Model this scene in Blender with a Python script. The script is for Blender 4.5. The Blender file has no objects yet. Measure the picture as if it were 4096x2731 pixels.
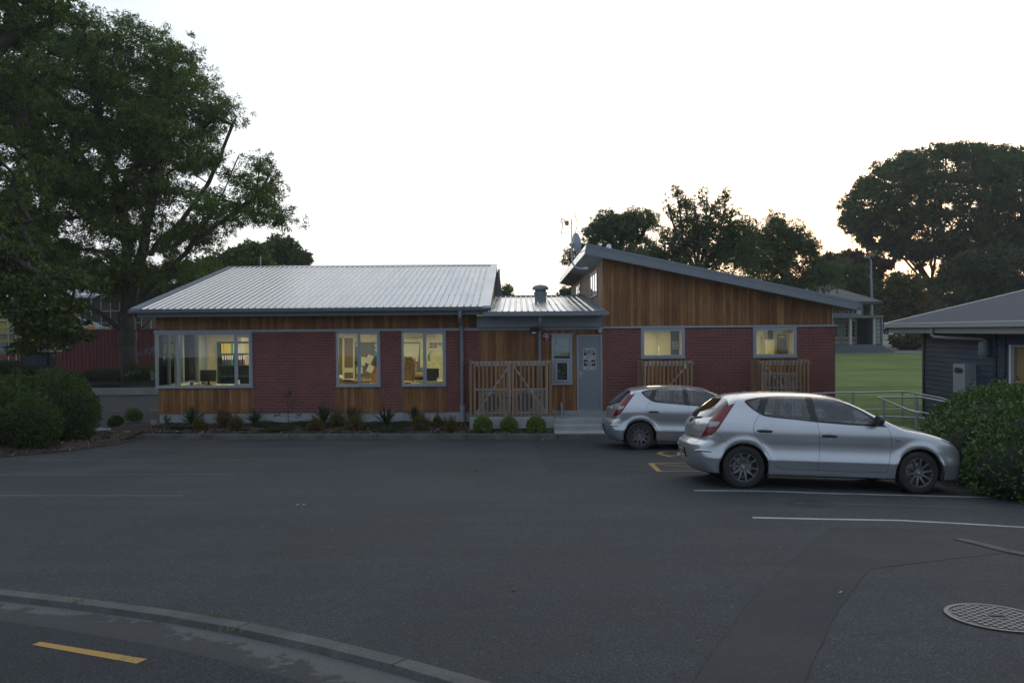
import bpy, bmesh, math, random
import numpy as np
from mathutils import Vector, Matrix
from mathutils.geometry import delaunay_2d_cdt
rnd = random.Random(7)
SC = bpy.context.scene
COL = SC.collection
# ---------------------------------------------------------------- camera
F, CX, HOR, HC = 3186., 2048., 1325., 2.85          # focal length in photo pixels, centre, horizon row, eye height
YAW, PITCH, ROLL = .0085, .020, .008
PP = HOR + F*math.tan(PITCH)
_r0 = np.array([math.cos(YAW), math.sin(YAW), 0]); _f0 = np.array([-math.sin(YAW)*math.cos(PITCH), math.cos(YAW)*math.cos(PITCH), -math.sin(PITCH)])
_u0 = np.cross(_r0, _f0)
RV = _r0*math.cos(ROLL) - _u0*math.sin(ROLL); UV = _u0*math.cos(ROLL) + _r0*math.sin(ROLL)
cam = bpy.data.cameras.new('camera'); camo = bpy.data.objects.new('camera', cam); COL.objects.link(camo)
cam.sensor_width = 36; cam.lens = F/4096*36; cam.clip_end = 3000; cam.clip_start = .1
cam.shift_y = (PP - 1365.5)/4096
camo.matrix_world = Matrix(((RV[0], UV[0], -_f0[0], 0), (RV[1], UV[1], -_f0[1], 0), (RV[2], UV[2], -_f0[2], HC), (0, 0, 0, 1)))
SC.camera = camo
# ---------------------------------------------------------------- sky, sun, exposure
SUN_EL, SUN_AZ = math.radians(3.0), math.radians(24)     # azimuth from +Y (view direction) towards +X
w = bpy.data.worlds.new('World'); SC.world = w; w.use_nodes = True
nt = w.node_tree; nt.nodes.clear()
def wn(t, **k):
    n = nt.nodes.new(t)
    for a, b in k.items(): setattr(n, a, b)
    return n
sky = wn('ShaderNodeTexSky', sky_type='NISHITA', sun_disc=False, sun_elevation=SUN_EL, sun_rotation=SUN_AZ, air_density=1.0, dust_density=2.0, ozone_density=1.5)
bgs = wn('ShaderNodeBackground'); bgs.inputs[1].default_value = .06
nt.links.new(sky.outputs[0], bgs.inputs[0])
tc = wn('ShaderNodeTexCoord')
# thin bright cloud veil, brightest towards the sunset
dot = wn('ShaderNodeVectorMath', operation='DOT_PRODUCT'); dot.inputs[1].default_value = (math.sin(SUN_AZ)*.97, math.cos(SUN_AZ)*.97, .10)
nt.links.new(tc.outputs['Generated'], dot.inputs[0])
ramp = wn('ShaderNodeValToRGB'); e = ramp.color_ramp
mr = wn('ShaderNodeMapRange'); mr.inputs[1].default_value = -1; mr.inputs[2].default_value = 1
nt.links.new(dot.outputs['Value'], mr.inputs[0]); nt.links.new(mr.outputs[0], ramp.inputs[0])
e.elements[0].position = 0; e.elements[0].color = (.29, .345, .43, 1)
e.elements[1].position = 1; e.elements[1].color = (1.08, 1.02, .93, 1)
for p, c in ((.45, (.43, .50, .61, 1)), (.7, (.57, .63, .72, 1)), (.82, (.77, .81, .86, 1)), (.93, (1.0, .99, .97, 1))):
    q = e.elements.new(p); q.color = c
cn = wn('ShaderNodeTexNoise'); cn.inputs['Scale'].default_value = 1.6; cn.inputs['Detail'].default_value = 6; cn.inputs['Roughness'].default_value = .6
mp = wn('ShaderNodeMapping'); mp.inputs['Scale'].default_value = (1, 1, 3.5); nt.links.new(tc.outputs['Generated'], mp.inputs[0]); nt.links.new(mp.outputs[0], cn.inputs[0])
mc = wn('ShaderNodeMapRange'); mc.inputs[1].default_value = .3; mc.inputs[2].default_value = .7; mc.inputs[3].default_value = .84; mc.inputs[4].default_value = 1.08
nt.links.new(cn.outputs[0], mc.inputs[0])
bgc = wn('ShaderNodeBackground'); nt.links.new(ramp.outputs[0], bgc.inputs[0]); nt.links.new(mc.outputs[0], bgc.inputs[1])
add = wn('ShaderNodeAddShader'); nt.links.new(bgs.outputs[0], add.inputs[0]); nt.links.new(bgc.outputs[0], add.inputs[1])
wo = wn('ShaderNodeOutputWorld'); nt.links.new(add.outputs[0], wo.inputs[0])
sl = bpy.data.lights.new('sun', 'SUN'); sl.energy = .18; sl.angle = math.radians(12); sl.color = (1, .82, .62)
so = bpy.data.objects.new('sun', sl); COL.objects.link(so)
so.rotation_euler = Vector((math.sin(SUN_AZ)*math.cos(SUN_EL), math.cos(SUN_AZ)*math.cos(SUN_EL), math.sin(SUN_EL))).to_track_quat('Z', 'Y').to_euler()
SC.view_settings.view_transform = 'Standard'; SC.view_settings.look = 'None'; SC.view_settings.gamma = 1; SC.view_settings.exposure = 0.2
try:
    SC.cycles.max_bounces = 8; SC.cycles.transparent_max_bounces = 12; SC.cycles.sample_clamp_indirect = 4
except Exception: pass
# ---------------------------------------------------------------- photo pixel -> place
def ray(px, py): return _f0*F + RV*(px-CX) + UV*(PP-py)
def at(px, py, Y):
    d = ray(px, py); return np.array([0, 0, HC]) + d*(Y/d[1])
def zg(X, Y):
    z = .0524*(20.96-Y) if Y < 20.96 else 0.
    k = min(1, max(0, (22-Y)/4))
    s = 0 if X < 2.72 else ((X-2.72)**2/3 if X < 4.22 else X-3.47)
    return z - .045*k*min(s, 6)
def gr(px, py):
    d = ray(px, py); o = np.array([0, 0, HC]); lo, hi = 0, 200/d[1]
    for i in range(50):
        m = (lo+hi)/2; p = o+d*m
        if p[2] > zg(p[0], p[1]): lo = m
        else: hi = m
    return o+d*lo
# ---------------------------------------------------------------- objects
def tag(o, label=None, cat=None, group=None, kind=None):
    if label: o['label'] = label
    if cat: o['category'] = cat
    if group: o['group'] = group
    if kind: o['kind'] = kind
    return o
def thing(name, label, cat, loc=(0, 0, 0), group=None, rz=0):
    o = bpy.data.objects.new(name, None); COL.objects.link(o); o.location = loc; o.rotation_euler = (0, 0, rz); o.empty_display_size = .2
    return tag(o, label, cat, group)
class MB:
    def __init__(s): s.v = []; s.f = []; s.m = []
    def add(s, v, f, m=0):
        b = len(s.v); s.v += [tuple(p) for p in v]; s.f += [tuple(i+b for i in q) for q in f]; s.m += [m]*len(f); return s
    def box(s, x0, x1, y0, y1, z0, z1, m=0):
        return s.add([(x0,y0,z0),(x1,y0,z0),(x1,y1,z0),(x0,y1,z0),(x0,y0,z1),(x1,y0,z1),(x1,y1,z1),(x0,y1,z1)],
                     [(0,3,2,1),(4,5,6,7),(0,1,5,4),(1,2,6,5),(2,3,7,6),(3,0,4,7)], m)
    def bar(s, a, b, w, t, up=(0, 0, 1), m=0):           # rectangular bar a->b, width w across, thickness t along 'up'
        a = Vector(a); b = Vector(b); d = (b-a).normalized(); u = Vector(up); r = d.cross(u)
        if r.length < 1e-4: r = d.cross(Vector((1, 0, 0)))
        r.normalize(); u = r.cross(d).normalized(); r = r*w/2; u = u*t/2
        v = [a-r-u, a+r-u, a+r+u, a-r+u, b-r-u, b+r-u, b+r+u, b-r+u]
        return s.add(v, [(0,3,2,1),(4,5,6,7),(0,1,5,4),(1,2,6,5),(2,3,7,6),(3,0,4,7)][::1], m)
    def prism(s, poly, off, m=0):                        # poly: 3D points, extruded by off
        n = len(poly); o = Vector(off); v = [Vector(p) for p in poly] + [Vector(p)+o for p in poly]
        return s.add(v, [tuple(range(n))[::-1], tuple(range(n, 2*n))] + [(i, (i+1) % n, n+(i+1) % n, n+i) for i in range(n)], m)
    def tube(s, pts, r, n=8, m=0, caps=True):
        pts = [Vector(p) for p in pts]; rr = r if isinstance(r, (list, tuple)) else [r]*len(pts)
        prev = None; rings = []; b = len(s.v)
        for i, p in enumerate(pts):
            d = (pts[min(i+1, len(pts)-1)]-pts[max(i-1, 0)])
            d = d.normalized() if d.length > 1e-9 else Vector((0, 0, 1))
            if prev is None: prev = d.orthogonal().normalized()
            prev = (prev - d*prev.dot(d)); prev = prev.normalized() if prev.length > 1e-6 else d.orthogonal().normalized()
            q = d.cross(prev)
            for k in range(n):
                a = 2*math.pi*k/n; s.v.append(tuple(p + (prev*math.cos(a)+q*math.sin(a))*rr[i]))
        L = len(pts)
        for i in range(L-1):
            for k in range(n):
                k2 = (k+1) % n; s.f.append((b+i*n+k, b+i*n+k2, b+(i+1)*n+k2, b+(i+1)*n+k)); s.m.append(m)
        if caps: s.f += [tuple(b+k for k in range(n))[::-1], tuple(b+(L-1)*n+k for k in range(n))]; s.m += [m, m]
        return s
    def lathe(s, prof, c=(0, 0, 0), axis='Z', n=24, m=0):   # prof: (radius, height)
        b = len(s.v)
        for r, h in prof:
            for k in range(n):
                a = 2*math.pi*k/n; x, y = r*math.cos(a), r*math.sin(a)
                p = (x, y, h) if axis == 'Z' else ((x, h, y) if axis == 'Y' else (h, x, y))
                s.v.append((c[0]+p[0], c[1]+p[1], c[2]+p[2]))
        for i in range(len(prof)-1):
            for k in range(n):
                k2 = (k+1) % n; s.f.append((b+i*n+k, b+i*n+k2, b+(i+1)*n+k2, b+(i+1)*n+k)); s.m.append(m)
        return s
    def build(s, name, mats, parent=None, bevel=0, smooth=False, local=False):
        me = bpy.data.meshes.new(name)
        v = s.v
        if parent is not None and not local:
            L = parent.location if parent.parent is None else parent.location+parent.parent.location
            v = [(p[0]-L[0], p[1]-L[1], p[2]-L[2]) for p in v]
        me.from_pydata(v, [], s.f)
        if not isinstance(mats, (list, tuple)): mats = [mats]
        for q in mats: me.materials.append(q)
        if len(mats) > 1: me.polygons.foreach_set('material_index', s.m)
        bm = bmesh.new(); bm.from_mesh(me); bmesh.ops.recalc_face_normals(bm, faces=bm.faces)
        if bevel: bmesh.ops.bevel(bm, geom=bm.edges[:]+bm.verts[:], offset=bevel, segments=1, affect='EDGES', clamp_overlap=True)
        bm.to_mesh(me); bm.free()
        if smooth:
            me.polygons.foreach_set('use_smooth', [True]*len(me.polygons))
            try: me.set_sharp_from_angle(angle=math.radians(40))
            except Exception: pass
        o = bpy.data.objects.new(name, me); COL.objects.link(o)
        if parent is not None: o.parent = parent
        return o
def quads_obj(name, V, Q, mat, parent=None, smooth=False, tri=False):
    """numpy verts (n,3) and quads (m,4) -> object, fast"""
    me = bpy.data.meshes.new(name); k = Q.shape[1]
    me.vertices.add(len(V)); me.vertices.foreach_set('co', np.ascontiguousarray(V, dtype=np.float32).ravel())
    me.loops.add(Q.size); me.loops.foreach_set('vertex_index', np.ascontiguousarray(Q, dtype=np.int32).ravel())
    me.polygons.add(len(Q)); me.polygons.foreach_set('loop_start', np.arange(0, Q.size, k, dtype=np.int32))
    try: me.polygons.foreach_set('loop_total', np.full(len(Q), k, dtype=np.int32))
    except Exception: pass
    me.update(calc_edges=True); me.validate()
    if smooth: me.polygons.foreach_set('use_smooth', np.ones(len(me.polygons), dtype=bool))
    for q in (mat if isinstance(mat, (list, tuple)) else [mat]): me.materials.append(q)
    o = bpy.data.objects.new(name, me); COL.objects.link(o)
    if parent is not None: o.parent = parent
    return o
def copy_tree(o, parent=None):
    c = o.copy(); COL.objects.link(c); c.parent = parent
    for ch in list(o.children): copy_tree(ch, c)
    return c
def text_mesh(txt, size, loc, rot, mat, parent, name='lettering', align='CENTER', extrude=.001, bold=.0, shear=0, xs=1.0, spacing=1.0):
    cu = bpy.data.curves.new(name, 'FONT'); cu.body = txt; cu.size = size; cu.align_x = align; cu.align_y = 'CENTER'; cu.extrude = extrude; cu.offset = bold; cu.shear = shear
    cu.space_character = spacing; cu.resolution_u = 2
    o = bpy.data.objects.new(name, cu); COL.objects.link(o); bpy.context.view_layer.update()
    me = bpy.data.meshes.new_from_object(o.evaluated_get(bpy.context.evaluated_depsgraph_get())); me.name = name
    bpy.data.objects.remove(o); me.materials.clear(); me.materials.append(mat)
    for v in me.vertices: v.co.x *= xs
    o = bpy.data.objects.new(name, me); COL.objects.link(o); o.rotation_euler = rot
    if parent is not None:
        o.parent = parent; L = parent.matrix_world.translation if False else (parent.location if parent.parent is None else parent.location+parent.parent.location)
        o.location = Vector(loc) - Vector(L)
    else: o.location = loc
    return o
# ---------------------------------------------------------------- materials
def new_mat(name):
    m = bpy.data.materials.new(name); m.use_nodes = True; return m, m.node_tree, m.node_tree.nodes['Principled BSDF']
def N(t, ty, **k):
    n = t.nodes.new(ty)
    for a, b in k.items(): setattr(n, a, b)
    return n
def noise(t, scale, detail=4, rough=.6, vec=None, stretch=None, coord='Object'):
    c = N(t, 'ShaderNodeTexCoord'); src = c.outputs[coord]
    if stretch:
        mp_ = N(t, 'ShaderNodeMapping'); mp_.inputs['Scale'].default_value = stretch; t.links.new(src, mp_.inputs[0]); src = mp_.outputs[0]
    n = N(t, 'ShaderNodeTexNoise'); n.inputs['Scale'].default_value = scale; n.inputs['Detail'].default_value = detail; n.inputs['Roughness'].default_value = rough
    t.links.new(src, n.inputs[0]); return n
def rng(t, src, a, b, c, d):
    m = N(t, 'ShaderNodeMapRange'); 
    for i, x in zip((1, 2, 3, 4), (a, b, c, d)): m.inputs[i].default_value = x
    t.links.new(src, m.inputs[0]); return m.outputs[0]
def math_n(t, op, a, b):
    m = N(t, 'ShaderNodeMath', operation=op)
    for i, x in enumerate((a, b)):
        if isinstance(x, (int, float)): m.inputs[i].default_value = x
        else: t.links.new(x, m.inputs[i])
    return m.outputs[0]
def mixc(t, fac, a, b, mode='MIX'):
    m = N(t, 'ShaderNodeMix', data_type='RGBA', blend_type=mode)
    for i, x in ((0, fac), (6, a), (7, b)):
        if isinstance(x, (int, float)): m.inputs[i].default_value = x
        elif isinstance(x, tuple): m.inputs[i].default_value = (x[0], x[1], x[2], 1)
        else: t.links.new(x, m.inputs[i])
    return m.outputs[2]
def simple(name, col, rough=.6, metal=0., var=.12, vscale=4., bump=0., bscale=60., spec=.5, coat=0., stretch=None, fine=0.):
    m, t, b = new_mat(name)
    n = noise(t, vscale, 5, .6, stretch=stretch); f = rng(t, n.outputs[0], .3, .7, 1-var, 1+var)
    if fine:
        n2 = noise(t, bscale, 2, .6, stretch=stretch); f = math_n(t, 'MULTIPLY', f, rng(t, n2.outputs[0], .3, .7, 1-fine, 1+fine))
    vm = N(t, 'ShaderNodeVectorMath', operation='SCALE'); vm.inputs[0].default_value = col[:3]; t.links.new(f, vm.inputs['Scale'])
    t.links.new(vm.outputs[0], b.inputs['Base Color'])
    b.inputs['Roughness'].default_value = rough; b.inputs['Metallic'].default_value = metal; b.inputs['Specular IOR Level'].default_value = spec; b.inputs['Coat Weight'].default_value = coat
    if rough > .15 and var > .02: t.links.new(rng(t, n.outputs[0], .3, .7, max(0, rough-.08), min(1, rough+.08)), b.inputs['Roughness'])
    if bump:
        nb = noise(t, bscale, 4, .6, stretch=stretch); bp = N(t, 'ShaderNodeBump'); bp.inputs['Strength'].default_value = 1; bp.inputs['Distance'].default_value = bump
        t.links.new(nb.outputs[0], bp.inputs['Height']); t.links.new(bp.outputs[0], b.inputs['Normal'])
    return m
def asphalt(name, base, speck=.5, patch=.15, tint=(1, 1, 1), bump=.004):
    m, t, b = new_mat(name)
    n1 = noise(t, 170, 3, .7); n2 = noise(t, .55, 5, .55); n3 = noise(t, 7, 4, .6); n4 = noise(t, 60, 2, .5)
    f = math_n(t, 'MULTIPLY', rng(t, n1.outputs[0], .32, .72, 1-speck, 1+speck), rng(t, n2.outputs[0], .3, .7, 1-patch, 1+patch))
    f = math_n(t, 'MULTIPLY', f, rng(t, n3.outputs[0], .3, .7, .93, 1.07)); f = math_n(t, 'MULTIPLY', f, rng(t, n4.outputs[0], .3, .7, 1-speck*.35, 1+speck*.35))
    n5 = noise(t, 1.1, 5, .6, stretch=(.22, 2.2, 1)); f = math_n(t, 'MULTIPLY', f, rng(t, n5.outputs[0], .3, .7, .90, 1.10))
    v = N(t, 'ShaderNodeTexVoronoi'); v.inputs['Scale'].default_value = 95; tcn = N(t, 'ShaderNodeTexCoord'); t.links.new(tcn.outputs['Object'], v.inputs[0])
    sp = rng(t, v.outputs['Color'], .86, .92, 0, 1)
    f = math_n(t, 'ADD', f, math_n(t, 'MULTIPLY', sp, speck*1.2))
    vm = N(t, 'ShaderNodeVectorMath', operation='SCALE'); vm.inputs[0].default_value = tuple(base*c for c in tint); t.links.new(f, vm.inputs['Scale'])
    t.links.new(vm.outputs[0], b.inputs['Base Color']); b.inputs['Roughness'].default_value = .82; b.inputs['Specular IOR Level'].default_value = .22
    t.links.new(rng(t, n2.outputs[0], .3, .7, .72, .9), b.inputs['Roughness'])
    bp = N(t, 'ShaderNodeBump'); bp.inputs['Distance'].default_value = bump; t.links.new(n1.outputs[0], bp.inputs['Height']); t.links.new(bp.outputs[0], b.inputs['Normal'])
    return m
M = {}
M['asphalt'] = asphalt('asphalt', .051, .95, .30, (.91, 1.0, 1.13))
M['asphalt_new'] = asphalt('smooth_asphalt', .042, .4, .1, (.92, 1.0, 1.12), .002)
M['asphalt_worn'] = asphalt('worn_asphalt', .062, .6, .25, (1.0, 1.0, 1.0), .006)
M['asphalt_road'] = asphalt('road_asphalt', .038, .9, .2, (.92, 1.0, 1.12), .005)
M['kerb'] = simple('kerb_concrete', (.078, .079, .077), .85, var=.45, vscale=2.5, bump=.004, bscale=70, fine=.25)
M['kerb_pale'] = simple('pale_kerb_concrete', (.2, .21, .205), .85, var=.35, vscale=3.5, bump=.004, bscale=80, fine=.25)
M['concrete'] = simple('concrete', (.31, .325, .32), .8, var=.16, vscale=2, bump=.002, bscale=80, fine=.06)
M['plaster'] = simple('foundation_plaster', (.33, .345, .36), .85, var=.14, vscale=2.2, bump=.002, bscale=60)
M['mulch'] = simple('bark_mulch', (.05, .034, .026), .95, var=.5, vscale=14, bump=.03, bscale=38, fine=.5)
M['grey'] = simple('grey_painted_metal', (.20, .225, .25), .45, var=.05, vscale=2, spec=.4)
M['grey_dark'] = simple('dark_grey_painted_metal', (.115, .13, .145), .5, var=.06, vscale=1.5, spec=.4)
M['fascia'] = simple('painted_fascia', (.155, .17, .185), .55, var=.06, vscale=1.2, spec=.4)
M['frame'] = simple('aluminium_window_frame', (.30, .34, .385), .42, var=.05, vscale=3, metal=.15)
M['soffit'] = simple('painted_soffit', (.30, .31, .31), .7, var=.06, vscale=1)
M['white'] = simple('white_paint', (.72, .73, .72), .5, var=.06, vscale=3)
M['black'] = simple('black_plastic', (.012, .012, .014), .45, var=.1)
M['galv'] = simple('galvanised_steel', (.42, .45, .48), .42, metal=.7, var=.18, vscale=9)
M['slat'] = simple('weathered_timber_slat', (.27, .155, .085), .8, var=.35, vscale=2.2, bump=.002, bscale=40, stretch=(6, 6, .5), fine=.15)
M['bark'] = simple('tree_bark', (.055, .048, .042), .95, var=.4, vscale=6, bump=.02, bscale=14, stretch=(1, 1, .35), fine=.3)
def roof_metal(name, col, metal, rough):
    m = simple(name, col, rough, metal=metal, var=.08, vscale=.8, stretch=(3, .6, 1)); return m
M['roof'] = roof_metal('zinc_roof_sheet', (.43, .465, .51), .92, .33)
M['roof2'] = roof_metal('smooth_zinc_roof_sheet', (.62, .65, .68), 1.0, .27)
M['roof_blue'] = simple('blue_grey_roof_sheet', (.065, .07, .09), .5, var=.08, vscale=1, metal=.2)
# red brick: running bond 240 x 86 mm
def brick():
    m, t, b = new_mat('red_brick')
    c = N(t, 'ShaderNodeTexCoord'); sx = N(t, 'ShaderNodeSeparateXYZ'); cx = N(t, 'ShaderNodeCombineXYZ'); t.links.new(c.outputs['Object'], sx.inputs[0])
    t.links.new(math_n(t, 'ADD', sx.outputs[0], sx.outputs[1]), cx.inputs[0]); t.links.new(sx.outputs[2], cx.inputs[1])
    br = N(t, 'ShaderNodeTexBrick', offset=.5); t.links.new(cx.outputs[0], br.inputs[0])
    for k, v in (('Scale', 1), ('Mortar Size', .0058), ('Mortar Smooth', .1), ('Bias', 0), ('Brick Width', .24), ('Row Height', .086)): br.inputs[k].default_value = v
    br.inputs['Color1'].default_value = (0, 0, 0, 1); br.inputs['Color2'].default_value = (1, 1, 1, 1); br.inputs['Mortar'].default_value = (0, 0, 0, 1)
    r = N(t, 'ShaderNodeValToRGB'); t.links.new(br.outputs['Color'], r.inputs[0]); r.color_ramp.elements[0].color = (.165, .058, .052, 1); r.color_ramp.elements[1].color = (.235, .062, .055, 1)
    q = r.color_ramp.elements.new(.7); q.color = (.19, .062, .055, 1)
    n = noise(t, 2.0, 4, .6); n2 = noise(t, 45, 3, .7)
    col = mixc(t, 1.0, r.outputs[0], N(t, 'ShaderNodeRGB').outputs[0], 'MIX') if False else r.outputs[0]
    vm = N(t, 'ShaderNodeVectorMath', operation='SCALE'); t.links.new(col, vm.inputs[0]); t.links.new(math_n(t, 'MULTIPLY', rng(t, n.outputs[0], .3, .7, .85, 1.15), rng(t, n2.outputs[0], .3, .7, .88, 1.12)), vm.inputs['Scale'])
    fin = mixc(t, br.outputs['Fac'], vm.outputs[0], (.235, .18, .17)); t.links.new(fin, b.inputs['Base Color']); b.inputs['Roughness'].default_value = .75; b.inputs['Specular IOR Level'].default_value = .3
    bp = N(t, 'ShaderNodeBump'); bp.inputs['Distance'].default_value = .006; t.links.new(math_n(t, 'SUBTRACT', math_n(t, 'MULTIPLY', n2.outputs[0], .25), br.outputs['Fac']), bp.inputs['Height']); t.links.new(bp.outputs[0], b.inputs['Normal'])
    return m
M['brick'] = brick()
# cedar boards: colour per board from the board's index along the wall
def cedar(name, cols, w=.112, axis=0, grain=1.):
    m, t, b = new_mat(name)
    c = N(t, 'ShaderNodeTexCoord'); sx = N(t, 'ShaderNodeSeparateXYZ'); t.links.new(c.outputs['Object'], sx.inputs[0])
    idx = math_n(t, 'FLOOR', math_n(t, 'DIVIDE', sx.outputs[axis], w), 0)
    wnz = N(t, 'ShaderNodeTexWhiteNoise', noise_dimensions='1D'); t.links.new(idx, wnz.inputs['W'])
    r = N(t, 'ShaderNodeValToRGB'); t.links.new(wnz.outputs['Value'], r.inputs[0]); e = r.color_ramp
    e.elements[0].color = (*cols[0], 1); e.elements[1].color = (*cols[-1], 1)
    for i, q in enumerate(cols[1:-1]): x = e.elements.new((i+1)/(len(cols)-1)); x.color = (*q, 1)
    # each board gets its own piece of grain
    off = N(t, 'ShaderNodeCombineXYZ'); t.links.new(math_n(t, 'MULTIPLY', idx, 3.7), off.inputs[2]); t.links.new(math_n(t, 'MULTIPLY', idx, 1.3), off.inputs[1])
    va = N(t, 'ShaderNodeVectorMath', operation='ADD'); t.links.new(c.outputs['Object'], va.inputs[0]); t.links.new(off.outputs[0], va.inputs[1])
    mp_ = N(t, 'ShaderNodeMapping'); mp_.inputs['Scale'].default_value = (14, 14, .9); t.links.new(va.outputs[0], mp_.inputs[0])
    n = N(t, 'ShaderNodeTexNoise'); n.inputs['Scale'].default_value = 2.2; n.inputs['Detail'].default_value = 5; n.inputs['Distortion'].default_value = 1.2; t.links.new(mp_.outputs[0], n.inputs[0])
    n2 = noise(t, 1.6, 4, .6, stretch=(2, 2, .6))
    f = math_n(t, 'MULTIPLY', rng(t, n.outputs[0], .28, .72, 1-.3*grain, 1+.25*grain), rng(t, n2.outputs[0], .3, .7, .72, 1.2))
    vm = N(t, 'ShaderNodeVectorMath', operation='SCALE'); t.links.new(r.outputs[0], vm.inputs[0]); t.links.new(f, vm.inputs['Scale'])
    t.links.new(vm.outputs[0], b.inputs['Base Color']); b.inputs['Roughness'].default_value = .62; b.inputs['Specular IOR Level'].default_value = .3
    bp = N(t, 'ShaderNodeBump'); bp.inputs['Distance'].default_value = .002; t.links.new(n.outputs[0], bp.inputs['Height']); t.links.new(bp.outputs[0], b.inputs['Normal'])
    return m
CED = [(.19, .08, .034), (.20, .088, .034), (.30, .145, .055), (.33, .17, .07), (.195, .08, .034), (.26, .12, .045), (.23, .10, .036)]
M['cedar'] = cedar('cedar_boards', CED)
M['cedar_grey'] = cedar('weathered_cedar_boards', [(.24, .15, .085), (.33, .215, .125), (.28, .18, .10), (.38, .26, .16)], axis=1)
def glass(name, tint=(.92, .95, .94), refl=1.0, rough=0.0):
    m = bpy.data.materials.new(name); m.use_nodes = True; t = m.node_tree; t.nodes.clear()
    o = N(t, 'ShaderNodeOutputMaterial'); mx = N(t, 'ShaderNodeMixShader'); tr = N(t, 'ShaderNodeBsdfTransparent'); gl = N(t, 'ShaderNodeBsdfGlossy')
    tr.inputs[0].default_value = (*tint, 1); gl.inputs['Roughness'].default_value = rough; gl.inputs[0].default_value = (.95, .97, 1, 1)
    fr = N(t, 'ShaderNodeFresnel'); fr.inputs[0].default_value = 1.5
    f = math_n(t, 'MULTIPLY', fr.outputs[0], refl); t.links.new(f, mx.inputs[0]); t.links.new(tr.outputs[0], mx.inputs[1]); t.links.new(gl.outputs[0], mx.inputs[2]); t.links.new(mx.outputs[0], o.inputs[0])
    return m
M['glass'] = glass('window_glass', (.90, .93, .91), 1.4)
def emit(name, col, s):
    m = bpy.data.materials.new(name); m.use_nodes = True; t = m.node_tree; t.nodes.clear(); o = N(t, 'ShaderNodeOutputMaterial'); e_ = N(t, 'ShaderNodeEmission')
    e_.inputs[0].default_value = (*col, 1); e_.inputs[1].default_value = s; t.links.new(e_.outputs[0], o.inputs[0]); return m
# decal sheets that follow the ground
def inside(poly, x, y):
    c = False; n = len(poly); j = n-1
    for i in range(n):
        xi, yi = poly[i][:2]; xj, yj = poly[j][:2]
        if (yi > y) != (yj > y) and x < (xj-xi)*(y-yi)/(yj-yi)+xi: c = not c
        j = i
    return c
def sheet(poly, dz, step=.4, zf=None):
    zf = zf or zg
    P = []
    n = len(poly)
    for i in range(n):
        a = Vector(poly[i][:2]); b = Vector(poly[(i+1) % n][:2]); k = max(1, int((b-a).length/step))
        for j in range(k): P.append(a.lerp(b, j/k))
    nb = len(P); edges = [(i, (i+1) % nb) for i in range(nb)]
    xs = [p[0] for p in P]; ys = [p[1] for p in P]
    x = min(xs)+step/2
    while x < max(xs):
        y = min(ys)+step/2
        while y < max(ys):
            if inside(P, x, y): P.append(Vector((x, y)))
            y += step
        x += step
    vo, eo, fo, *_ = delaunay_2d_cdt(P, edges, [tuple(range(nb))], 1, 1e-5)
    mb = MB(); mb.add([(v.x, v.y, zf(v.x, v.y)+dz) for v in vo], [tuple(f) for f in fo]); return mb
def decal_px(pts, dz, name, mat, step=.4, kind='structure', parent=None):
    o = sheet([gr(*p)[:2] for p in pts], dz, step).build(name, mat, parent); 
    if kind and parent is None: o['kind'] = kind
    return o
def lines_px(a, b, w, dz=.006):                     # painted line along the ground from pixel a to pixel b
    A = Vector(gr(*a)[:2]); B = Vector(gr(*b)[:2]); n = Vector((-(B-A).y, (B-A).x)).normalized()*w/2
    return [A-n, B-n, B+n, A+n]
# ================================================================ GROUND
YC = [(-60, 16.), (-12, 9.6), (-7.5, 7.75), (-4.27, 6.46), (-2.57, 5.85), (-1.29, 5.2), (-.19, 4.46), (.9, 3.4), (1.8, 2.0), (2.4, .5), (2.6, -4)]
def yc(x):
    for (a, b), (c, d) in zip(YC, YC[1:]):
        if a <= x <= c: return b+(d-b)*(x-a)/(c-a)
    return -6.
def grid_obj(name, xs, ys, zf, mat, keep=None, kind='structure'):
    V = []; idx = {}; Fc = []
    for i, x in enumerate(xs):
        for j, y in enumerate(ys(x)): idx[i, j] = len(V); V.append((x, y, zf(x, y)))
    n = len(ys(xs[0]))
    for i in range(len(xs)-1):
        for j in range(n-1):
            q = (idx[i, j], idx[i+1, j], idx[i+1, j+1], idx[i, j+1])
            if keep:
                cx = sum(V[k][0] for k in q)/4; cy = sum(V[k][1] for k in q)/4
                if not keep(cx, cy): continue
            Fc.append(q)
    mb = MB(); mb.add(V, Fc); o = mb.build(name, mat); o['kind'] = kind
    return o
def lin(a, b, n): return [a+(b-a)*i/(n-1) for i in range(n)]
M['soil'] = simple('dull_grass', (.05, .06, .025), .95, var=.3, vscale=.6, bump=.03, bscale=20)
grid_obj('ground', [-400, -150, -60, -30, -14, -8, 0, 3.47, 6, 9.47, 14, 20, 40, 80, 160, 400], lambda x: [-12, 2, 8, 14, 18, 19, 20, 20.96, 22, 26, 37, 60, 100, 200, 405], lambda x, y: zg(x, y)-.22-(.4 if y < 9 else 0), M['soil'])
cp_xs = sorted(set([round(v, 3) for v in lin(-45, -12, 12)+lin(-12, 2.72, 56)+lin(2.72, 4.22, 13)+lin(4.22, 14, 22)+[9.47, 10.3]]))
grid_obj('car_park', cp_xs, lambda x: (lambda y0: [y0+(18-y0)*i/24 for i in range(25)]+[18.5, 19, 19.5, 20, 20.5, 20.96, 21.5, 22, 24, 28, 33, 37.45])(yc(x)), zg, M['asphalt'],
         keep=lambda x, y: not (x > 9.4 and y > 20.5) and not (x > 10.3 and y > 12))
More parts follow.
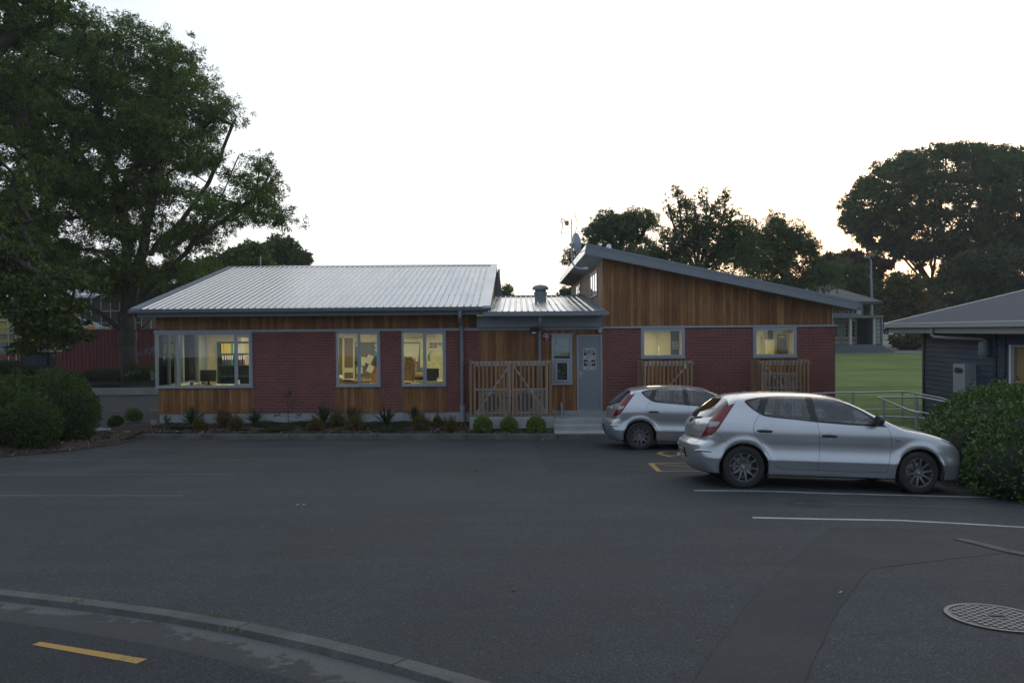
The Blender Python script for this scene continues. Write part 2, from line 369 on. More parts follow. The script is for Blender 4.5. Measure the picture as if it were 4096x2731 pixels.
# concrete kerb that curves round the corner of the road, with its worn channel and the road below it
cur = [(-14, yc(-14)), (-10, yc(-10)), (-7.5, 7.75), (-5.8, 7.1), (-4.27, 6.46), (-3.4, 6.17), (-2.57, 5.85), (-1.9, 5.54), (-1.29, 5.2), (-.7, 4.83), (-.19, 4.46), (.4, 3.95), (.9, 3.4), (1.8, 2.0)]
def offc(pts, d):
    out = []
    for i, p in enumerate(pts):
        a = Vector(pts[max(i-1, 0)]); b = Vector(pts[min(i+1, len(pts)-1)]); t = (b-a).normalized(); n = Vector((t.y, -t.x)); n = n if n.y < 0 else -n
        out.append((p[0]+n.x*d, p[1]+n.y*d))
    return out
kb = MB(); P0, P1, P2 = cur, offc(cur, .125), offc(cur, .145)
for i in range(len(cur)-1):
    q = lambda P, k, dz: (P[k][0], P[k][1], zg(*P[k])+dz)
    kb.add([q(P0, i, .012), q(P0, i+1, .012), q(P1, i+1, .012), q(P1, i, .012), q(P2, i+1, -.028), q(P2, i, -.028), q(P0, i, -.1), q(P0, i+1, -.1)], [(0, 1, 2, 3), (3, 2, 4, 5), (1, 0, 6, 7)])
tag(kb.build('kerb', M['kerb']), kind='structure')
rd = MB(); rows = [P2]+[offc(cur, d) for d in (.3, .5, 1.2, 2.5, 5, 9)]
for a, b_ in zip(rows, rows[1:]):
    for i in range(len(cur)-1):
        rd.add([(a[i][0], a[i][1], zg(*a[i])-.031), (a[i+1][0], a[i+1][1], zg(*a[i+1])-.031), (b_[i+1][0], b_[i+1][1], zg(*b_[i+1])-.031), (b_[i][0], b_[i][1], zg(*b_[i])-.031)], [(0, 1, 2, 3)])
tag(rd.build('road', M['asphalt_road']), kind='structure')
# worn concrete dish beside the kerb: asphalt laps over it in ragged patches
Pa = [offc(cur, d) for d in (.146, .24, .34, .46, .60)]
me_v = []; me_f = []; dd_ = []
wid = [0, 0, .1, .35, .15, .45, .3, .6, .8, .95, 1., 1., 1., 1.]
for r_ in range(len(Pa)-1):
    for i in range(len(cur)-1):
        for k in range(6):
            u0, u1 = k/6, (k+1)/6; b0 = len(me_v)
            for P_, u_, rr in ((Pa[r_], u0, r_), (Pa[r_], u1, r_), (Pa[r_+1], u1, r_+1), (Pa[r_+1], u0, r_+1)):
                x = P_[i][0]*(1-u_)+P_[i+1][0]*u_; y = P_[i][1]*(1-u_)+P_[i+1][1]*u_; me_v.append((x, y, zg(x, y)-(.0285 if rr < 4 else .034))); ww = wid[i]*(1-u_)+wid[min(i+1, 13)]*u_; dd_.append(rr/4-.60*ww)
            me_f.append((b0, b0+1, b0+2, b0+3))
mb = MB(); mb.add(me_v, me_f); me_ = bpy.data.meshes.new('kerb_channel'); me_.from_pydata(me_v, [], me_f)
at_ = me_.attributes.new('lap', 'FLOAT', 'POINT'); at_.data.foreach_set('value', dd_)
def channel_mat():
    m, t, b = new_mat('worn_channel_concrete'); A = N(t, 'ShaderNodeAttribute'); A.attribute_name = 'lap'
    n1 = noise(t, 130, 3, .7); n2 = noise(t, 4.5, 6, .7)
    v = math_n(t, 'SUBTRACT', math_n(t, 'MULTIPLY', math_n(t, 'SUBTRACT', n2.outputs[0], .5), 2.2), A.outputs['Fac']); f = rng(t, v, -.12, .02, 0, 1); sp = rng(t, n1.outputs[0], .3, .7, .5, 1.5)
    c = mixc(t, f, (.037, .039, .042), (.092, .095, .096)); vm = N(t, 'ShaderNodeVectorMath', operation='SCALE'); t.links.new(c, vm.inputs[0]); t.links.new(sp, vm.inputs['Scale'])
    t.links.new(vm.outputs[0], b.inputs['Base Color']); b.inputs['Roughness'].default_value = .85
    bp = N(t, 'ShaderNodeBump'); bp.inputs['Distance'].default_value = .006; t.links.new(n1.outputs[0], bp.inputs['Height']); t.links.new(bp.outputs[0], b.inputs['Normal']); return m
me_.materials.append(channel_mat()); o = bpy.data.objects.new('kerb_channel', me_); COL.objects.link(o); o['kind'] = 'structure'
# patches of newer and of worn asphalt
c3 = lambda a, b: (2048+a/1.1484, 1900+b/1.1484)
decal_px([c3(*p) for p in [(740, 1060), (830, 954), (960, 760), (1100, 570), (1200, 470), (1300, 380), (1400, 290), (1470, 240), (1700, 243), (1900, 250), (2352, 275), (2600, 290), (2600, 350), (2352, 345), (2230, 362), (2050, 380), (1850, 405), (1700, 425), (1640, 433), (1600, 480), (1540, 560), (1480, 650), (1420, 780), (1340, 954), (1310, 1060)]], .002, 'asphalt_patch', M['asphalt_new'], .5)
decal_px([(2140, 1775), (2165, 1830), (2195, 1888), (2600, 1888), (3300, 1892), (3300, 1800), (2750, 1762), (2300, 1762)], .002, 'asphalt_patch', M['asphalt_new'], .8)
# kerb pieces at the right edge, below the ramp of the drive
kp = [c3(*p) for p in [(2030, 298), (2120, 318), (2250, 352), (2352, 372), (2500, 396)]]
kpw = [Vector(gr(*p)[:2]) for p in kp]; mb = MB()
for a, b_ in zip(kpw, kpw[1:]):
    n = Vector((-(b_-a).y, (b_-a).x)).normalized()*.14; z = lambda p, d: (p.x, p.y, zg(p.x, p.y)+d)
    mb.add([z(a, .014), z(b_, .014), z(b_+n, .014), z(a+n, .014), z(a, -.1), z(b_, -.1)], [(0, 1, 2, 3), (0, 4, 5, 1)])
tag(mb.build('kerb', M['kerb']), kind='structure')
# painted lines
def paint(name, col, wear=.45):
    m, t, b = new_mat(name); n = noise(t, 38, 4, .75); n2 = noise(t, 2.2, 4, .6)
    f = rng(t, math_n(t, 'ADD', n.outputs[0], math_n(t, 'MULTIPLY', n2.outputs[0], .7)), wear+.18, wear+.42, .08, 1)
    t.links.new(mixc(t, f, (.062, .066, .072), col), b.inputs['Base Color']); b.inputs['Roughness'].default_value = .8; return m
M['paint_white'] = paint('white_road_paint', (.36, .38, .38), .42)
M['paint_faint'] = paint('worn_white_road_paint', (.12, .13, .135), .48)
M['paint_yellow'] = paint('yellow_road_paint', (.36, .22, .05), .40)
WL = 'parking_line'
for i, (pts, w_, mt) in enumerate([([(2777, 1962), (3300, 1973), (3990, 1990)], .085, 'paint_white'), ([(3010, 2070), (3300, 2076), (3600, 2081), (3850, 2094), (4150, 2112)], .085, 'paint_white'),
        ([(0, 1982), (730, 1982)], .05, 'paint_faint'), ([(0, 1898), (940, 1898)], .05, 'paint_faint'), ([(120, 1840), (1210, 1838)], .05, 'paint_faint'), ([(350, 1797), (1200, 1797)], .05, 'paint_faint'),
        ([(3180, 2012), (3700, 2023), (4096, 2040)], .03, 'paint_faint'), ([(445, 1643), (480, 1641)], .1, 'paint_white'), ([(600, 1637), (640, 1634), (700, 1632)], .1, 'paint_yellow'), ([(598, 1639), (645, 1642)], .1, 'paint_yellow')]):
    mb = MB()
    for a, b_ in zip(pts, pts[1:]):
        s_ = sheet(lines_px(a, b_, w_), .0035, .6); mb.add(s_.v, s_.f)
    tag(mb.build(WL, M[mt]), kind='structure')
# yellow dash on the road and the yellow marks of the accessible bay
tag(sheet([gr(*p)[:2] for p in [(128, 2560), (160, 2548), (590, 2616), (545, 2634)]], -.028, .3).build('road_marking', M['paint_yellow']), kind='structure')
c5 = lambda a, b: (2350+a/2.6133, 1450+b/2.6133)
mb = MB()
def addp(pts, dz, st=.5):
    s_ = sheet([gr(*p)[:2] for p in pts], dz, st); mb.add(s_.v, s_.f)
addp([c5(632, 1054), c5(690, 1054), c5(775, 1138), c5(725, 1138)], .0045)
for a, b_, w_ in [(c5(640, 1054), c5(1300, 1052), .06), (c5(730, 1136), c5(1500, 1136), .06), (c5(690, 1058), c5(1320, 1112), .05)]:
    s_ = sheet(lines_px(a, b_, w_), .005, .6); mb.add(s_.v, s_.f)
for a, b_, w_ in [((742, 945), (800, 932), .1), ((800, 932), (880, 930), .07), ((880, 930), (1000, 938), .07), ((742, 948), (775, 962), .12), ((775, 962), (850, 978), .1), ((850, 975), (960, 968), .07), ((960, 940), (965, 970), .1), ((965, 970), (1050, 968), .08), ((840, 978), (880, 985), .09)]:
    s_ = sheet(lines_px(c5(*a), c5(*b_), w_), .0055, .6); mb.add(s_.v, s_.f)
tag(mb.build('accessible_bay_marking', M['paint_yellow']), kind='structure')
# cracks / joints in the asphalt
M['crack'] = simple('asphalt_joint', (.026, .026, .028), .95, var=.3)
def crack(pts, w_=.006, dz=.003):
    mb = MB(); W = [Vector(gr(*p)[:2]) for p in pts]
    Q = []
    for a, b_ in zip(W, W[1:]):
        k = max(2, int((b_-a).length/.12))
        for j in range(k): Q.append(a.lerp(b_, j/k)+Vector((rnd.uniform(-.008, .008), rnd.uniform(-.008, .008))))
    Q.append(W[-1])
    for a, b_ in zip(Q, Q[1:]):
        n = Vector((-(b_-a).y, (b_-a).x)).normalized()*w_*rnd.uniform(.3, .6)
        z = lambda p: (p.x, p.y, zg(p.x, p.y)+dz)
        mb.add([z(a-n), z(b_-n), z(b_+n), z(a+n)], [(0, 1, 2, 3)])
    tag(mb.build('asphalt_joint', M['crack']), kind='structure')
crack([c3(*p) for p in [(740, 1060), (830, 954), (960, 760), (1100, 570), (1300, 380), (1470, 240)]])
crack([c3(*p) for p in [(1310, 1060), (1340, 954), (1420, 780), (1480, 650), (1540, 560), (1600, 480), (1640, 433), (1850, 405), (2050, 380), (2230, 362)]])
crack([(2140, 1775), (2165, 1830), (2195, 1888)], .008); crack([(2195, 1888), (2560, 1889), (2900, 1893)], .008)
crack([c3(*p) for p in [(1470, 240), (1900, 249), (2352, 274)]], .008)
# kerb in front of the garden bed
def yk(x): return 20.92-.0535*(x-1.13)
mb = MB(); xs = [-10.55, -10.3]+lin(-9.8, 9.3, 40)
for a, b_ in zip(xs, xs[1:]):
    za = .04 if a < -10.4 else .13; zb = .13
    for (x, zt, sgn) in (): pass
    mb.add([(a, yk(a), 0), (b_, yk(b_), 0), (b_, yk(b_)+.03, zb-.015), (a, yk(a)+.03, za-.015), (b_, yk(b_)+.05, zb), (a, yk(a)+.05, za), (b_, yk(b_)+.19, zb), (a, yk(a)+.19, za), (b_, yk(b_)+.19, 0), (a, yk(a)+.19, 0)],
           [(0, 1, 2, 3), (3, 2, 4, 5), (5, 4, 6, 7), (7, 6, 8, 9)])
tag(mb.build('kerb', M['kerb']), kind='structure')
jm = MB()
for k in range(8):
    x = -8.6+k*2.4; jm.box(x, x+.012, yk(x)-.004, yk(x)+.19, .0, .1325)
for i in (3, 5, 7, 9, 11):
    a, b_ = Vector(P0[i]), Vector(P2[i]); t_ = (b_-a).normalized(); n = Vector((-t_.y, t_.x))*.006
    jm.add([(a.x-n.x, a.y-n.y, zg(*a)+.0135), (a.x+n.x, a.y+n.y, zg(*a)+.0135), (b_.x+n.x, b_.y+n.y, zg(*b_)+.0135), (b_.x-n.x, b_.y-n.y, zg(*b_)+.0135)], [(0, 1, 2, 3)])
tag(jm.build('kerb_joint', M['crack']), kind='structure')
# garden bed
def zbed(x, y):
    t_ = min(1, max(0, (y-21.1)/2.1)); return .095+.13*t_+.018*math.sin(x*5.1+y*3)*math.sin(y*7.3-x)+.012*math.sin(x*13.7)*math.sin(y*11)
bd = MB(); nx_, ny_ = 300, 26
for i in range(nx_+1):
    x = -11.6+(.92+11.6)*i/nx_
    for j in range(ny_+1):
        y0 = yk(x)+.18 if x > -10.5 else 20.9-.3*(-10.5-x); y = y0+(23.27-y0)*j/ny_
        bd.v.append((x, y, zbed(x, y)+rnd.uniform(-.012, .014) - (.06 if j == 0 and x < -10.4 else 0)))
for i in range(nx_):
    for j in range(ny_):
        a = i*(ny_+1)+j; bd.f.append((a, a+ny_+1, a+ny_+2, a+1)); bd.m.append(0)
tag(bd.build('garden_bed', M['mulch'], smooth=False), kind='structure')
# bed under the left hedge, spilling onto the asphalt
pl = [(-30, 12.5), (-18, 14.2), (-13, 16.0), (-11.3, 17.2), (-10.6, 18.6), (-10.3, 20.2), (-10.35, 21.3), (-10.5, 22.4), (-11.4, 23.6), (-14, 24.2), (-30, 24.2)]
mbs = sheet(pl, .0, .35)
def rim_h(x, y):
    d = min(((Vector((x, y))-(Vector(a)+(Vector(b_)-Vector(a))*max(0, min(1, (Vector((x, y))-Vector(a)).dot(Vector(b_)-Vector(a))/(Vector(b_)-Vector(a)).length_squared)))).length) for a, b_ in zip(pl, pl[1:]+pl[:1]))
    return min(.14, .012+d*.22)
mbs.v = [(x, y, z+rim_h(x, y)+(rnd.uniform(-.01, .015) if rim_h(x, y) > .02 else 0)) for x, y, z in mbs.v]
tag(mbs.build('hedge_bed', M['mulch']), kind='structure')
# loose bark chips on the bed: one heap nobody could count
def chips():
    V = []; Q = []
    r = np.random.default_rng(5); n = 26000
    for k in range(n):
        if k < 21000: x = r.uniform(-10.6, .9); y = r.uniform(yk(x)+.19, 23.2); z = zbed(x, y)+.008
        else:
            x = r.uniform(-14, -10.4); y = r.uniform(16.4, 22.5)
            if not inside(pl, x, y): continue
            z = zg(x, y)+rim_h(x, y)+.006
        a = r.uniform(0, 6.28); l = r.uniform(.012, .042); w_ = l*r.uniform(.25, .5); tx, ty = r.uniform(-.5, .5, 2)
        ca_, sa = math.cos(a), math.sin(a); b0 = len(V)
        for dx, dy in ((-l, -w_), (l, -w_), (l, w_), (-l, w_)):
            X = dx*ca_-dy*sa; Y = dx*sa+dy*ca_; V.append((x+X, y+Y, z+X*tx+Y*ty+.006))
        Q.append((b0, b0+1, b0+2, b0+3))
    m, t, b = new_mat('bark_chips'); gi = N(t, 'ShaderNodeNewGeometry'); rp = N(t, 'ShaderNodeValToRGB'); t.links.new(gi.outputs['Random Per Island'], rp.inputs[0])
    e = rp.color_ramp; e.elements[0].color = (.045, .028, .02, 1); e.elements[1].color = (.30, .25, .22, 1)
    for p, c in ((.45, (.085, .05, .034, 1)), (.75, (.12, .085, .065, 1)), (.9, (.17, .14, .125, 1))): q = e.elements.new(p); q.color = c
    t.links.new(rp.outputs[0], b.inputs['Base Color']); b.inputs['Roughness'].default_value = .9
    o = quads_obj('bark_chips', np.array(V), np.array(Q), m); o['kind'] = 'stuff'; o['label'] = 'loose brown bark chips covering the garden bed'
chips()
# lawn and path to the right
LX = [9.3, 10, 11, 12, 14, 17, 20, 24, 28, 34, 42, 60]
def zl(x, y):
    t_ = min(1, max(0, (y-21)/39)); return .02+.93*t_+ .03*math.sin(x*.7+y*.4)
def lawn_mat():
    m, t, b = new_mat('mown_lawn'); n = noise(t, .35, 5, .6); n2 = noise(t, 60, 4, .7); n3 = noise(t, .9, 4, .6, stretch=(.12, 1.6, 1))
    r = N(t, 'ShaderNodeValToRGB'); t.links.new(math_n(t, 'ADD', math_n(t, 'MULTIPLY', n.outputs[0], .4), math_n(t, 'MULTIPLY', n3.outputs[0], .6)), r.inputs[0]); e = r.color_ramp
    e.elements[0].position = .35; e.elements[0].color = (.07, .10, .028, 1); e.elements[1].position = .66; e.elements[1].color = (.165, .225, .06, 1); q = e.elements.new(.5); q.color = (.105, .155, .042, 1)
    vm = N(t, 'ShaderNodeVectorMath', operation='SCALE'); t.links.new(r.outputs[0], vm.inputs[0]); t.links.new(rng(t, n2.outputs[0], .3, .7, .75, 1.75), vm.inputs['Scale']); t.links.new(vm.outputs[0], b.inputs['Base Color'])
    b.inputs['Roughness'].default_value = .9; b.inputs['Specular IOR Level'].default_value = .2
    bp = N(t, 'ShaderNodeBump'); bp.inputs['Distance'].default_value = .04; t.links.new(n2.outputs[0], bp.inputs['Height']); t.links.new(bp.outputs[0], b.inputs['Normal']); return m
M['lawn'] = lawn_mat()
grid_obj('lawn', LX, lambda x: lin(20.6, 60, 60), zl, M['lawn'])
grid_obj('path', [9.3, 20, 24, 28, 32, 40, 60], lambda x: [60, 61, 62, 63], lambda x, y: .97+.002*(y-60), simple('pale_path_asphalt', (.13, .14, .155), .8, var=.15, vscale=1.5))
grid_obj('forecourt', [9.3, 20, 30, 36, 60, 90], lambda x: [63, 66, 80, 120], lambda x, y: .96, simple('dull_gravel', (.10, .105, .11), .9, var=.3, vscale=2))
# low hills far away
hl = MB(); R_ = random.Random(11)
for k, (D, h0, amp) in enumerate([(385, 19, 4)]):
    n = 90; top = []
    for i in range(n+1):
        x = -400+800*i/n; top.append((x, D, h0+amp*(math.sin(i*.37)+.5*math.sin(i*.91+1)+.3*math.sin(i*2.3)) - 6*abs(x-30)/900))
    for i in range(n):
        a, b_ = top[i], top[i+1]; hl.add([(a[0], D-150, -2), (b_[0], D-150, -2), b_, a, (b_[0], D+20, -2), (a[0], D+20, -2)], [(0, 1, 2, 3), (3, 2, 4, 5)])
tag(hl.build('hills', simple('distant_hill', (.07, .085, .07), .95, var=.2, vscale=.02), smooth=True), kind='structure')

# ================================================================ THE OFFICE BUILDING
YF = 23.26
B = thing('office_building', 'low brick and cedar office building with a zinc gable roof and a slanting grey roof', 'building', (0, YF, 0))
M['cream'] = simple('cream_wall_paint', (.66, .62, .44), .7, var=.04, vscale=1)
M['ceiling'] = simple('white_ceiling_paint', (.72, .7, .6), .8, var=.02)
M['carpet'] = simple('dark_carpet', (.07, .075, .08), .95, var=.15, vscale=8)
core = MB()
def cbox(x0, x1, z0, z1): core.box(x0, x1, YF+.035, YF+.2, z0, z1)
WIN1 = [(-10.63, -7.80), (-5.34, -4.06), (-3.42, -2.14)]; WIN2 = [(3.58, 4.83), (6.84, 8.07)]
for x0, x1 in WIN1: cbox(x0 if x0 > -10.6 else -10.57, x1, .52, 1.28)
for x0, x1 in [(-7.8, -5.34), (-4.06, -3.42), (-2.14, 1.70), (2.42, 3.58)]: cbox(x0, x1, .54, 2.88)
for x0, x1 in WIN2: cbox(x0, x1, .52, 2.05)
for x0, x1 in [(4.83, 6.84), (8.07, 9.15)]: cbox(x0, x1, .52, 2.88)
cbox(-10.57, 9.15, 2.88, 3.3)
core.box(-10.57, -10.4, YF+.2, 26.0, .52, 1.28); core.box(-10.57, -10.4, 26.0, 36.8, .52, 3.3); core.box(-10.57, -10.4, YF+.2, 26.0, 2.88, 3.3)
core.box(9.0, 9.15, YF+.2, 36.8, .2, 3.3); core.box(-10.4, 9.0, 36.6, 36.8, .2, 3.3)
core.build('wall_lining', M['cream'], B)
# red brick panels
for x0, x1 in [(-7.80, -5.34), (-4.06, -3.42), (-2.14, -1.17), (2.48, 3.58), (4.83, 6.84), (8.07, 9.21)]:
    MB().box(x0, x1, YF, YF+.034, .51, 2.88 if x0 < 2 else 2.91).build('brick_wall', M['brick'], B)
for x0, x1 in WIN2: MB().box(x0, x1, YF+.012, YF+.034, .51, 2.02).build('cladding_panel', M['cedar'], B)
MB().box(9.175, 9.21, YF+.034, 36.7, .51, 2.91).build('brick_wall', M['brick'], B)
def cladding(x0, x1, z0, zt, Y, name='cedar_cladding', w_=.112, mat=None, parent=None):
    zt = zt if callable(zt) else (lambda x, q=zt: q)
    mb = MB(); i = math.floor(x0/w_+1e-6)
    while i*w_ < x1-1e-6:
        a = max(x0, i*w_+.004); b_ = min(x1, (i+1)*w_-.004)
        if b_-a > .01: mb.prism([(a, Y, z0), (b_, Y, z0), (b_, Y, zt(b_)), (a, Y, zt(a))], (0, .02, 0))
        i += 1
    mb.prism([(x0, Y+.014, z0+.003), (x1, Y+.014, z0+.003), (x1, Y+.014, zt(x1)-.003), (x0, Y+.014, zt(x0)-.003)], (0, .016, 0))
    return mb.build(name, mat or M['cedar'], parent or B)
cladding(-10.59, -7.80, .51, 1.27, YF); cladding(-5.34, -4.06, .50, 1.27, YF); cladding(-3.42, -2.14, .50, 1.27, YF)
cladding(-10.62, -1.22, 2.955, 3.34, YF-.005)
# connecting link: cedar round the cabinet and the door
cladding(-1.17, .95, .53, 2.885, YF); cladding(.95, 1.56, .53, 1.27, YF); cladding(.95, 1.56, 2.78, 2.885, YF); cladding(1.56, 1.69, .53, 2.885, YF); cladding(1.69, 2.43, 2.73, 2.885, YF); cladding(2.43, 2.48, .53, 2.885, YF)
def rz_(x): return 4.95+(x-2.48)*(3.53-4.95)/(9.10-2.48)
cladding(2.47, 9.12, 2.965, rz_, YF-.005)
# the high side wall of the right block, weathered boards, above the link's roof
sw = MB(); w_ = .112; i = math.floor(YF/w_)+1
while i*w_ < 37.0:
    a, b_ = i*w_+.004, (i+1)*w_-.004; sw.box(2.465, 2.48, a-0, b_, 2.9, 4.95); i += 1
sw.box(2.475, 2.50, YF+.03, 37.2, 2.9, 4.945)
so_ = sw.build('cedar_cladding', M['cedar_grey'], B)
MB().box(2.452, 2.515, YF-.02, YF+.03, 2.97, 4.93).build('corner_trim', M['cedar'], B)
# foundation
MB().box(-10.575, -5.34, YF+.02, YF+.2, -.1, .51).box(-5.34, -1.17, YF+.03, YF+.2, -.1, .50).box(-4.06, -3.42, YF+.01, YF+.03, -.1, .50).box(-2.14, -1.17, YF+.01, YF+.03, -.1, .50).build('foundation', M['plaster'], B)
MB().box(2.42, 9.2, YF+.02, YF+.2, -.1, .51).build('foundation', M['concrete'], B); MB().box(-10.575, -10.3, YF+.2, 36.7, -.1, .51).build('foundation', M['concrete'], B); MB().box(-1.17, 2.42, YF-.02, YF+.2, .3, .53).build('foundation', M['concrete'], B)
# left side wall: boards below and above the corner window
sd = MB(); i = math.floor(YF/w_)
while i*w_ < 36.7:
    a, b_ = max(YF+.03, i*w_+.004), (i+1)*w_-.004
    if b_ > a:
        if a < 26.0: sd.box(-10.6, -10.58, a, b_, .51, 1.27); sd.box(-10.6, -10.58, a, b_, 2.95, 3.34)
        else: sd.box(-10.6, -10.58, a, b_, .51, 3.34)
    i += 1
sd.build('cedar_cladding', M['cedar'], B)
# flashings / head bands
for x0, x1, z0, z1, y in [(-7.80, -5.35, 2.895, 2.955, .03), (-4.05, -3.43, 2.895, 2.955, .03), (-2.13, -1.68, 2.895, 2.955, .03), (-1.60, -1.17, 2.895, 2.955, .03), (-1.17, .56, 2.885, 2.965, .05), (.66, 2.45, 2.885, 2.965, .05), (2.45, 3.56, 2.915, 2.968, .04), (4.84, 6.82, 2.915, 2.968, .04), (8.09, 9.27, 2.915, 2.968, .04)]:
    MB().box(x0, x1, YF-y, YF+.03, z0, z1).build('flashing', M['frame'], B)
# windows: frame, sashes, panes
def window(x0, x1, z0, z1, muls, sash=(), head=.06, Y=YF, fw=.055, name='window'):
    fr = MB(); y0, y1 = Y-.025, Y+.10
    fr.box(x0, x1, y0, y1, z0, z0+fw); fr.box(x0, x1, y0, y1, z1-fw, z1)
    fr.box(x0, x0+fw, y0, y1, z0+fw, z1-fw); fr.box(x1-fw, x1, y0, y1, z0+fw, z1-fw)
    if head: fr.box(x0-.02, x1+.01, Y-.05, Y+.03, z1+.003, z1+head)
    xs = [x0+fw]+[v for m_ in muls for v in (m_-.03, m_+.03)]+[x1-fw]
    for m_ in muls: fr.box(m_-.03, m_+.03, y0, y1, z0+fw, z1-fw)
    fr.box(x0-.01, x1+.01, Y-.06, Y-.026, z0-.02, z0+.012)
    f = fr.build(name, M['frame'], B)
    for k in range(0, len(xs), 2):
        a, b_ = xs[k], xs[k+1]; s_ = f
        if k//2 in sash:
            q = .042; sb = MB().box(a-.02, b_+.02, Y-.045, Y-.026, z0+.025, z0+.025+q+.02).box(a-.02, b_+.02, Y-.045, Y-.026, z1-.025-q-.02, z1-.025).box(a-.02, a-.02+q+.02, Y-.045, Y-.026, z0+.087, z1-.087).box(b_+.02-q-.02, b_+.02, Y-.045, Y-.026, z0+.087, z1-.087)
            sb.build('sash', M['frame'], f)
            a, b_ = a+.04, b_-.04; g = MB().box(a, b_, Y-.040, Y-.034, z0+.085, z1-.085)
        else: g = MB().box(a, b_, Y+.01, Y+.016, z0+fw, z1-fw)
        g.build('pane', M['glass'], f)
    return f
window(-10.66, -7.80, 1.28, 2.88, [-9.99, -8.30], (2,), .075)
window(-5.35, -4.05, 1.28, 2.88, [-4.69], (1,), .075)
window(-3.43, -2.13, 1.28, 2.88, [-2.77], (1,), .075)
window(3.56, 4.84, 2.04, 2.91, [], (0,), .06)
window(6.82, 8.09, 2.04, 2.91, [], (0,), .06)
# the corner window's return along the left side wall
f = MB(); 
for z0, z1 in ((1.28, 1.335), (2.825, 2.88)): f.box(-10.66, -10.55, YF+.1, 26.05, z0, z1)
for y in (23.97, 24.95, 25.98): f.box(-10.66, -10.55, y, y+.07, 1.335, 2.825)
f = f.build('window', M['frame'], B)
for a, b_ in ((YF+.1, 23.97), (24.04, 24.95), (25.02, 25.98)): MB().box(-10.61, -10.604, a, b_, 1.335, 2.825).build('pane', M['glass'], f)
# clerestory windows in the high side wall
for y0, y1, z0, z1 in ((24.75, 27.05, 3.94, 4.74), (31.5, 33.8, 3.94, 4.74)):
    f = MB(); f.box(2.43, 2.47, y0, y1, z0, z0+.06).box(2.43, 2.47, y0, y1, z1-.06, z1)
    for k in range(4): y = y0+(y1-y0-.06)*k/3; f.box(2.43, 2.47, y, y+.06, z0+.06, z1-.06)
    f = f.build('window', M['frame'], B); MB().box(2.44, 2.446, y0+.06, y1-.06, z0+.06, z1-.06).build('pane', glass('bright_reflecting_glass', (.25, .25, .25), 8) if 'brg' not in M else M['brg'], f)
# ---- main gable roof (left)
S1 = .2364; X0, X1, Y0, Y1 = -10.98, -.80, 22.48, 30.12; Z0 = 3.545
def ribbed(x0, x1, y0, z0, y1, slope, mat, name, pitch=.19, h=.040, t_=.02, parent=None, top=.026, foot=.062, extra=None):
    mb = MB(); pr = []; x = x0
    while x < x1-1e-6:
        c = x+pitch/2
        for dx, dz in ((0, 0), (pitch/2-foot/2, 0), (pitch/2-top/2, h), (pitch/2+top/2, h), (pitch/2+foot/2, 0)):
            if x+dx < x1: pr.append((x+dx, dz))
        x += pitch
    pr.append((x1, 0)); n = len(pr)
    zs = lambda y: z0+slope*(y-y0)
    for (yy) in (y0, y1): mb.v += [(a, yy, zs(yy)+b_) for a, b_ in pr]
    for i in range(n-1): mb.f.append((i, i+1, n+i+1, n+i)); mb.m.append(0)
    nb = len(mb.v)
    for (yy) in (y0, y1): mb.v += [(pr[0][0], yy, zs(yy)-t_), (pr[-1][0], yy, zs(yy)-t_)]
    mb.f += [(nb, nb+2, nb+3, nb+1)]+[(0, nb, nb+1)+tuple(range(n-1, 0, -1)), (0, n, nb+2, nb), (n-1, nb+1, nb+3, 2*n-1)]; mb.m += [0]*4
    if extra: mb.add(extra.v, extra.f, 1)
    o = mb.build(name, [mat, M['grey_dark']] if extra else mat, parent or B); return o
zr = Z0+S1*(Y1-Y0)
sc_ = MB()
for r_ in range(6):
    yy = Y0+.12+(Y1-Y0-.35)*r_/5
    for k in range(int((X1-X0-.44)/.19)): xx = X0+.22+.095+k*.19; zz = Z0+S1*(yy-Y0)+.040; sc_.box(xx-.012, xx+.012, yy-.012, yy+.012, zz-.004, zz+.008)
rf = ribbed(X0+.22, X1-.22, Y0, Z0, Y1, S1, M['roof'], 'roof', extra=sc_)
bk = MB(); bk.add([(X0, Y1, zr), (X1, Y1, zr), (X1, 37.3, zr-S1*(37.3-Y1)), (X0, 37.3, zr-S1*(37.3-Y1)), (X0, Y1, zr-.03), (X1, Y1, zr-.03), (X1, 37.3, zr-S1*(37.3-Y1)-.03), (X0, 37.3, zr-S1*(37.3-Y1)-.03)], [(0, 1, 2, 3), (7, 6, 5, 4), (1, 5, 6, 2), (0, 3, 7, 4)])
bk.build('roof', M['roof'], B)
MB().prism([(X0, Y1-.16, zr-.02), (X0, Y1, zr+.045), (X0, Y1+.16, zr-.02), (X0, Y1, zr-.01)], (X1-X0, 0, 0)).build('ridge_cap', M['roof'], B)
def slopebox(x0, x1, y0, z0, y1, z1, t0, t1, name, mat):
    return MB().add([(x0, y0, z0-t0), (x1, y0, z0-t0), (x1, y1, z1-t0), (x0, y1, z1-t0), (x0, y0, z0+t1), (x1, y0, z0+t1), (x1, y1, z1+t1), (x0, y1, z1+t1)], [(0, 3, 2, 1), (4, 5, 6, 7), (0, 1, 5, 4), (1, 2, 6, 5), (2, 3, 7, 6), (3, 0, 4, 7)]).build(name, mat, B)
slopebox(X0-.02, X0+.24, Y0-.02, Z0, Y1, zr, .03, .035, 'barge_flashing', M['grey']); slopebox(X1-.22, X1+.01, Y0-.02, Z0, Y1, zr, .03, .035, 'barge_flashing', M['roof'])
slopebox(X0+.01, X0+.045, Y0+.1, Z0-.02, Y1, zr-.02, .2, 0, 'barge_board', M['fascia']); slopebox(X1-.05, X1-.01, Y0+.1, Z0-.02, Y1, zr-.02, .2, 0, 'barge_board', M['soffit'])
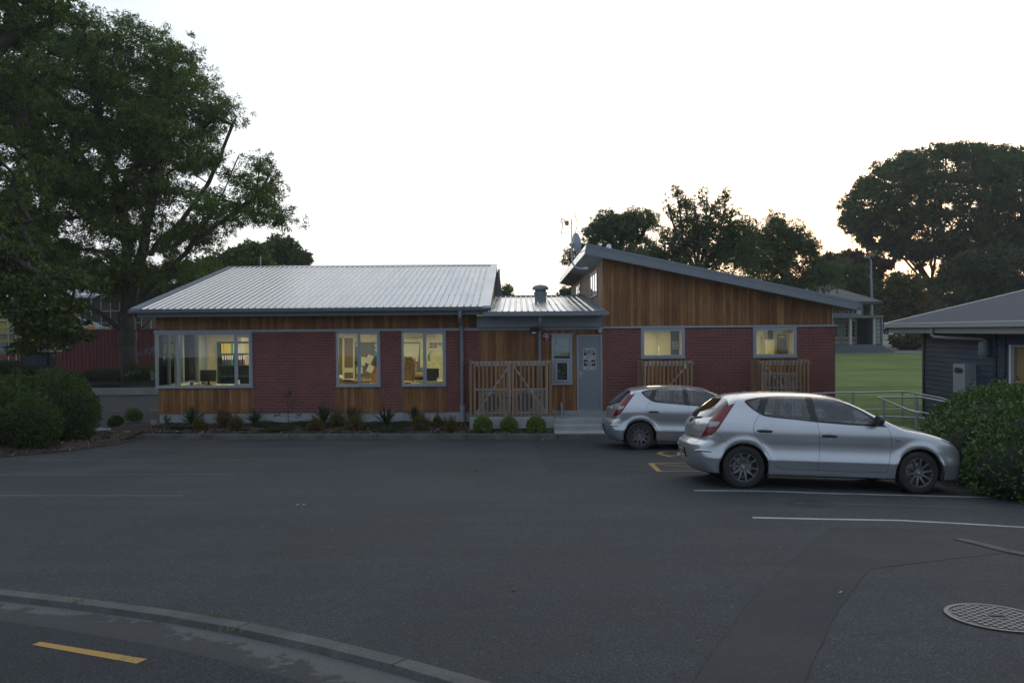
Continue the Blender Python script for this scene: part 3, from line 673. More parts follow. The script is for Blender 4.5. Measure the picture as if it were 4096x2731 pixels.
# gable wall above the link roof and its dark end piece
MB().prism([(-1.02, YF+.1, 3.3), (-1.02, Y1, zr-.06), (-1.02, 36.9, zr-S1*(36.9-Y1)-.06), (-1.02, 36.9, 3.2)], (.08, 0, 0)).build('gable_wall', M['cedar_grey'], B)
MB().prism([(-10.57, YF, 3.32), (-10.57, Y1, zr-.08), (-10.57, 36.9, 3.6), (-10.57, 36.9, 3.32)], (.08, 0, 0)).build('gable_wall', M['cedar'], B)
ge = [at(p, q, 31.5) for p, q in ((1993, 1076), (1999, 1076), (2000, 1110), (2010, 1190), (1968, 1190))]
MB().prism(ge, (0, .12, 0)).build('gable_end', M['fascia'], B)
# fascia, gutter, soffit of the left block
MB().box(-10.87, -.84, 22.62, 22.66, 3.335, 3.50).build('fascia', M['fascia'], B)
MB().box(-10.87, -.84, 22.66, YF-.006, 3.335, 3.35).build('soffit', M['soffit'], B)
def gutter(x0, x1, y0, y1, z0, z1, name='gutter', mat=None):
    prof = [(y1, z1), (y1, z0), (y0+.02, z0), (y0+.004, z0+.03), (y0+.004, z1-.02), (y0-.006, z1-.012), (y0-.004, z1), (y0+.012, z1), (y0+.012, z0+.03), (y0+.03, z0+.012), (y1-.01, z0+.012), (y1-.01, z1)]
    o = MB().prism([(x0, y, z) for y, z in prof], (x1-x0, 0, 0)); o.box(x0-.003, x0, y0, y1, z0, z1); o.box(x1, x1+.003, y0, y1, z0, z1)
    return o.build(name, mat or M['grey_dark'], B)
gutter(-11.06, -.78, 22.47, 22.61, 3.44, 3.555)
# link roof
S2 = .1; Yb = 30.0; Zb = 3.40+S2*(Yb-22.52)
ribbed(-.93, 2.24, 22.52, 3.40, Yb, S2, M['roof2'], 'roof', pitch=.186)
slopebox(2.24, 2.462, 22.5, 3.40, Yb, Zb, .02, .03, 'apron_flashing', M['grey']); MB().box(-.95, 2.47, Yb-.16, Yb+.02, Zb-.1, Zb+.045).build('ridge_cap', M['grey'], B)
MB().box(-.95, 2.47, Yb, Yb+.1, 2.9, Zb-.08).build('link_wall', M['cedar'], B)
gutter(-.99, 2.53, 22.36, 22.52, 3.27, 3.405, mat=M['grey'])
MB().box(-1.21, 2.42, 22.98, 23.02, 2.972, 3.30).build('fascia', M['grey'], B); MB().box(-1.21, 2.42, 23.02, YF-.006, 2.972, 2.99).build('soffit', M['soffit'], B)
MB().box(-1.0, 2.42, 22.53, 22.98, 3.28, 3.295).build('soffit', M['grey'], B)
MB().box(-1.8, -1.21, 22.7, 23.0, 3.352, 3.36).build('soffit', M['grey'], B)
# small white block at the door corner
MB().box(2.31, 2.42, YF-.12, YF-.05, 2.79, 2.885).build('junction_cover', M['frame'], B)
# ---- skillion roof slab (right)
ax, az, bx, bz = 1.95, 5.33, 9.70, 3.62
sl_ = (bz-az)/(bx-ax); YA, YB = 22.8, 37.3; th = .27
def skz(x): return az+(x-ax)*sl_
nx2, nz2 = .26, 1.0
R1 = MB(); R1.prism([(ax+.02, YA+.03, az-.03), (bx, YA+.03, bz-.03), (bx, YA+.03, bz-.10), (ax+.02, YA+.03, az-.10)], (0, YB-YA-.03, 0)); R1.build('roof', M['roof'], B)
MB().prism([(ax-.05, YA, az-th-.015), (bx-.05, YA, bz-th+.03), (bx, YA, bz-.05), (ax, YA, az-.055)], (0, .03, 0)).build('barge_board', M['grey'], B)
MB().prism([(ax-.004, YA-.012, az-.055), (bx+.01, YA-.012, bz-.055), (bx+.01, YA-.012, bz+.01), (ax-.004, YA-.012, az+.015)], (0, .2, 0)).build('barge_capping', M['grey'], B)
MB().prism([(ax-.05, YA+.03, az-th-.015), (ax-.05, YB, az-th-.015), (ax, YB, az-.01), (ax, YA+.03, az-.01)], (.025, 0, 0)).build('high_fascia', M['roof2'], B)
MB().prism([(ax-.02, YA+.03, skz(ax)-th-.005), (bx-.06, YA+.03, skz(bx)-th+.03), (bx-.06, YA+.03, skz(bx)-th+.05), (ax-.02, YA+.03, skz(ax)-th+.02)], (0, YB-YA-.03, 0)).build('soffit', M['soffit'], B)
MB().box(bx-.02, bx+.1, YA+.04, YB, bz-.17, bz-.05).build('gutter', M['grey'], B)
MB().prism([(2.48, YF+.02, 2.97), (9.15, YF+.02, 2.97), (9.15, YF+.02, skz(9.15)-th), (2.48, YF+.02, skz(2.48)-th)], (0, .1, 0)).build('gable_wall', M['cream'], B)
MB().box(9.15, 9.17, YF+.1, 36.7, 2.9, 3.4).build('cedar_cladding', M['cedar'], B)
# downpipes
def downpipe(x, zt, zb, r=.045, foot=None):
    d = MB().tube([(x, 22.53, zt), (x, 22.53, zt-.16), (x, 22.62, zt-.24), (x, YF-.12, zt-.36), (x, YF-.08, zt-.48), (x, YF-.08, zb)], r, 12)
    for z in (zt-.75, (zt+zb)/2): d.tube([(x, YF-.08, z-.02), (x, YF-.08, z+.02)], r+.006, 12).box(x-.02, x+.02, YF-.05, YF+.0, z-.015, z+.015)
    o = d.build('downpipe', M['grey'], B, smooth=True)
    if foot: MB().tube([(x+.01, YF-.08, .05), (x+.01, YF-.08, .60), (x+.01, YF-.08, .60), (x+.01, YF-.08, .71)], [r+.02, r+.02, r+.032, r+.032], 14).build('pipe_socket', M['soffit'], o, smooth=True)
downpipe(-1.66, 3.44, .70, .055, True); downpipe(.61, 3.27, .60, .05)
# door in the link, with its signs
fr = MB().box(1.69, 1.735, YF-.03, YF+.06, .53, 2.73).box(2.385, 2.43, YF-.03, YF+.06, .53, 2.73).box(1.735, 2.385, YF-.03, YF+.06, 2.69, 2.73).box(1.735, 2.385, YF-.03, YF+.06, .53, .56)
dr = fr.build('door', M['frame'], B)
MB().box(1.737, 2.383, YF-.005, YF+.04, .562, 2.688).build('door_leaf', M['grey'], dr)
MB().tube([(1.80, YF-.03, 1.60), (1.80, YF-.07, 1.60), (1.90, YF-.07, 1.60)], .010, 8).box(1.775, 1.825, YF-.012, YF-.005, 1.50, 1.68).build('handle', M['galv'], dr, smooth=True)
for zh in (.8, 2.3): MB().tube([(2.39, YF-.035, zh), (2.39, YF-.035, zh+.12)], .012, 8).build('hinge', M['galv'], dr)
# ================================================================ CARS
# body = smooth intersection of side, top, rear and front surfaces, meshed once and split into panels
def sstep(x, a, b):
    t = np.clip((x-a)/(b-a), 0, 1); return t*t*(3-2*t)
def interp(x, P):
    P = np.array(P, float); xs, ys = P[:, 0], P[:, 1]
    # monotone-ish cubic (Catmull-Rom) through the points
    i = np.clip(np.searchsorted(xs, x)-1, 0, len(xs)-2); h = xs[i+1]-xs[i]; t = np.clip((x-xs[i])/h, 0, 1)
    d = np.gradient(ys, xs); m0, m1 = d[i]*h, d[i+1]*h
    return (2*t**3-3*t**2+1)*ys[i]+(t**3-2*t**2+t)*m0+(-2*t**3+3*t**2)*ys[i+1]+(t**3-t**2)*m1
def smax(a, b, k):
    h = np.maximum(k-np.abs(a-b), 0)/k; return np.maximum(a, b)+h*h*h*k/6
TOP = [(-1.0, 1.30), (-.4, 1.33), (-.17, 1.375), (0, 1.405), (.23, 1.435), (.6, 1.457), (1.0, 1.462), (1.35, 1.45), (1.6, 1.41), (1.8, 1.345), (2.0, 1.255), (2.2, 1.15), (2.36, 1.06), (2.45, 1.022), (2.6, .995), (2.85, .945), (3.1, .87), (3.25, .80), (3.38, .70), (3.46, .60), (3.7, .30)]
XR = [(0, -.50), (.2, -.60), (.28, -.66), (.36, -.705), (.46, -.735), (.56, -.74), (.62, -.725), (.655, -.685), (.68, -.655), (.75, -.640), (.86, -.628), (.94, -.60), (1.0, -.555), (1.1, -.465), (1.2, -.355), (1.3, -.235), (1.36, -.175), (1.5, -.06)]
WSEC = [(0.1, .80), (.2, .828), (.27, .852), (.34, .868), (.40, .881), (.44, .889), (.47, .886), (.55, .869), (.65, .866), (.75, .878), (.85, .886), (.92, .880), (.97, .868), (1.02, .846), (1.07, .822), (1.15, .778), (1.25, .720), (1.35, .660), (1.42, .615), (1.5, .56)]
WPL = [(-.80, .82), (-.6, .905), (-.4, .955), (-.1, .99), (.3, 1.0), (2.2, 1.0), (2.6, .995), (2.9, .975), (3.2, .92), (3.5, .82)]
WR = .317
def carf(x, y, z):
    ay = np.abs(y)
    W = interp(z, WSEC)*interp(x, WPL)
    W = W - .10*sstep(-x, -.45, .55)*sstep(z, .85, 1.35)            # body narrows towards the rear glass
    W = W - .05*sstep(x, 2.25, 3.2)*sstep(z, .62, .95)               # bonnet sides fall away
    for wx in (0, 2.65):
        r = np.sqrt((x-wx)**2+(z-WR)**2); W = W + .016*np.exp(-((r-.40)/.055)**2)*(z > .1)
    gS = (ay-W)*.93
    gT = (z-(interp(x, TOP)-.075*(ay/.62)**2*sstep(z, .9, 1.2)-.055*(ay/.75)**2*(1-sstep(z, .9, 1.2))))*.96
    gR = (interp(z, XR)+.085*(ay/.75)**2.6+.03*(ay/.75)**2 - x)*.85
    gF = x-(3.475-.16*(ay/.8)**2.4-.10*np.clip((z-.5)/.3, 0, 2)**2-.04*np.clip((.35-z)/.2, 0, 1)**2)
    gB = .195-z
    f = smax(gS, gT, .085); f = smax(f, gR, .11); f = smax(f, gF, .18); f = smax(f, gB, .05)
    return f
def surface_nets(fn, lo, hi, h):
    n = [int(round((b-a)/h))+1 for a, b in zip(lo, hi)]
    ax = [lo[i]+h*np.arange(n[i]) for i in range(3)]
    G = fn(ax[0][:, None, None], ax[1][None, :, None], ax[2][None, None, :])
    G = np.broadcast_to(G, n).astype(np.float64)
    I = G < 0
    c = np.zeros([k-1 for k in n], int)
    for a in (0, 1):
        for b in (0, 1):
            for d in (0, 1): c += I[a:n[0]-1+a, b:n[1]-1+b, d:n[2]-1+d]
    act = (c > 0) & (c < 8); idx = -np.ones(act.shape, int); cells = np.argwhere(act); idx[act] = np.arange(len(cells))
    V = np.array(lo)+(cells+.5)*h
    Q = []
    for axis in range(3):
        s0 = [slice(None)]*3; s1 = [slice(None)]*3; s0[axis] = slice(0, -1); s1[axis] = slice(1, None)
        A, B_ = I[tuple(s0)], I[tuple(s1)]; e = np.argwhere(A != B_); o = [k for k in range(3) if k != axis]
        e = e[(e[:, o[0]] > 0) & (e[:, o[1]] > 0) & (e[:, o[0]] < n[o[0]]-1) & (e[:, o[1]] < n[o[1]]-1)]
        def g(da, db):
            q = e.copy(); q[:, o[0]] -= da; q[:, o[1]] -= db; return idx[q[:, 0], q[:, 1], q[:, 2]]
        qs = np.stack([g(1, 1), g(0, 1), g(0, 0), g(1, 0)], 1); fl = A[e[:, 0], e[:, 1], e[:, 2]]
        if axis == 1: fl = ~fl
        qs[~fl] = qs[~fl][:, ::-1]; Q.append(qs)
    return V, np.concatenate(Q)
def grad(P, e=1e-4):
    x, y, z = P.T; f0 = carf(x, y, z)
    return f0, np.stack([(carf(x+e, y, z)-f0)/e, (carf(x, y+e, z)-f0)/e, (carf(x, y, z+e)-f0)/e], 1)
# apparent side-view coordinates: what the photograph shows of the near side
def kof(y): return 11.98/(11.98+(y+.86))
def app(P):
    y = -np.abs(P[:, 1]); k = kof(y); return (P[:, 0]+3.361)*k-3.361, P[:, 2]*k+2.383*(1-k)
def unapp(u, v, y): k = kof(y); return (u+3.361)/k-3.361, (v-2.383*(1-k))/k
def proj(u, v, y0=-.8):
    """point on the near side surface seen at apparent (u, v)"""
    ys = np.linspace(-1.0, .1, 441); x, z = unapp(u, v, ys); f = carf(x, ys, z)
    i = np.argmax(f < 0)
    if f[i] >= 0: return None
    a, b = ys[max(i-1, 0)], ys[i]
    for _ in range(25):
        m = (a+b)/2; x, z = unapp(u, v, m)
        if carf(np.array([x]), np.array([m]), np.array([z]))[0] < 0: b = m
        else: a = m
    x, z = unapp(u, v, b); return np.array([float(x), float(b), float(z)])
DLO = [(-.015, 1.31), (0, 1.335), (.04, 1.352), (.17, 1.385), (.32, 1.405), (.63, 1.437), (.91, 1.447), (1.10, 1.436), (1.24, 1.42), (1.33, 1.40), (1.45, 1.365), (1.56, 1.325), (1.68, 1.275), (1.79, 1.22), (1.9, 1.16), (2.02, 1.085), (2.15, .985), (1.9, .99), (1.56, 1.0), (1.08, 1.025), (.8, 1.05), (.45, 1.075), (.32, 1.09), (.26, 1.105), (.22, 1.125), (.11, 1.195), (.03, 1.262)]
G1 = [(.045, 1.305), (.11, 1.335), (.225, 1.362), (.205, 1.26), (.16, 1.185), (.11, 1.225)]
G2 = [(.345, 1.375), (.6, 1.405), (.9, 1.415), (.985, 1.055), (.5, 1.095), (.37, 1.11), (.295, 1.135), (.30, 1.21)]
G3 = [(1.005, 1.415), (1.16, 1.405), (1.33, 1.365), (1.56, 1.29), (1.72, 1.22), (1.87, 1.135), (1.91, 1.09), (1.93, 1.02), (1.1, 1.052)]
DR_R = [(.32, 1.405), (.215, 1.12), (.14, .98), (.125, .89), (.18, .79), (.32, .59), (.45, .39), (.52, .325), (.8, .312), (1.12, .31), (1.135, .72), (1.12, .9), (1.08, 1.03), (.94, 1.447), (.63, 1.437)]
DR_F = [(.94, 1.447), (1.08, 1.03), (1.12, .9), (1.135, .72), (1.12, .31), (1.6, .305), (2.16, .31), (2.2, .53), (2.225, .76), (2.2, .89), (2.15, .985), (2.02, 1.085), (1.9, 1.16), (1.79, 1.22), (1.56, 1.325), (1.33, 1.40), (1.1, 1.436)]
TAIL = [(-.155, 1.285), (-.25, 1.25), (-.40, 1.15), (-.53, 1.02), (-.58, .90), (-.65, .775), (-.56, .772), (-.50, .79), (-.44, .84), (-.39, .90), (-.35, .97), (-.25, 1.13)]
TWH = [(-.53, .995), (-.375, .99), (-.395, .95), (-.43, .918), (-.565, .912)]
c4 = lambda a, b: ((2650+a/7.127-2969)/266, .317-(1560+b/7.127-1872)/266+.0364*(2650+a/7.127-2969)/266)
GLR = [c4(*p) for p in [(700, 600), (860, 680), (940, 712), (1060, 738), (1200, 752), (1355, 752), (1430, 690), (1560, 590), (1680, 515), (1800, 455), (1790, 380), (1770, 300), (1730, 205), (1640, 185), (1560, 172), (1440, 150), (1300, 120)]]
HEADL = [(2.955, .835), (3.05, .845), (3.13, .81), (3.2, .76), (3.26, .69), (3.26, .64), (3.18, .725), (3.09, .765), (3.01, .80)]
ARCH = [0, 2.65]
def pin(poly, u, v):
    c = np.zeros(len(u), bool); j = len(poly)-1
    for i in range(len(poly)):
        xi, yi = poly[i]; xj, yj = poly[j]
        if yi != yj: c ^= ((yi > v) != (yj > v)) & (u < (xj-xi)*(v-yi)/(yj-yi)+xi)
        j = i
    return c
def car_shell():
    V, Q = surface_nets(carf, (-.86, -.9625, .14), (3.6, .9625, 1.52), .0125)
    for _ in range(6):
        f, g = grad(V); V = V-g*(f/np.maximum((g*g).sum(1), 1e-6))[:, None]
    # snap vertices to the panel outlines
    u, v = app(V); vis = None
    f, g = grad(V); nrm = g/np.linalg.norm(g, axis=1)[:, None]
    side = np.abs(nrm[:, 1]) > .25
    best = np.full(len(V), 9.); tu = u.copy(); tv = v.copy()
    circ = lambda cx, r: [(cx+r*math.cos(a), WR+r*math.sin(a)) for a in np.linspace(0, 2*math.pi, 90)]
    for poly, rearok in ((DLO, 0), (G1, 0), (G2, 0), (G3, 0), (DR_R, 0), (DR_F, 0), (TAIL, 1), (TWH, 1), (GLR, 1), (HEADL, 0)):
        ok = side | ((nrm[:, 0] < -.3) if rearok else False)
        for i in range(len(poly)):
            ax_, ay_ = poly[i]; bx_, by_ = poly[(i+1) % len(poly)]; L2 = (bx_-ax_)**2+(by_-ay_)**2
            t = np.clip(((u-ax_)*(bx_-ax_)+(v-ay_)*(by_-ay_))/L2, 0, 1); qx, qy = ax_+t*(bx_-ax_), ay_+t*(by_-ay_); d = np.hypot(u-qx, v-qy)
            m = ok & (d < .0075) & (d < best); best[m] = d[m]; tu[m] = qx[m]; tv[m] = qy[m]
    m = best < 1; P = V[m].copy(); s = np.sign(P[:, 1]); s[s == 0] = 1; y = -np.abs(P[:, 1]); U_, V_ = tu[m], tv[m]
    for _ in range(12):
        e = 1e-4; x, z = unapp(U_, V_, y); f0 = carf(x, y, z); x1, z1 = unapp(U_, V_, y+e); d = (carf(x1, y+e, z1)-f0)/e
        st = np.where(np.abs(d) > .08, -f0/np.where(np.abs(d) > .08, d, 1), 0); y = y+np.clip(st, -.01, .01)
    x, z = unapp(U_, V_, y); newP = np.stack([x, y*-s*-1 if False else -np.abs(y)*np.where(s > 0, -1, 1), z], 1)
    good = np.abs(newP-P).max(1) < .03; P[good] = newP[good]; V[m] = P
    # wheel arch edges, straight across
    for wx in ARCH:
        r = np.hypot(V[:, 0]-wx, V[:, 2]-WR); mm = (np.abs(r-.365) < .0075) & (np.abs(V[:, 1]) > .55)
        V[mm, 0] = wx+(V[mm, 0]-wx)*.365/r[mm]; V[mm, 2] = WR+(V[mm, 2]-WR)*.365/r[mm]
        for _ in range(3):
            q = V[mm]; f0, g0 = grad(q); V[mm, 1] = q[:, 1]-f0/np.where(np.abs(g0[:, 1]) > .2, g0[:, 1], 1)*(np.abs(g0[:, 1]) > .2)
    f, g = grad(V); nrm = g/np.linalg.norm(g, axis=1)[:, None]
    return V, Q, nrm
def panel(name, V, Q, nrm, sel, mat, parent, off=0., flip=False):
    q = Q[sel]; ids, inv = np.unique(q, return_inverse=True); q2 = inv.reshape(q.shape)
    P = V[ids]+nrm[ids]*off
    if flip: q2 = q2[:, ::-1]
    o = quads_obj(name, P, q2, mat, parent, smooth=True)
    nn = nrm[ids]*(-1 if flip else 1)
    if len(o.data.vertices) == len(P): o.data.normals_split_custom_set_from_vertices([tuple(a) for a in nn])
    return o
# paint and other car materials
def car_paint():
    m, t, b = new_mat('silver_car_paint'); b.inputs['Base Color'].default_value = (.40, .43, .485, 1); b.inputs['Metallic'].default_value = .75; b.inputs['Roughness'].default_value = .34
    b.inputs['Coat Weight'].default_value = 1; b.inputs['Coat Roughness'].default_value = .03
    n = noise(t, 3, 4, .6); n2 = noise(t, 900, 2, .5)
    t.links.new(rng(t, n.outputs[0], .3, .7, .31, .35), b.inputs['Roughness'])
    vm = N(t, 'ShaderNodeVectorMath', operation='SCALE'); vm.inputs[0].default_value = (.50, .525, .56); t.links.new(math_n(t, 'MULTIPLY', rng(t, n2.outputs[0], .3, .7, .97, 1.03), rng(t, n.outputs[0], .3, .7, .96, 1.03)), vm.inputs['Scale']); t.links.new(vm.outputs[0], b.inputs['Base Color']); return m
M['paint'] = car_paint()
M['carglass'] = glass('tinted_car_glass', (.84, .89, .89), 2.3); M['reardark'] = glass('dark_rear_glass', (.30, .32, .32), 1.6)
M['trim'] = simple('black_car_trim', (.012, .013, .015), .28, var=.05, spec=.5)
M['plastic'] = simple('dark_plastic', (.02, .021, .023), .6, var=.1)
M['liner'] = simple('wheel_arch_liner', (.008, .008, .009), .9)
M['rubber'] = simple('tyre_rubber', (.018, .018, .019), .8, var=.25, vscale=9, bump=.0015, bscale=160)
M['alloy'] = simple('brake_dusted_alloy', (.15, .15, .155), .45, metal=.55, var=.15, vscale=12)
M['fabric'] = simple('dark_seat_fabric', (.07, .075, .085), .9, var=.15, vscale=20)
M['cabin'] = simple('cabin_trim', (.20, .205, .21), .8, var=.1)
M['chrome'] = simple('chrome', (.75, .77, .8), .12, metal=1, var=.02)
def lens(name, col, rough=.12):
    m, t, b = new_mat(name); v = N(t, 'ShaderNodeTexWave', wave_type='BANDS', bands_direction='DIAGONAL'); c = N(t, 'ShaderNodeTexCoord'); t.links.new(c.outputs['Object'], v.inputs[0]); v.inputs['Scale'].default_value = 18; v.inputs['Distortion'].default_value = 3
    t.links.new(mixc(t, rng(t, v.outputs[0], 0, 1, 0, 1), tuple(q*.6 for q in col), col), b.inputs['Base Color']); b.inputs['Roughness'].default_value = rough; b.inputs['Coat Weight'].default_value = .25; b.inputs['Coat Roughness'].default_value = .02; return m
M['lens_red'] = lens('red_tail_lens', (.20, .002, .007), .2); M['lens_clear'] = lens('clear_tail_lens', (.40, .40, .40)); M['lens_head'] = lens('headlamp_lens', (.16, .18, .21), .06)
M['plate'] = simple('number_plate', (.55, .56, .55), .4, var=.03)
def make_car():
    car = thing('parked_car', 'nearest silver hatchback with its nose pressed into the hedge', 'car')
    V, Q, nrm = car_shell()
    C = V[Q].mean(1); cn_ = nrm[Q].mean(1); u, v = app(C)
    sidef = np.abs(cn_[:, 1]) > .22; rear = (cn_[:, 0] < -.2) & (C[:, 0] < .3)
    arch = np.zeros(len(Q), bool)
    for wx in ARCH: arch |= (np.hypot(C[:, 0]-wx, C[:, 2]-WR) < .365) & (np.abs(C[:, 1]) > .56) & (C[:, 2] > .1)
    top = (cn_[:, 2] > .15)
    tail = pin(TAIL, u, v) & (rear | sidef) & (C[:, 0] < .1); tw = tail & pin(TWH, u, v)
    g1 = pin(G1, u, v) & sidef; g2 = pin(G2, u, v) & sidef; g3 = pin(G3, u, v) & sidef; dlo = pin(DLO, u, v) & sidef & (C[:, 2] > .94)
    glr = pin(GLR, u, v) & rear & ~tail & (C[:, 2] > .93)
    ay = np.abs(C[:, 1])
    wsc = (C[:, 0] > 1.62) & (C[:, 0] < 2.40) & top & (ay < .69-.17*(2.40-C[:, 0])/.78) & ~dlo & (C[:, 2] > 1.0)
    wedge = wsc & ((ay > .665-.17*(2.40-C[:, 0])/.78) | (C[:, 0] < 1.66))
    head = pin(HEADL, u, v) & ((cn_[:, 0] > -.1) | sidef) & (C[:, 0] > 2.9) & (cn_[:, 2] > -.2)
    grille = (C[:, 0] > 3.2) & (cn_[:, 0] > .5) & (ay < .42) & (((C[:, 2] > .60) & (C[:, 2] < .68)) | ((C[:, 2] > .28) & (C[:, 2] < .42)))
    bottom = (C[:, 2] < .215) & (cn_[:, 2] < -.5)
    free = ~(arch | tail | dlo | glr | wsc | head | grille | bottom)
    dR = pin(DR_R, u, v) & sidef & free; dF = pin(DR_F, u, v) & sidef & free
    # tailgate and bumper
    gate = rear & (u < -.40) & (ay < .58-.32*np.clip((.86-C[:, 2])/.2, 0, 1)) & (C[:, 2] > .655) & free & (C[:, 2] < 1.05)
    bump = (C[:, 0] < -.15) & free & ~gate & (((C[:, 2] < .70) & (C[:, 0] < -.2)) & (C[:, 0] < -.43+ (.84-np.clip(C[:, 2], 0, .84))*1.0))
    bonnet = (C[:, 0] > 2.40) & (cn_[:, 2] > .55) & (ay < .70) & free
    roofp = (C[:, 2] > 1.30) & (cn_[:, 2] > .6) & free & (ay < .60)
    spo = (C[:, 0] < .04) & (C[:, 2] > 1.28) & free & (u < -.05)
    body = free & ~dR & ~dF & ~gate & ~bump & ~bonnet & ~roofp & ~spo
    P = lambda n, s, m, **k: panel(n, V, Q, nrm, s, m, car, **k)
    P('body', body, M['paint']); P('roof', roofp & ~spo, M['paint']); P('spoiler', spo, M['paint']); P('bonnet', bonnet, M['paint']); P('rear_bumper', bump, M['paint']); P('tailgate', gate, M['paint'])
    P('underbody', bottom, M['plastic']); P('grille', grille, M['trim'])
    left = C[:, 1] > 0
    doors = {}
    for sd_ in (0, 1):
        s = left if sd_ else ~left
        doors[sd_, 0] = P('rear_door', dR & s, M['paint']); doors[sd_, 1] = P('front_door', dF & s, M['paint'])
        P('window_surround', dlo & ~g1 & ~g2 & ~g3 & s, M['trim'])
        P('side_window', g1 & s, M['carglass']); P('side_window', g2 & s, M['carglass']); P('side_window', g3 & s, M['carglass'])
        tl = P('taillight', tail & ~tw & s, M['lens_red'], off=.002); w_ = panel('clear_lens', V, Q, nrm, tw & s, M['lens_clear'], tl, off=.002)
        P('headlight', head & s, M['lens_head'], off=.001)
    P('rear_window', glr & (ay < .50), M['reardark']); P('window_surround', glr & (ay >= .50), M['trim']); P('windscreen', wsc & ~wedge, M['carglass']); P('window_surround', wedge, M['trim'])
    # inner skin
    inn = (free | tail | head | grille) & (C[:, 2] > .25) & ~((C[:, 2] > 1.0) & (C[:, 0] > 2.4)); P('cabin_lining', inn, M['cabin'], off=-.022, flip=True)
    # seams between the panels, drawn as narrow dark gaps that follow the surface
    def seam(pts, r=.0028, mir=True, parent=car, closed=False):
        L = []
        for (a, b), (c, d) in zip(pts, pts[1:]):
            k = max(2, int(math.hypot(c-a, d-b)/.03))
            for j in range(k): L.append((a+(c-a)*j/k, b+(d-b)*j/k))
        L.append(pts[-1]); S_ = [proj(*p) for p in L]; S_ = [s for s in S_ if s is not None]
        for m_ in ((1, -1) if mir else (1,)):
            MB().tube([(s[0], s[1]*m_, s[2]) for s in S_], r, 5).build('panel_gap', M['black'], parent, local=True)
    seam([(.32, 1.40), (.215, 1.12), (.14, .98), (.125, .89), (.18, .79), (.32, .59), (.45, .39), (.52, .325), (.8, .312), (1.12, .31)])
    seam([(1.08, 1.025), (1.12, .9), (1.135, .72), (1.12, .31)]); seam([(2.15, .985), (2.2, .89), (2.225, .76), (2.2, .53), (2.16, .31), (1.6, .305), (1.12, .31)])
    seam([(-.44, .835), (-.35, .76), (-.25, .665), (-.175, .632)], .002); seam([c4(1355, 752), c4(1200, 752), c4(1060, 738), c4(940, 712)], .002)
    seam([c4(1055, 1310), c4(1000, 1380), c4(930, 1460), c4(890, 1470), c4(800, 1420), c4(740, 1340)], .0025)
    seam([(-.10, 1.41), (-.13, 1.34), (-.155, 1.285)], .002); seam([(2.16, 1.0), (2.22, 1.045)], .002); seam([(2.4, 1.0), (2.45, .945), (2.52, .915)], .002)
    seam(TAIL+TAIL[:1], .0022)
    seam([(2.93, .62), (3.06, .62)], .002)
    # bumper strip, plate, badge, wiper, third brake light
    for m_ in (1, -1):
        a = [proj(*c5u) for c5u in [((2350+p/2.6133-2969)/266, .317-(1450+q/2.6133-1872)/266+.0364*(2350+p/2.6133-2969)/266) for p, q in ((1102, 915), (1160, 918), (1220, 925), (1278, 932))]]
        MB().tube([(s[0]-.004, (s[1]-.004)*m_, s[2]) for s in a], [.012, .02, .021, .014], 10).build('bumper_strip', M['paint'], car, local=True, smooth=True)
    def rearpt(y, z):
        xs = np.linspace(-.95, 0, 400); f = carf(xs, np.full(400, y), np.full(400, z)); return xs[np.argmax(f < 0)]
    x1 = rearpt(0, .40); x2 = rearpt(0, .52); pt = Vector((x1-.012, 0, .40)); pb = Vector((x2-.012, 0, .52))
    pl_ = MB().add([(x1-.02, .185, .385), (x1-.02, -.185, .385), (x2-.02, -.185, .535), (x2-.02, .185, .535), (x1, .185, .385), (x1, -.185, .385), (x2, -.185, .535), (x2, .185, .535)], [(0, 3, 2, 1), (4, 5, 6, 7), (0, 1, 5, 4), (1, 2, 6, 5), (2, 3, 7, 6), (3, 0, 4, 7)]).build('plate_frame', M['trim'], car, local=True)
    MB().add([(x1-.023, .172, .398), (x1-.023, -.172, .398), (x2-.023, -.172, .522), (x2-.023, .172, .522)], [(0, 3, 2, 1)]).build('number_plate', M['plate'], pl_, local=True)
    car['_plate'] = 0; del car['_plate']
    # badge: oval ring with a slanted letter, and the small lettering beside it
    def rp(y, z, d=.006): return (rearpt(y, z)-d, y, z)
    zc = .915
    rb = MB().tube([rp(.062*math.cos(a), zc+.034*math.sin(a)) for a in np.linspace(0, 2*math.pi, 25)], .0045, 6, caps=False)
    rb.tube([rp(.028, zc-.024), rp(.016, zc+.024)], .005, 6).tube([rp(-.012, zc-.026), rp(-.028, zc+.022)], .005, 6).tube([rp(.022, zc-.004), rp(-.020, zc+.004)], .004, 6)
    rb.build('badge', M['chrome'], car, local=True, smooth=True)
    lb = MB(); q = .0035; yb = -.30
    def st(pts): lb.tube([rp(yb-a, .93+b, .003) for a, b in pts], q, 5)
    st([(0, -.02), (0, .008)]); st([(0, .016), (0, .021)]); st([(.018, .02), (.045, .02), (.034, .003), (.046, -.008), (.036, -.02), (.018, -.018)]); st([(.06, -.018), (.06, .018), (.085, .02), (.088, -.018), (.06, -.02)])
    lb.build('model_lettering', M['chrome'], car, local=True)
    wp = MB().tube([rp(.0, .955, .02), rp(.0, .985, .03), rp(-.05, 1.0, .02), rp(-.33, 1.02, .012)], [.014, .013, .009, .006], 8).tube([rp(-.02, 1.012, .012), rp(-.34, 1.035, .010)], .006, 6).tube([rp(.01, .95, .03), rp(.01, .95, 0)], .022, 12)
    wp.build('rear_wiper', M['black'], car, local=True, smooth=True)
    xb = rearpt(0, 1.35); MB().box(xb-.006, xb+.05, -.12, .12, 1.325, 1.352).build('brake_light', M['lens_red'], car, bevel=.004, local=True)
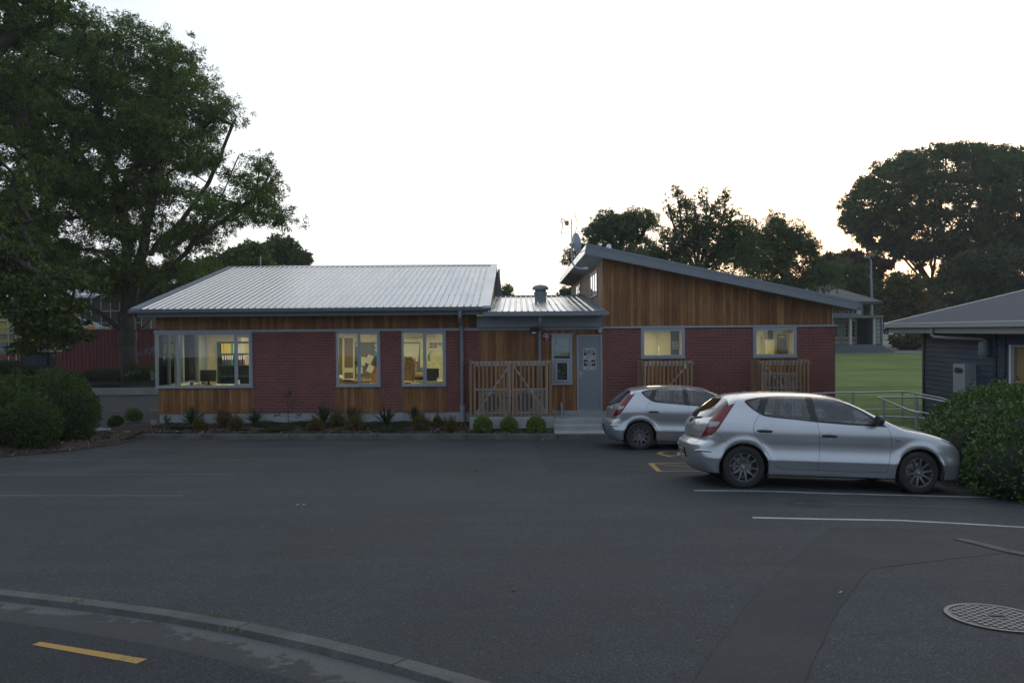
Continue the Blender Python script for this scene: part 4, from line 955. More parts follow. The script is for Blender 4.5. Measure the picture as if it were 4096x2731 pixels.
    # wheel arch liners, floor
    for wx in ARCH:
        for s in (-1, 1):
            R_ = .372; mb = MB(); n_ = 26; y0_, y1_ = s*.60, s*.875
            A = [(-.25+(math.pi+.5)*i/n_) for i in range(n_+1)]
            for a_, b_ in zip(A, A[1:]):
                ca_, sa_, cb_, sb_ = math.cos(a_), math.sin(a_), math.cos(b_), math.sin(b_)
                mb.add([(wx+R_*ca_, y0_, WR+R_*sa_), (wx+R_*cb_, y0_, WR+R_*sb_), (wx+R_*cb_, y1_, WR+R_*sb_), (wx+R_*ca_, y1_, WR+R_*sa_), (wx, y0_, WR)], [(0, 1, 2, 3), (0, 1, 4)])
            mb.build('wheel_arch_liner', M['liner'], car, local=True)
    MB().box(-.45, 3.2, -.60, .60, .20, .24).box(.39, 2.26, -.80, .80, .20, .24).build('floor', M['liner'], car, local=True)
    MB().box(-.5, -.2, .25, .55, .22, .30).tube([(-.60, .42, .25), (-.3, .42, .25)], .025, 10).build('exhaust', M['liner'], car, local=True)
    # wheels
    def wheel(wx, s, steer=0):
        cx = wx; yo = s*.845
        tr = MB(); prof = [(.215, -.195), (.235, -.20), (.285, -.203), (.305, -.19), (.316, -.165), (.317, -.10), (.317, -.03), (.314, .0), (.300, .012), (.27, .017), (.235, .012), (.222, .006), (.217, -.01)]
        T = MB().lathe([(r, s*h) for r, h in prof], (0, 0, 0), 'Y', 56)
        e_ = bpy.data.objects.new('wheel', None)
        o = T.build('wheel', M['rubber'], car, smooth=True, local=True)
        o.location = (cx, yo, WR); o.rotation_euler = (0, rnd.uniform(0, 1.2), steer)
        rm = MB().lathe([(.219, s*-.18), (.219, s*.004), (.213, s*.010), (.207, s*.006), (.203, s*-.01), (.195, s*-.05), (.19, s*-.16), (.0, s*-.17)], (0, 0, 0), 'Y', 48)
        r_ = rm.build('rim', M['alloy'], o, smooth=True, local=True)
        sp = MB()
        def arm(ang, rows):
            ca_, sa_ = math.cos(ang), math.sin(ang); ring = []
            for (rr, off, hw, y_, th_) in rows:
                pts = []
                for (t_, dy) in ((-hw, -th_), (-hw*.75, 0), (hw*.75, 0), (hw, -th_)):
                    X = rr; Z = off+t_; pts.append((X*ca_-Z*sa_, s*(y_+dy), X*sa_+Z*ca_))
                ring.append(pts)
            V_ = [p for r0 in ring for p in r0]; F_ = []
            for i in range(len(ring)-1):
                for k in range(3): F_.append((i*4+k, i*4+k+1, i*4+k+5, i*4+k+4))
            sp.add(V_, F_)
        for k in range(5):
            a0 = 2*math.pi*k/5
            for sg in (-1, 1):
                arm(a0, [(.045, sg*.014, .024, -.022, .03), (.09, sg*.026, .020, -.010, .03), (.13, sg*.042, .017, .0, .03), (.17, sg*.058, .016, .005, .03), (.207, sg*.074, .021, .003, .03)])
        sp.lathe([(.0, s*-.008), (.03, s*-.008), (.034, s*-.012), (.05, s*-.022), (.062, s*-.03), (.066, s*-.06)], (0, 0, 0), 'Y', 30)
        sp.build('spokes', M['alloy'], r_, smooth=False, local=True)
        nb = MB()
        for k in range(5):
            a = 2*math.pi*(k+.5)/5; nb.lathe([(.0, s*-.006), (.009, s*-.006), (.010, s*-.03)], (.056*math.cos(a), 0, .056*math.sin(a)), 'Y', 8)
        nb.tube([(.021*math.cos(a), s*-.004, .012*math.sin(a)) for a in np.linspace(0, 6.283, 17)], .0022, 5, caps=False)
        nb.build('wheel_nuts', M['chrome'], r_, local=True)
        MB().lathe([(.0, s*-.10), (.14, s*-.10), (.14, s*-.12)], (0, 0, 0), 'Y', 30).build('brake_disc', M['galv'], r_, local=True)
        return o
    wheel(0, -1); wheel(0, 1); wheel(2.65, -1, .10); wheel(2.65, 1, .10)
    MB().box(.36, .375, -.86, -.68, .16, .30).build('mud_flap', M['black'], car, local=True)
    # door handles with their cups
    for (u0, u1, vz, dk) in ((.19, .41, .868, 0), (1.17, 1.385, .825, 1)):
        um = (u0+u1)/2
        for sd_, s in ((0, 1), (1, -1)):
            pts = [proj(u0, vz), proj(u0+.03, vz+.001), proj(um, vz+.001), proj(u1-.03, vz), proj(u1, vz)]
            offs = [.004, .026, .034, .026, .004]
            h = MB().tube([(p[0], (p[1]-o_)*s, p[2]) for p, o_ in zip(pts, offs)], [.013, .020, .021, .020, .013], 10)
            hd = h.build('handle', M['trim'], doors[sd_, dk], local=True, smooth=True)
            cup = [proj(um+.055*math.cos(a), vz+.046*math.sin(a)) for a in np.linspace(0, 2*math.pi, 21)[:-1]]; cc = proj(um, vz)
            MB().add([(p[0], (p[1]-.0012)*s, p[2]) for p in cup]+[(cc[0], (cc[1]+.008)*s-.0 , cc[2])], [(k, (k+1) % 20, 20) for k in range(20)]).tube([(p[0], (p[1]-.0005)*s, p[2]) for p in cup+cup[:1]], .0022, 5, caps=False).build('handle_cup', M['paint'], hd, local=True, smooth=True)
    # mirrors, aerial, repeaters
    for s in (1, -1):
        b0 = proj(1.95, 1.03)
        mc = Vector((1.97, (b0[1]-.13)*s, 1.085))
        ell = MB().lathe([(.0, -.075), (.035, -.07), (.062, -.05), (.078, -.02), (.082, .01), (.078, .03), (.0, .03)], (0, 0, 0), 'X', 20)
        ell.v = [(mc.x-q_[0]*.95, mc.y+q_[1]*1.35, mc.z+q_[2]*.92) for q_ in ell.v]
        ell.tube([(b0[0], b0[1]*s, b0[2]), (b0[0], (b0[1]-.07)*s, b0[2]+.01)], [.03, .022], 10)
        mo = ell.build('side_mirror', M['plastic'], car, local=True, smooth=True)
        rpnt = proj(2.285, .79); rq = proj(2.36, .785); MB().tube([(rpnt[0], (rpnt[1])*s, rpnt[2]), (rq[0], (rq[1])*s, rq[2])], [.014, .011], 10).build('side_repeater', M['lens_head'], car, local=True, smooth=True)
    a0 = Vector((.20, .0, 1.415)); MB().tube([a0+Vector((.05, 0, 0)), a0+Vector((-.02, 0, .03))], [.035, .012], 10).tube([a0+Vector((-.01, 0, .025)), a0+Vector((-.20, 0, .20))], [.005, .0025], 6).build('aerial', M['black'], car, local=True, smooth=True)
    # cabin: seats, wheel, dashboard
    def seat(x, y, wd=.25, h=.60, z0=.34):
        sb = MB().prism([(x-.24, y-wd, z0), (x+.28, y-wd, z0+.03), (x+.30, y-wd, z0+.14), (x-.20, y-wd, z0+.12)], (0, 2*wd, 0))
        sb.prism([(x-.26, y-wd*.95, z0+.06), (x-.12, y-wd*.95, z0+.10), (x-.28, y-wd*.95, z0+.12+h), (x-.38, y-wd*.95, z0+.10+h)], (0, 1.9*wd, 0))
        s_ = sb.build('seat', M['fabric'], car, bevel=.035, local=True, smooth=True)
        hr = MB().lathe([(0, -.045), (.07, -.04), (.098, -.015), (.098, .015), (.07, .04), (0, .045)], (0, 0, 0), 'X', 20)
        hr.v = [(x-.36+q_[0]+.1*(q_[2])*-.3, y+q_[1]*1.25, z0+h+.235+q_[2]*.95) for q_ in hr.v]
        hr.tube([(x-.35, y-.05, z0+h+.08), (x-.36, y-.05, z0+h+.18)], .006, 6).tube([(x-.35, y+.05, z0+h+.08), (x-.36, y+.05, z0+h+.18)], .006, 6).build('headrest', M['fabric'], s_, local=True, smooth=True)
    seat(1.45, -.37); seat(1.45, .37); seat(.62, -.36, .33, .52, .38); seat(.62, .36, .33, .52, .38)
    sw_ = MB(); cxs = Vector((1.88, -.37, .93)); nv = Vector((-.9, 0, .42)).normalized(); a1 = Vector((0, 1, 0)); a2 = nv.cross(a1)
    sw_.tube([cxs+(a1*math.cos(t_)+a2*math.sin(t_))*.18 for t_ in np.linspace(0, 6.283, 33)], .014, 8, caps=False); sw_.tube([cxs+a1*.17, cxs-a1*.17], .018, 6).tube([cxs, cxs-nv*.3], .03, 8)
    sw_.build('steering_wheel', M['cabin'], car, local=True, smooth=True)
    MB().prism([(1.98, -.72, .50), (1.96, -.72, .90), (2.05, -.72, .985), (2.38, -.72, 1.0), (2.45, -.72, .5)], (0, 1.44, 0)).build('dashboard', M['cabin'], car, bevel=.02, local=True)
    MB().box(1.76, 1.79, -.11, .11, 1.20, 1.27).tube([(1.79, 0, 1.25), (1.83, 0, 1.33)], .008, 6).build('rear_view_mirror', M['cabin'], car, local=True)
    MB().box(.05, .3, -.55, .55, .28, .94).build('parcel_shelf', M['cabin'], car, local=True)
    return car
def set_plate(car, txt):
    fr = [c for c in car.children if c.name.startswith('plate_frame')][0]; pl__ = [c for c in fr.children if c.name.startswith('number_plate')][0]
    cu = bpy.data.curves.new('t', 'FONT'); cu.body = txt; cu.size = .118; cu.align_x = 'CENTER'; cu.align_y = 'CENTER'; cu.extrude = .001; cu.offset = .0015
    o = bpy.data.objects.new('t', cu); COL.objects.link(o); bpy.context.view_layer.update(); me = bpy.data.meshes.new_from_object(o.evaluated_get(bpy.context.evaluated_depsgraph_get())); bpy.data.objects.remove(o); me.name = 'plate_lettering'
    me.materials.clear(); me.materials.append(M['black'])
    vs = [v.co.copy() for v in pl__.data.vertices]; c = sum(vs, Vector())/4; ux = (vs[1]-vs[0]).normalized(); uy = (vs[3]-vs[0]).normalized(); nz = ux.cross(uy)
    for v in me.vertices: p = v.co.copy(); v.co = c+ux*p.x*.86+uy*p.y+nz*(p.z+.002)
    t = bpy.data.objects.new('plate_lettering', me); COL.objects.link(t); t.parent = fr
car1 = make_car(); car1['group'] = 'silver hatchbacks parked nose in'
car2 = copy_tree(car1); car2['label'] = 'silver hatchback parked further back, near the grey door and steps'
for c in list(car2.children):        # the far car's aerial is folded away behind its roof
    if c.name.startswith('aerial'): bpy.data.objects.remove(c)
set_plate(car1, 'FRZ590'); set_plate(car2, 'FDJ')
def place(car, px, py, yaw, X0_=None):
    p = gr(px, py); c_, s_ = math.cos(yaw), math.sin(yaw)
    near = lambda x, y: (p[0]+(x*c_-(y+.80)*s_), p[1]+(x*s_+(y+.80)*c_))
    o = near(0, 0); zs = [zg(*near(x, y)) for x, y in ((0, -.8), (2.65, -.8), (0, .8), (2.65, .8))]
    pitch = math.atan2((zs[0]+zs[2]-zs[1]-zs[3])/2, 2.65); roll = math.atan2((zs[2]+zs[3]-zs[0]-zs[1])/2, 1.6)
    car.location = (o[0], o[1], (zs[0]+zs[2])/2); car.rotation_euler = (roll, pitch, yaw)
place(car1, 2969, 1951, math.radians(1.0)); place(car2, 2558, 1798, math.radians(1.0))
# ================================================================ TREES AND PLANTS
def leaf_mat(name, cols, rough=.5, trans=.25, spec=.4):
    spec *= .55; cols = [(a*1.05, b, c*.8) for a, b, c in cols]
    m, t, b = new_mat(name); gi = N(t, 'ShaderNodeNewGeometry'); rp = N(t, 'ShaderNodeValToRGB'); t.links.new(gi.outputs['Random Per Island'], rp.inputs[0]); e = rp.color_ramp
    e.elements[0].color = (*cols[0], 1); e.elements[1].color = (*cols[-1], 1)
    for i, c in enumerate(cols[1:-1]): q = e.elements.new((i+1)/(len(cols)-1)); q.color = (*c, 1)
    n = noise(t, .9, 3, .6); vm = N(t, 'ShaderNodeVectorMath', operation='SCALE'); t.links.new(rp.outputs[0], vm.inputs[0]); t.links.new(rng(t, n.outputs[0], .3, .7, .75, 1.25), vm.inputs['Scale'])
    t.links.new(vm.outputs[0], b.inputs['Base Color']); b.inputs['Roughness'].default_value = rough; b.inputs['Specular IOR Level'].default_value = spec
    if trans:
        tr = N(t, 'ShaderNodeBsdfTranslucent'); t.links.new(vm.outputs[0], tr.inputs[0]); mx = N(t, 'ShaderNodeMixShader'); mx.inputs[0].default_value = trans
        o = [n_ for n_ in t.nodes if n_.type == 'OUTPUT_MATERIAL'][0]; t.links.new(b.outputs[0], mx.inputs[1]); t.links.new(tr.outputs[0], mx.inputs[2]); t.links.new(mx.outputs[0], o.inputs[0])
    return m
def leaf_quads(P, L, Wd, D, R_, wide=.45):
    """P centres (n,3), L lengths, Wd widths, D growth directions -> diamond leaves"""
    n = len(P); D = D/np.maximum(np.linalg.norm(D, axis=1), 1e-6)[:, None]
    S = np.cross(D, R_.normal(size=(n, 3))); S /= np.maximum(np.linalg.norm(S, axis=1), 1e-6)[:, None]
    Nn = np.cross(D, S); a = P; t_ = P+D*L[:, None]; m = P+D*(L*wide)[:, None]+Nn*(L*.08)[:, None]
    V = np.stack([a, m+S*(Wd/2)[:, None], t_, m-S*(Wd/2)[:, None]], 1).reshape(-1, 3)
    return V, np.arange(4*n).reshape(-1, 4)
def pix(px, py, D): p = at(px, py, D); return np.array(p)
def blob(px, py, D, rx, rz, ry=None, n=60, dy=0):
    s = F/D; c = pix(px, py, D); return (c+np.array([0, dy, 0]), np.array([rx/s, ry if ry else .6*(rx+rz)/s/1.0, rz/s]), n)
def skeleton(limbs, centres, seg, r0, seed):
    """grow twigs from the drawn limbs out to the leaf clusters; returns branch polylines with radii"""
    R_ = np.random.default_rng(seed); nodes = []; par = []; br = []
    for L in limbs:
        pts = [np.array(p[:3], float) for p in L]; prev = None
        if nodes:
            d = [np.linalg.norm(q-pts[0]) for q in nodes]; prev = int(np.argmin(d))
        for a, b in zip(pts, pts[1:]):
            k = max(1, int(np.linalg.norm(b-a)/seg))
            for j in range(k):
                q = a+(b-a)*j/k+(R_.normal(size=3)*seg*.07 if (j or prev is not None) else 0); nodes.append(q); par.append(prev if prev is not None else -1); prev = len(nodes)-1
        nodes.append(pts[-1]); par.append(prev); 
    nl = len(nodes); root = nodes[0]
    order = np.argsort([min(np.linalg.norm(c-np.array(q)) for q in nodes[:nl:2]) for c in centres])
    tips = []
    for ci in order:
        c = centres[ci]; A = np.array(nodes); d = np.linalg.norm(A-c, axis=1)+.35*np.maximum(0, A[:, 2]-c[2])
        i = int(np.argmin(d)); a = A[i]; L = np.linalg.norm(c-a); k = max(1, int(L/seg)); prev = i; bend = R_.normal(size=3)*L*.10+np.array([0, 0, .10*L])
        for j in range(1, k+1):
            t_ = j/k; q = a+(c-a)*t_+bend*4*t_*(1-t_)*.5; nodes.append(q); par.append(prev); prev = len(nodes)-1
        tips.append(prev)
    n = len(nodes); w = np.zeros(n); ch = [[] for _ in range(n)]
    for i in range(n):
        if par[i] >= 0: ch[par[i]].append(i)
    for i in range(n-1, -1, -1):
        if not ch[i]: w[i] += 1
        if par[i] >= 0: w[par[i]] += w[i]
    rad = r0*(w/w[0])**.46
    return nodes, par, ch, rad
def branch_mesh(name, nodes, par, ch, rad, mat, parent, minr=.012):
    V = []; Q = []; k = 6
    ang = np.arange(k)*2*np.pi/k; ring = {}
    A = np.array(nodes)
    for i in range(len(nodes)):
        p = par[i]
        if p < 0 or rad[i] < minr*.3: continue
        a, b = A[p], A[i]; d = b-a; L = np.linalg.norm(d)
        if L < 1e-5: continue
        d /= L; u = np.cross(d, [.3, .9, .1]); u /= np.linalg.norm(u); v = np.cross(d, u)
        big = max(ch[p], key=lambda q: rad[q]); ra = max(minr, rad[p] if (big == i) else min(rad[p], rad[i]*1.25)); rb = max(minr, rad[i])
        b0 = len(V)
        V += list(a-d*ra*.3+(np.cos(ang)[:, None]*u+np.sin(ang)[:, None]*v)*ra); V += list(b+(np.cos(ang)[:, None]*u+np.sin(ang)[:, None]*v)*rb)
        Q += [(b0+j, b0+(j+1) % k, b0+k+(j+1) % k, b0+k+j) for j in range(k)]
    return quads_obj(name, np.array(V), np.array(Q), mat, parent, smooth=True)
def make_tree(name, label, cat, base, limbs, blobs, mat, nleaf=200, leaf=(.15, .05), cr=.75, seed=1, r0=.4, seg=.6, group=None, droop=.35, minr=.012, shell=.0, flat=.6, bark=None, ball=False):
    R_ = np.random.default_rng(seed); root = thing(name, label, cat, tuple(base), group)
    C = []
    for c, r, n in blobs:
        k = 0
        while k < n:
            q = R_.uniform(-1, 1, 3); l = np.linalg.norm(q)
            if l > 1 or l < shell: continue
            C.append(c+q*r); k += 1
    C = np.array(C)
    nodes, par, ch, rad = skeleton(limbs, C, seg, r0, seed)
    L_ = np.array(base, float)
    nodes = [np.array(q)-L_ for q in nodes]
    branch_mesh('trunk', nodes, par, ch, rad, bark or M['bark'], root, minr)
    # leaves in drooping sprays round each cluster point
    n = len(C)*nleaf; ci = np.repeat(np.arange(len(C)), nleaf); sc = R_.uniform(.6, 1.25, len(C))[ci]
    g = R_.normal(size=(n, 3)); g /= np.maximum(np.linalg.norm(g, axis=1), 1e-6)[:, None]; g *= (R_.uniform(0, 1, n)**.5)[:, None]
    # sub-sprays
    ns = 24; sub = R_.normal(size=(len(C), ns, 3)); sub /= np.linalg.norm(sub, axis=2)[:, :, None]; sub *= R_.uniform(.35, 1.0, (len(C), ns, 1)); si = R_.integers(0, ns, n)
    off = sub[ci, si]*cr*sc[:, None]*np.array([1, 1, flat]); P = C[ci]+off+g*cr*.22*np.array([1, 1, .8])
    D = off/np.maximum(np.linalg.norm(off, axis=1), 1e-6)[:, None]*.8+R_.normal(size=(n, 3))*.6-np.array([0, 0, droop])
    l = leaf[0]*R_.uniform(.6, 1.25, n); w_ = leaf[1]*R_.uniform(.7, 1.3, n)
    V, Q = leaf_quads(P-L_, l, w_, D, R_)
    quads_obj('crown', V, Q, mat, root)
    return root
LM = {}
LM['ash'] = leaf_mat('ash_leaves', [(0.038, 0.070, 0.019), (0.063, 0.110, 0.030), (0.095, 0.156, 0.038), (0.129, 0.199, 0.052)], .5, .30)
LM['maple'] = leaf_mat('maple_leaves', [(0.038, 0.067, 0.021), (0.067, 0.114, 0.032), (0.104, 0.162, 0.038), (0.076, 0.114, 0.035)], .5, .3)
LM['far'] = leaf_mat('far_leaves', [(0.049, 0.068, 0.038), (0.076, 0.099, 0.049), (0.104, 0.125, 0.060)], .65, .25)
LM['olive'] = leaf_mat('olive_leaves', [(0.067, 0.068, 0.028), (0.104, 0.104, 0.042), (0.133, 0.133, 0.052)], .65, .2)
LM['dark'] = leaf_mat('dark_leaves', [(0.034, 0.046, 0.028), (0.053, 0.068, 0.038), (0.067, 0.085, 0.049)], .6, .15)
LM['purple'] = leaf_mat('purple_leaves', [(0.053, 0.023, 0.025), (0.076, 0.034, 0.032), (0.095, 0.057, 0.038)], .6, .2)
for nm_, k_ in (('far', (1.0, 1.25, 1.0)), ('maple', (.75, .75, .7)), ('dark', (1.1, 1.2, 1.0)), ('ash', (1.12, 1.15, 1.1))):
    for e_ in [n_ for n_ in LM[nm_].node_tree.nodes if n_.type == 'VALTORGB'][0].color_ramp.elements: e_.color = tuple(e_.color[i]*k_[i] for i in range(3))+(1,)
def pl3(pts, D, dys=None):
    return [tuple(pix(a, b, D)+np.array([0, (dys[i] if dys else 0), 0])) for i, (a, b) in enumerate(pts)]
# --- the great ash behind the left end of the building
D = 38.5; bz = 0
tb = pix(520, 1520, D); tb[2] = .15
lim = [pl3([(520, 1530), (515, 1440), (512, 1340), (505, 1260)], D), pl3([(505, 1340), (430, 1255), (330, 1195), (250, 1120), (150, 1050)], D, [0, -.5, -1.2, -2, -3]),
       pl3([(505, 1260), (485, 1130), (470, 1000), (430, 830), (400, 620), (380, 400)], D, [0, .5, 1, 1.5, 1, 0]), pl3([(515, 1260), (565, 1100), (625, 910), (655, 720), (670, 480), (650, 260)], D, [0, -.5, -1, -1, 0, 1]),
       pl3([(520, 1270), (600, 1180), (700, 1100), (800, 1010), (880, 955), (960, 905), (1060, 830), (1130, 730)], D, [0, -.6, -1, -1.5, -2, -2, -2, -2]), pl3([(530, 1330), (600, 1300), (660, 1255)], D, [0, -.5, -1]),
       pl3([(600, 1010), (700, 890), (780, 760), (840, 620), (900, 480)], D, [0, .5, 1, 1, 1]), pl3([(800, 1010), (900, 900), (930, 780), (985, 640)], D, [-1.5, -2, -1, -1])]
bl = [blob(540, 260, D, 240, 130, 5, 72), blob(725, 285, D, 80, 85, 3, 20), blob(755, 430, D, 95, 95, 3.5, 22), blob(905, 445, D, 75, 40, 2, 9), blob(680, 560, D, 165, 130, 4, 46), blob(830, 650, D, 55, 60, 2, 9),
      blob(400, 560, D, 330, 240, 6, 185), blob(1085, 750, D, 95, 85, 2.5, 15, -2), blob(1130, 860, D, 60, 50, 2, 9, -2), blob(960, 860, D, 130, 60, 2.5, 14, -2), blob(720, 860, D, 170, 110, 3.5, 26), blob(350, 880, D, 330, 170, 6, 110),
      blob(200, 330, D, 230, 200, 5, 70), blob(640, 1060, D, 190, 80, 3.5, 26), blob(820, 960, D, 110, 50, 2, 10, -1), blob(400, 1100, D, 240, 70, 5, 30), blob(420, 180, D, 180, 80, 3.5, 22), blob(130, 760, D, 200, 260, 5, 60)]
make_tree('ash_tree', 'great ash tree with a thick trunk standing behind the planter beside the red container', 'tree', tb, lim, bl, LM['ash'], nleaf=420, leaf=(.16, .046), cr=.85, seed=2, r0=.42, seg=.55, droop=.5, minr=.014)
# --- bigger ash whose trunk stands outside the picture, its crown over the top left corner
D = 31; tb = pix(-520, 1640, D); tb[2] = .1
lim = [pl3([(-520, 1640), (-500, 1300), (-450, 900), (-380, 500), (-250, 200)], D), pl3([(-450, 900), (-250, 700), (-50, 600), (80, 480)], D), pl3([(-380, 500), (-150, 300), (50, 150), (250, 70)], D), pl3([(-430, 780), (-200, 850), (0, 900), (120, 880)], D)]
bl = [blob(40, 60, D, 270, 100, 4, 50), blob(270, 20, D, 80, 40, 2, 8), blob(-60, 300, D, 270, 190, 5, 70), blob(-60, 650, D, 220, 230, 5, 60), blob(-40, 950, D, 180, 90, 4, 26)]
make_tree('ash_tree', 'ash tree crown hanging into the top left corner, its trunk out of view', 'tree', tb, lim, bl, LM['ash'], nleaf=360, leaf=(.17, .052), cr=.72, seed=5, r0=.45, seg=.6, droop=.5)
# --- maple hanging over the cabinet at the left edge
D = 27; tb = pix(-380, 1640, D); tb[2] = .1
lim = [pl3([(-380, 1640), (-340, 1300), (-250, 1100), (-100, 1000)], D), pl3([(-340, 1300), (-150, 1120), (0, 1150), (90, 1200), (160, 1290), (220, 1340)], D), pl3([(-100, 1000), (60, 1040), (200, 1120), (290, 1190)], D), pl3([(0, 1150), (60, 1280), (110, 1360)], D)]
bl = [blob(40, 1110, D, 170, 70, 2.5, 34), blob(180, 1200, D, 110, 60, 2, 22), blob(90, 1230, D, 90, 50, 2, 12), blob(230, 1305, D, 90, 45, 1.2, 15), blob(270, 1345, D, 60, 22, .8, 6), blob(115, 1385, D, 60, 14, .8, 5), blob(-20, 1020, D, 130, 60, 2, 18), blob(300, 1110, D, 60, 50, 1.5, 7), blob(130, 1310, D, 45, 30, .8, 5)]
make_tree('maple_tree', 'broad-leaved maple drooping over the dark cabinet at the left edge', 'tree', tb, lim, bl, LM['maple'], nleaf=95, leaf=(.15, .115), cr=.5, seed=8, r0=.22, seg=.45, droop=.6, minr=.01)
# --- trees beyond the left roof
G_ = 'trees beyond the left roof'
for k, (lab, b, bls) in enumerate([('rounded dark tree rising above the left roof ridge, nearest its middle', (1150, 1300), [(1120, 995, 70, 38), (1180, 1035, 45, 32), (1060, 1030, 60, 35)]),
        ('lower paler tree behind the roof, between the ash and the rounded dark tree', (930, 1300), [(1000, 1010, 45, 30), (930, 1055, 70, 40), (850, 1080, 70, 45), (1010, 1060, 70, 30)])]):
    D = 66+k*-6; tb = pix(b[0], b[1], D); tb[2] = 0
    make_tree('bushy_tree', lab, 'tree', tb, [[tuple(tb), tuple(pix(b[0], 1180, D)), tuple(pix(b[0]-20, 1080, D))]], [blob(p, q, D, r, s, None, int(r*s/70)) for p, q, r, s in bls]+[blob(b[0]-30, 1120, D, 110, 50, 3, 50)], LM['far' if k == 0 else 'ash'], nleaf=170, leaf=(.26, .16), cr=.75, seed=20+k, r0=.3, seg=.8, group=G_, minr=.02)
# --- trees behind the skillion roof
G_ = 'trees behind the right roof'
D = 62; tb = pix(2480, 1300, D); tb[2] = .3
make_tree('dark_tree', 'dense dark tree directly behind the satellite dish', 'tree', tb, [[tuple(tb), tuple(pix(2470, 1150, D)), tuple(pix(2480, 1000, D)), tuple(pix(2500, 880, D))], pl3([(2475, 1120), (2400, 1000), (2330, 980)], D), pl3([(2480, 1060), (2560, 950), (2600, 880)], D)],
          [blob(2470, 910, D, 95, 65, None, 46), blob(2560, 900, D, 70, 60, None, 26), blob(2400, 960, D, 70, 55, None, 24), blob(2320, 1010, D, 50, 45, None, 11), blob(2500, 1020, D, 150, 70, None, 44), blob(2290, 1050, D, 30, 22, None, 4)], LM['far'], nleaf=420, leaf=(.15, .065), cr=.85, seed=31, r0=.4, seg=.7, group=G_, droop=.2)
D = 52; tb = pix(2790, 1300, D); tb[2] = .3
tips = [(2655, 850), (2700, 775), (2745, 800), (2790, 810), (2850, 760), (2835, 820), (2895, 790), (2935, 840), (2660, 920), (2740, 880), (2905, 900), (2960, 900), (3005, 905), (2800, 900), (2870, 870)]
lim = [[tuple(tb), tuple(pix(2785, 1180, D)), tuple(pix(2785, 1100, D))]]+[pl3([(2785, 1100), ((2785+x)/2+(x-2785)*.12, 1000+(y-900)*.2), (x, y)], D, [0, (i % 3-1)*1.2, (i % 5-2)*.9]) for i, (x, y) in enumerate(tips)]
bl = [(pix(x+(2785-x)*t_, y+(1040-y)*t_, D)+np.array([0, (i % 5-2)*.9*(1-t_), 0]), np.array([.18, .2, .42])*(1+2.2*t_), 2+int(3*t_)) for i, (x, y) in enumerate(tips) for t_ in (0, .1, .2, .32, .45, .62)]+[blob(2790, 1030, D, 170, 60, None, 46), blob(2800, 1100, D, 240, 60, None, 60), blob(2670, 1000, D, 100, 70, None, 34), blob(2600, 1040, D, 80, 60, None, 24), blob(2900, 960, D, 110, 60, None, 26), blob(2950, 1010, D, 110, 70, None, 34)]
make_tree('pear_tree', 'airy tree with many upright shoots rising above the middle of the slanting roof', 'tree', tb, lim, bl, LM['far'], nleaf=150, leaf=(.13, .06), cr=.36, seed=33, r0=.32, seg=.5, group=G_, droop=.1, flat=1.2)
D = 60; tb = pix(3150, 1300, D); tb[2] = .5
make_tree('birch_tree', 'birch with drooping wisps, left of the far pavilion roof', 'tree', tb, [[tuple(tb), tuple(pix(3140, 1130, D)), tuple(pix(3150, 950, D)), tuple(pix(3130, 890, D))], pl3([(3145, 1050), (3200, 960), (3250, 980)], D)],
          [blob(3130, 950, D, 95, 60, None, 48), blob(3110, 890, D, 45, 22, None, 8), blob(3180, 1000, D, 90, 70, None, 40), blob(3245, 1010, D, 25, 60, None, 9), blob(3060, 1030, D, 110, 60, None, 40), blob(3100, 1110, D, 150, 60, None, 44), blob(2960, 1010, D, 80, 50, None, 22), blob(3260, 1090, D, 60, 50, None, 16), blob(3000, 960, D, 80, 60, None, 24), blob(3300, 1110, D, 80, 40, None, 16)], LM['far'], nleaf=360, leaf=(.13, .055), cr=.75, seed=35, r0=.34, seg=.6, group=G_, droop=1.0, flat=1.1)
# --- big dome-shaped tree and the planting round it
G_ = 'trees beyond the lawn'
D = 96; tb = pix(3730, 1330, D); tb[2] = 1.2
fan = [(3400, 830), (3430, 700), (3500, 640), (3580, 700), (3600, 620), (3690, 600), (3720, 700), (3790, 600), (3830, 680), (3880, 600), (3960, 640), (4000, 720), (4060, 680), (4120, 760), (4150, 860), (3650, 780), (3540, 800), (3480, 880), (3930, 800)]
lim = [[tuple(tb), tuple(pix(3728, 1240, D)), tuple(pix(3725, 1140, D))]]+[pl3([(3725, 1150), ((3725+x)/2+(x-3725)*.04, 1150+(y-1150)*.5), (x, y)], D, [0, (i % 5-2)*1.4, (i % 5-2)*3.0]) for i, (x, y) in enumerate(fan)]
bl = []
R9 = np.random.default_rng(3)
for i in range(1250):
    a = R9.uniform(0, 2*math.pi); e = R9.uniform(-.15, 1)**1.0 if True else 0; e = math.asin(R9.uniform(-.75, 1)); rr = R9.uniform(.92, 1.0) if R9.uniform() < .68 else R9.uniform(.45, .95)
    if e < -.25 and R9.uniform() < .25: continue
    c = pix(3800, 830, D); bl.append((c+np.array([11.9*rr*math.cos(e)*math.cos(a), 11*rr*math.cos(e)*math.sin(a), 7.0*rr*math.sin(e)]), np.array([.6, .6, .5]), 1))
bl += [blob(3480, 900, D, 90, 50, 3, 18), blob(3560, 960, D, 70, 40, 3, 10), blob(3950, 960, D, 170, 100, 5, 90), blob(3760, 1010, D, 150, 70, 5, 64), blob(3600, 1000, D, 100, 60, 4, 26), blob(4080, 1000, D, 100, 100, 5, 50)]
make_tree('dome_tree', 'large dome-shaped tree with fanned limbs standing against the sky at the right', 'tree', tb, lim, bl, LM['far'], nleaf=230, leaf=(.26, .13), cr=.9, seed=41, r0=.48, seg=1.0, group=G_, droop=.1, minr=.035)
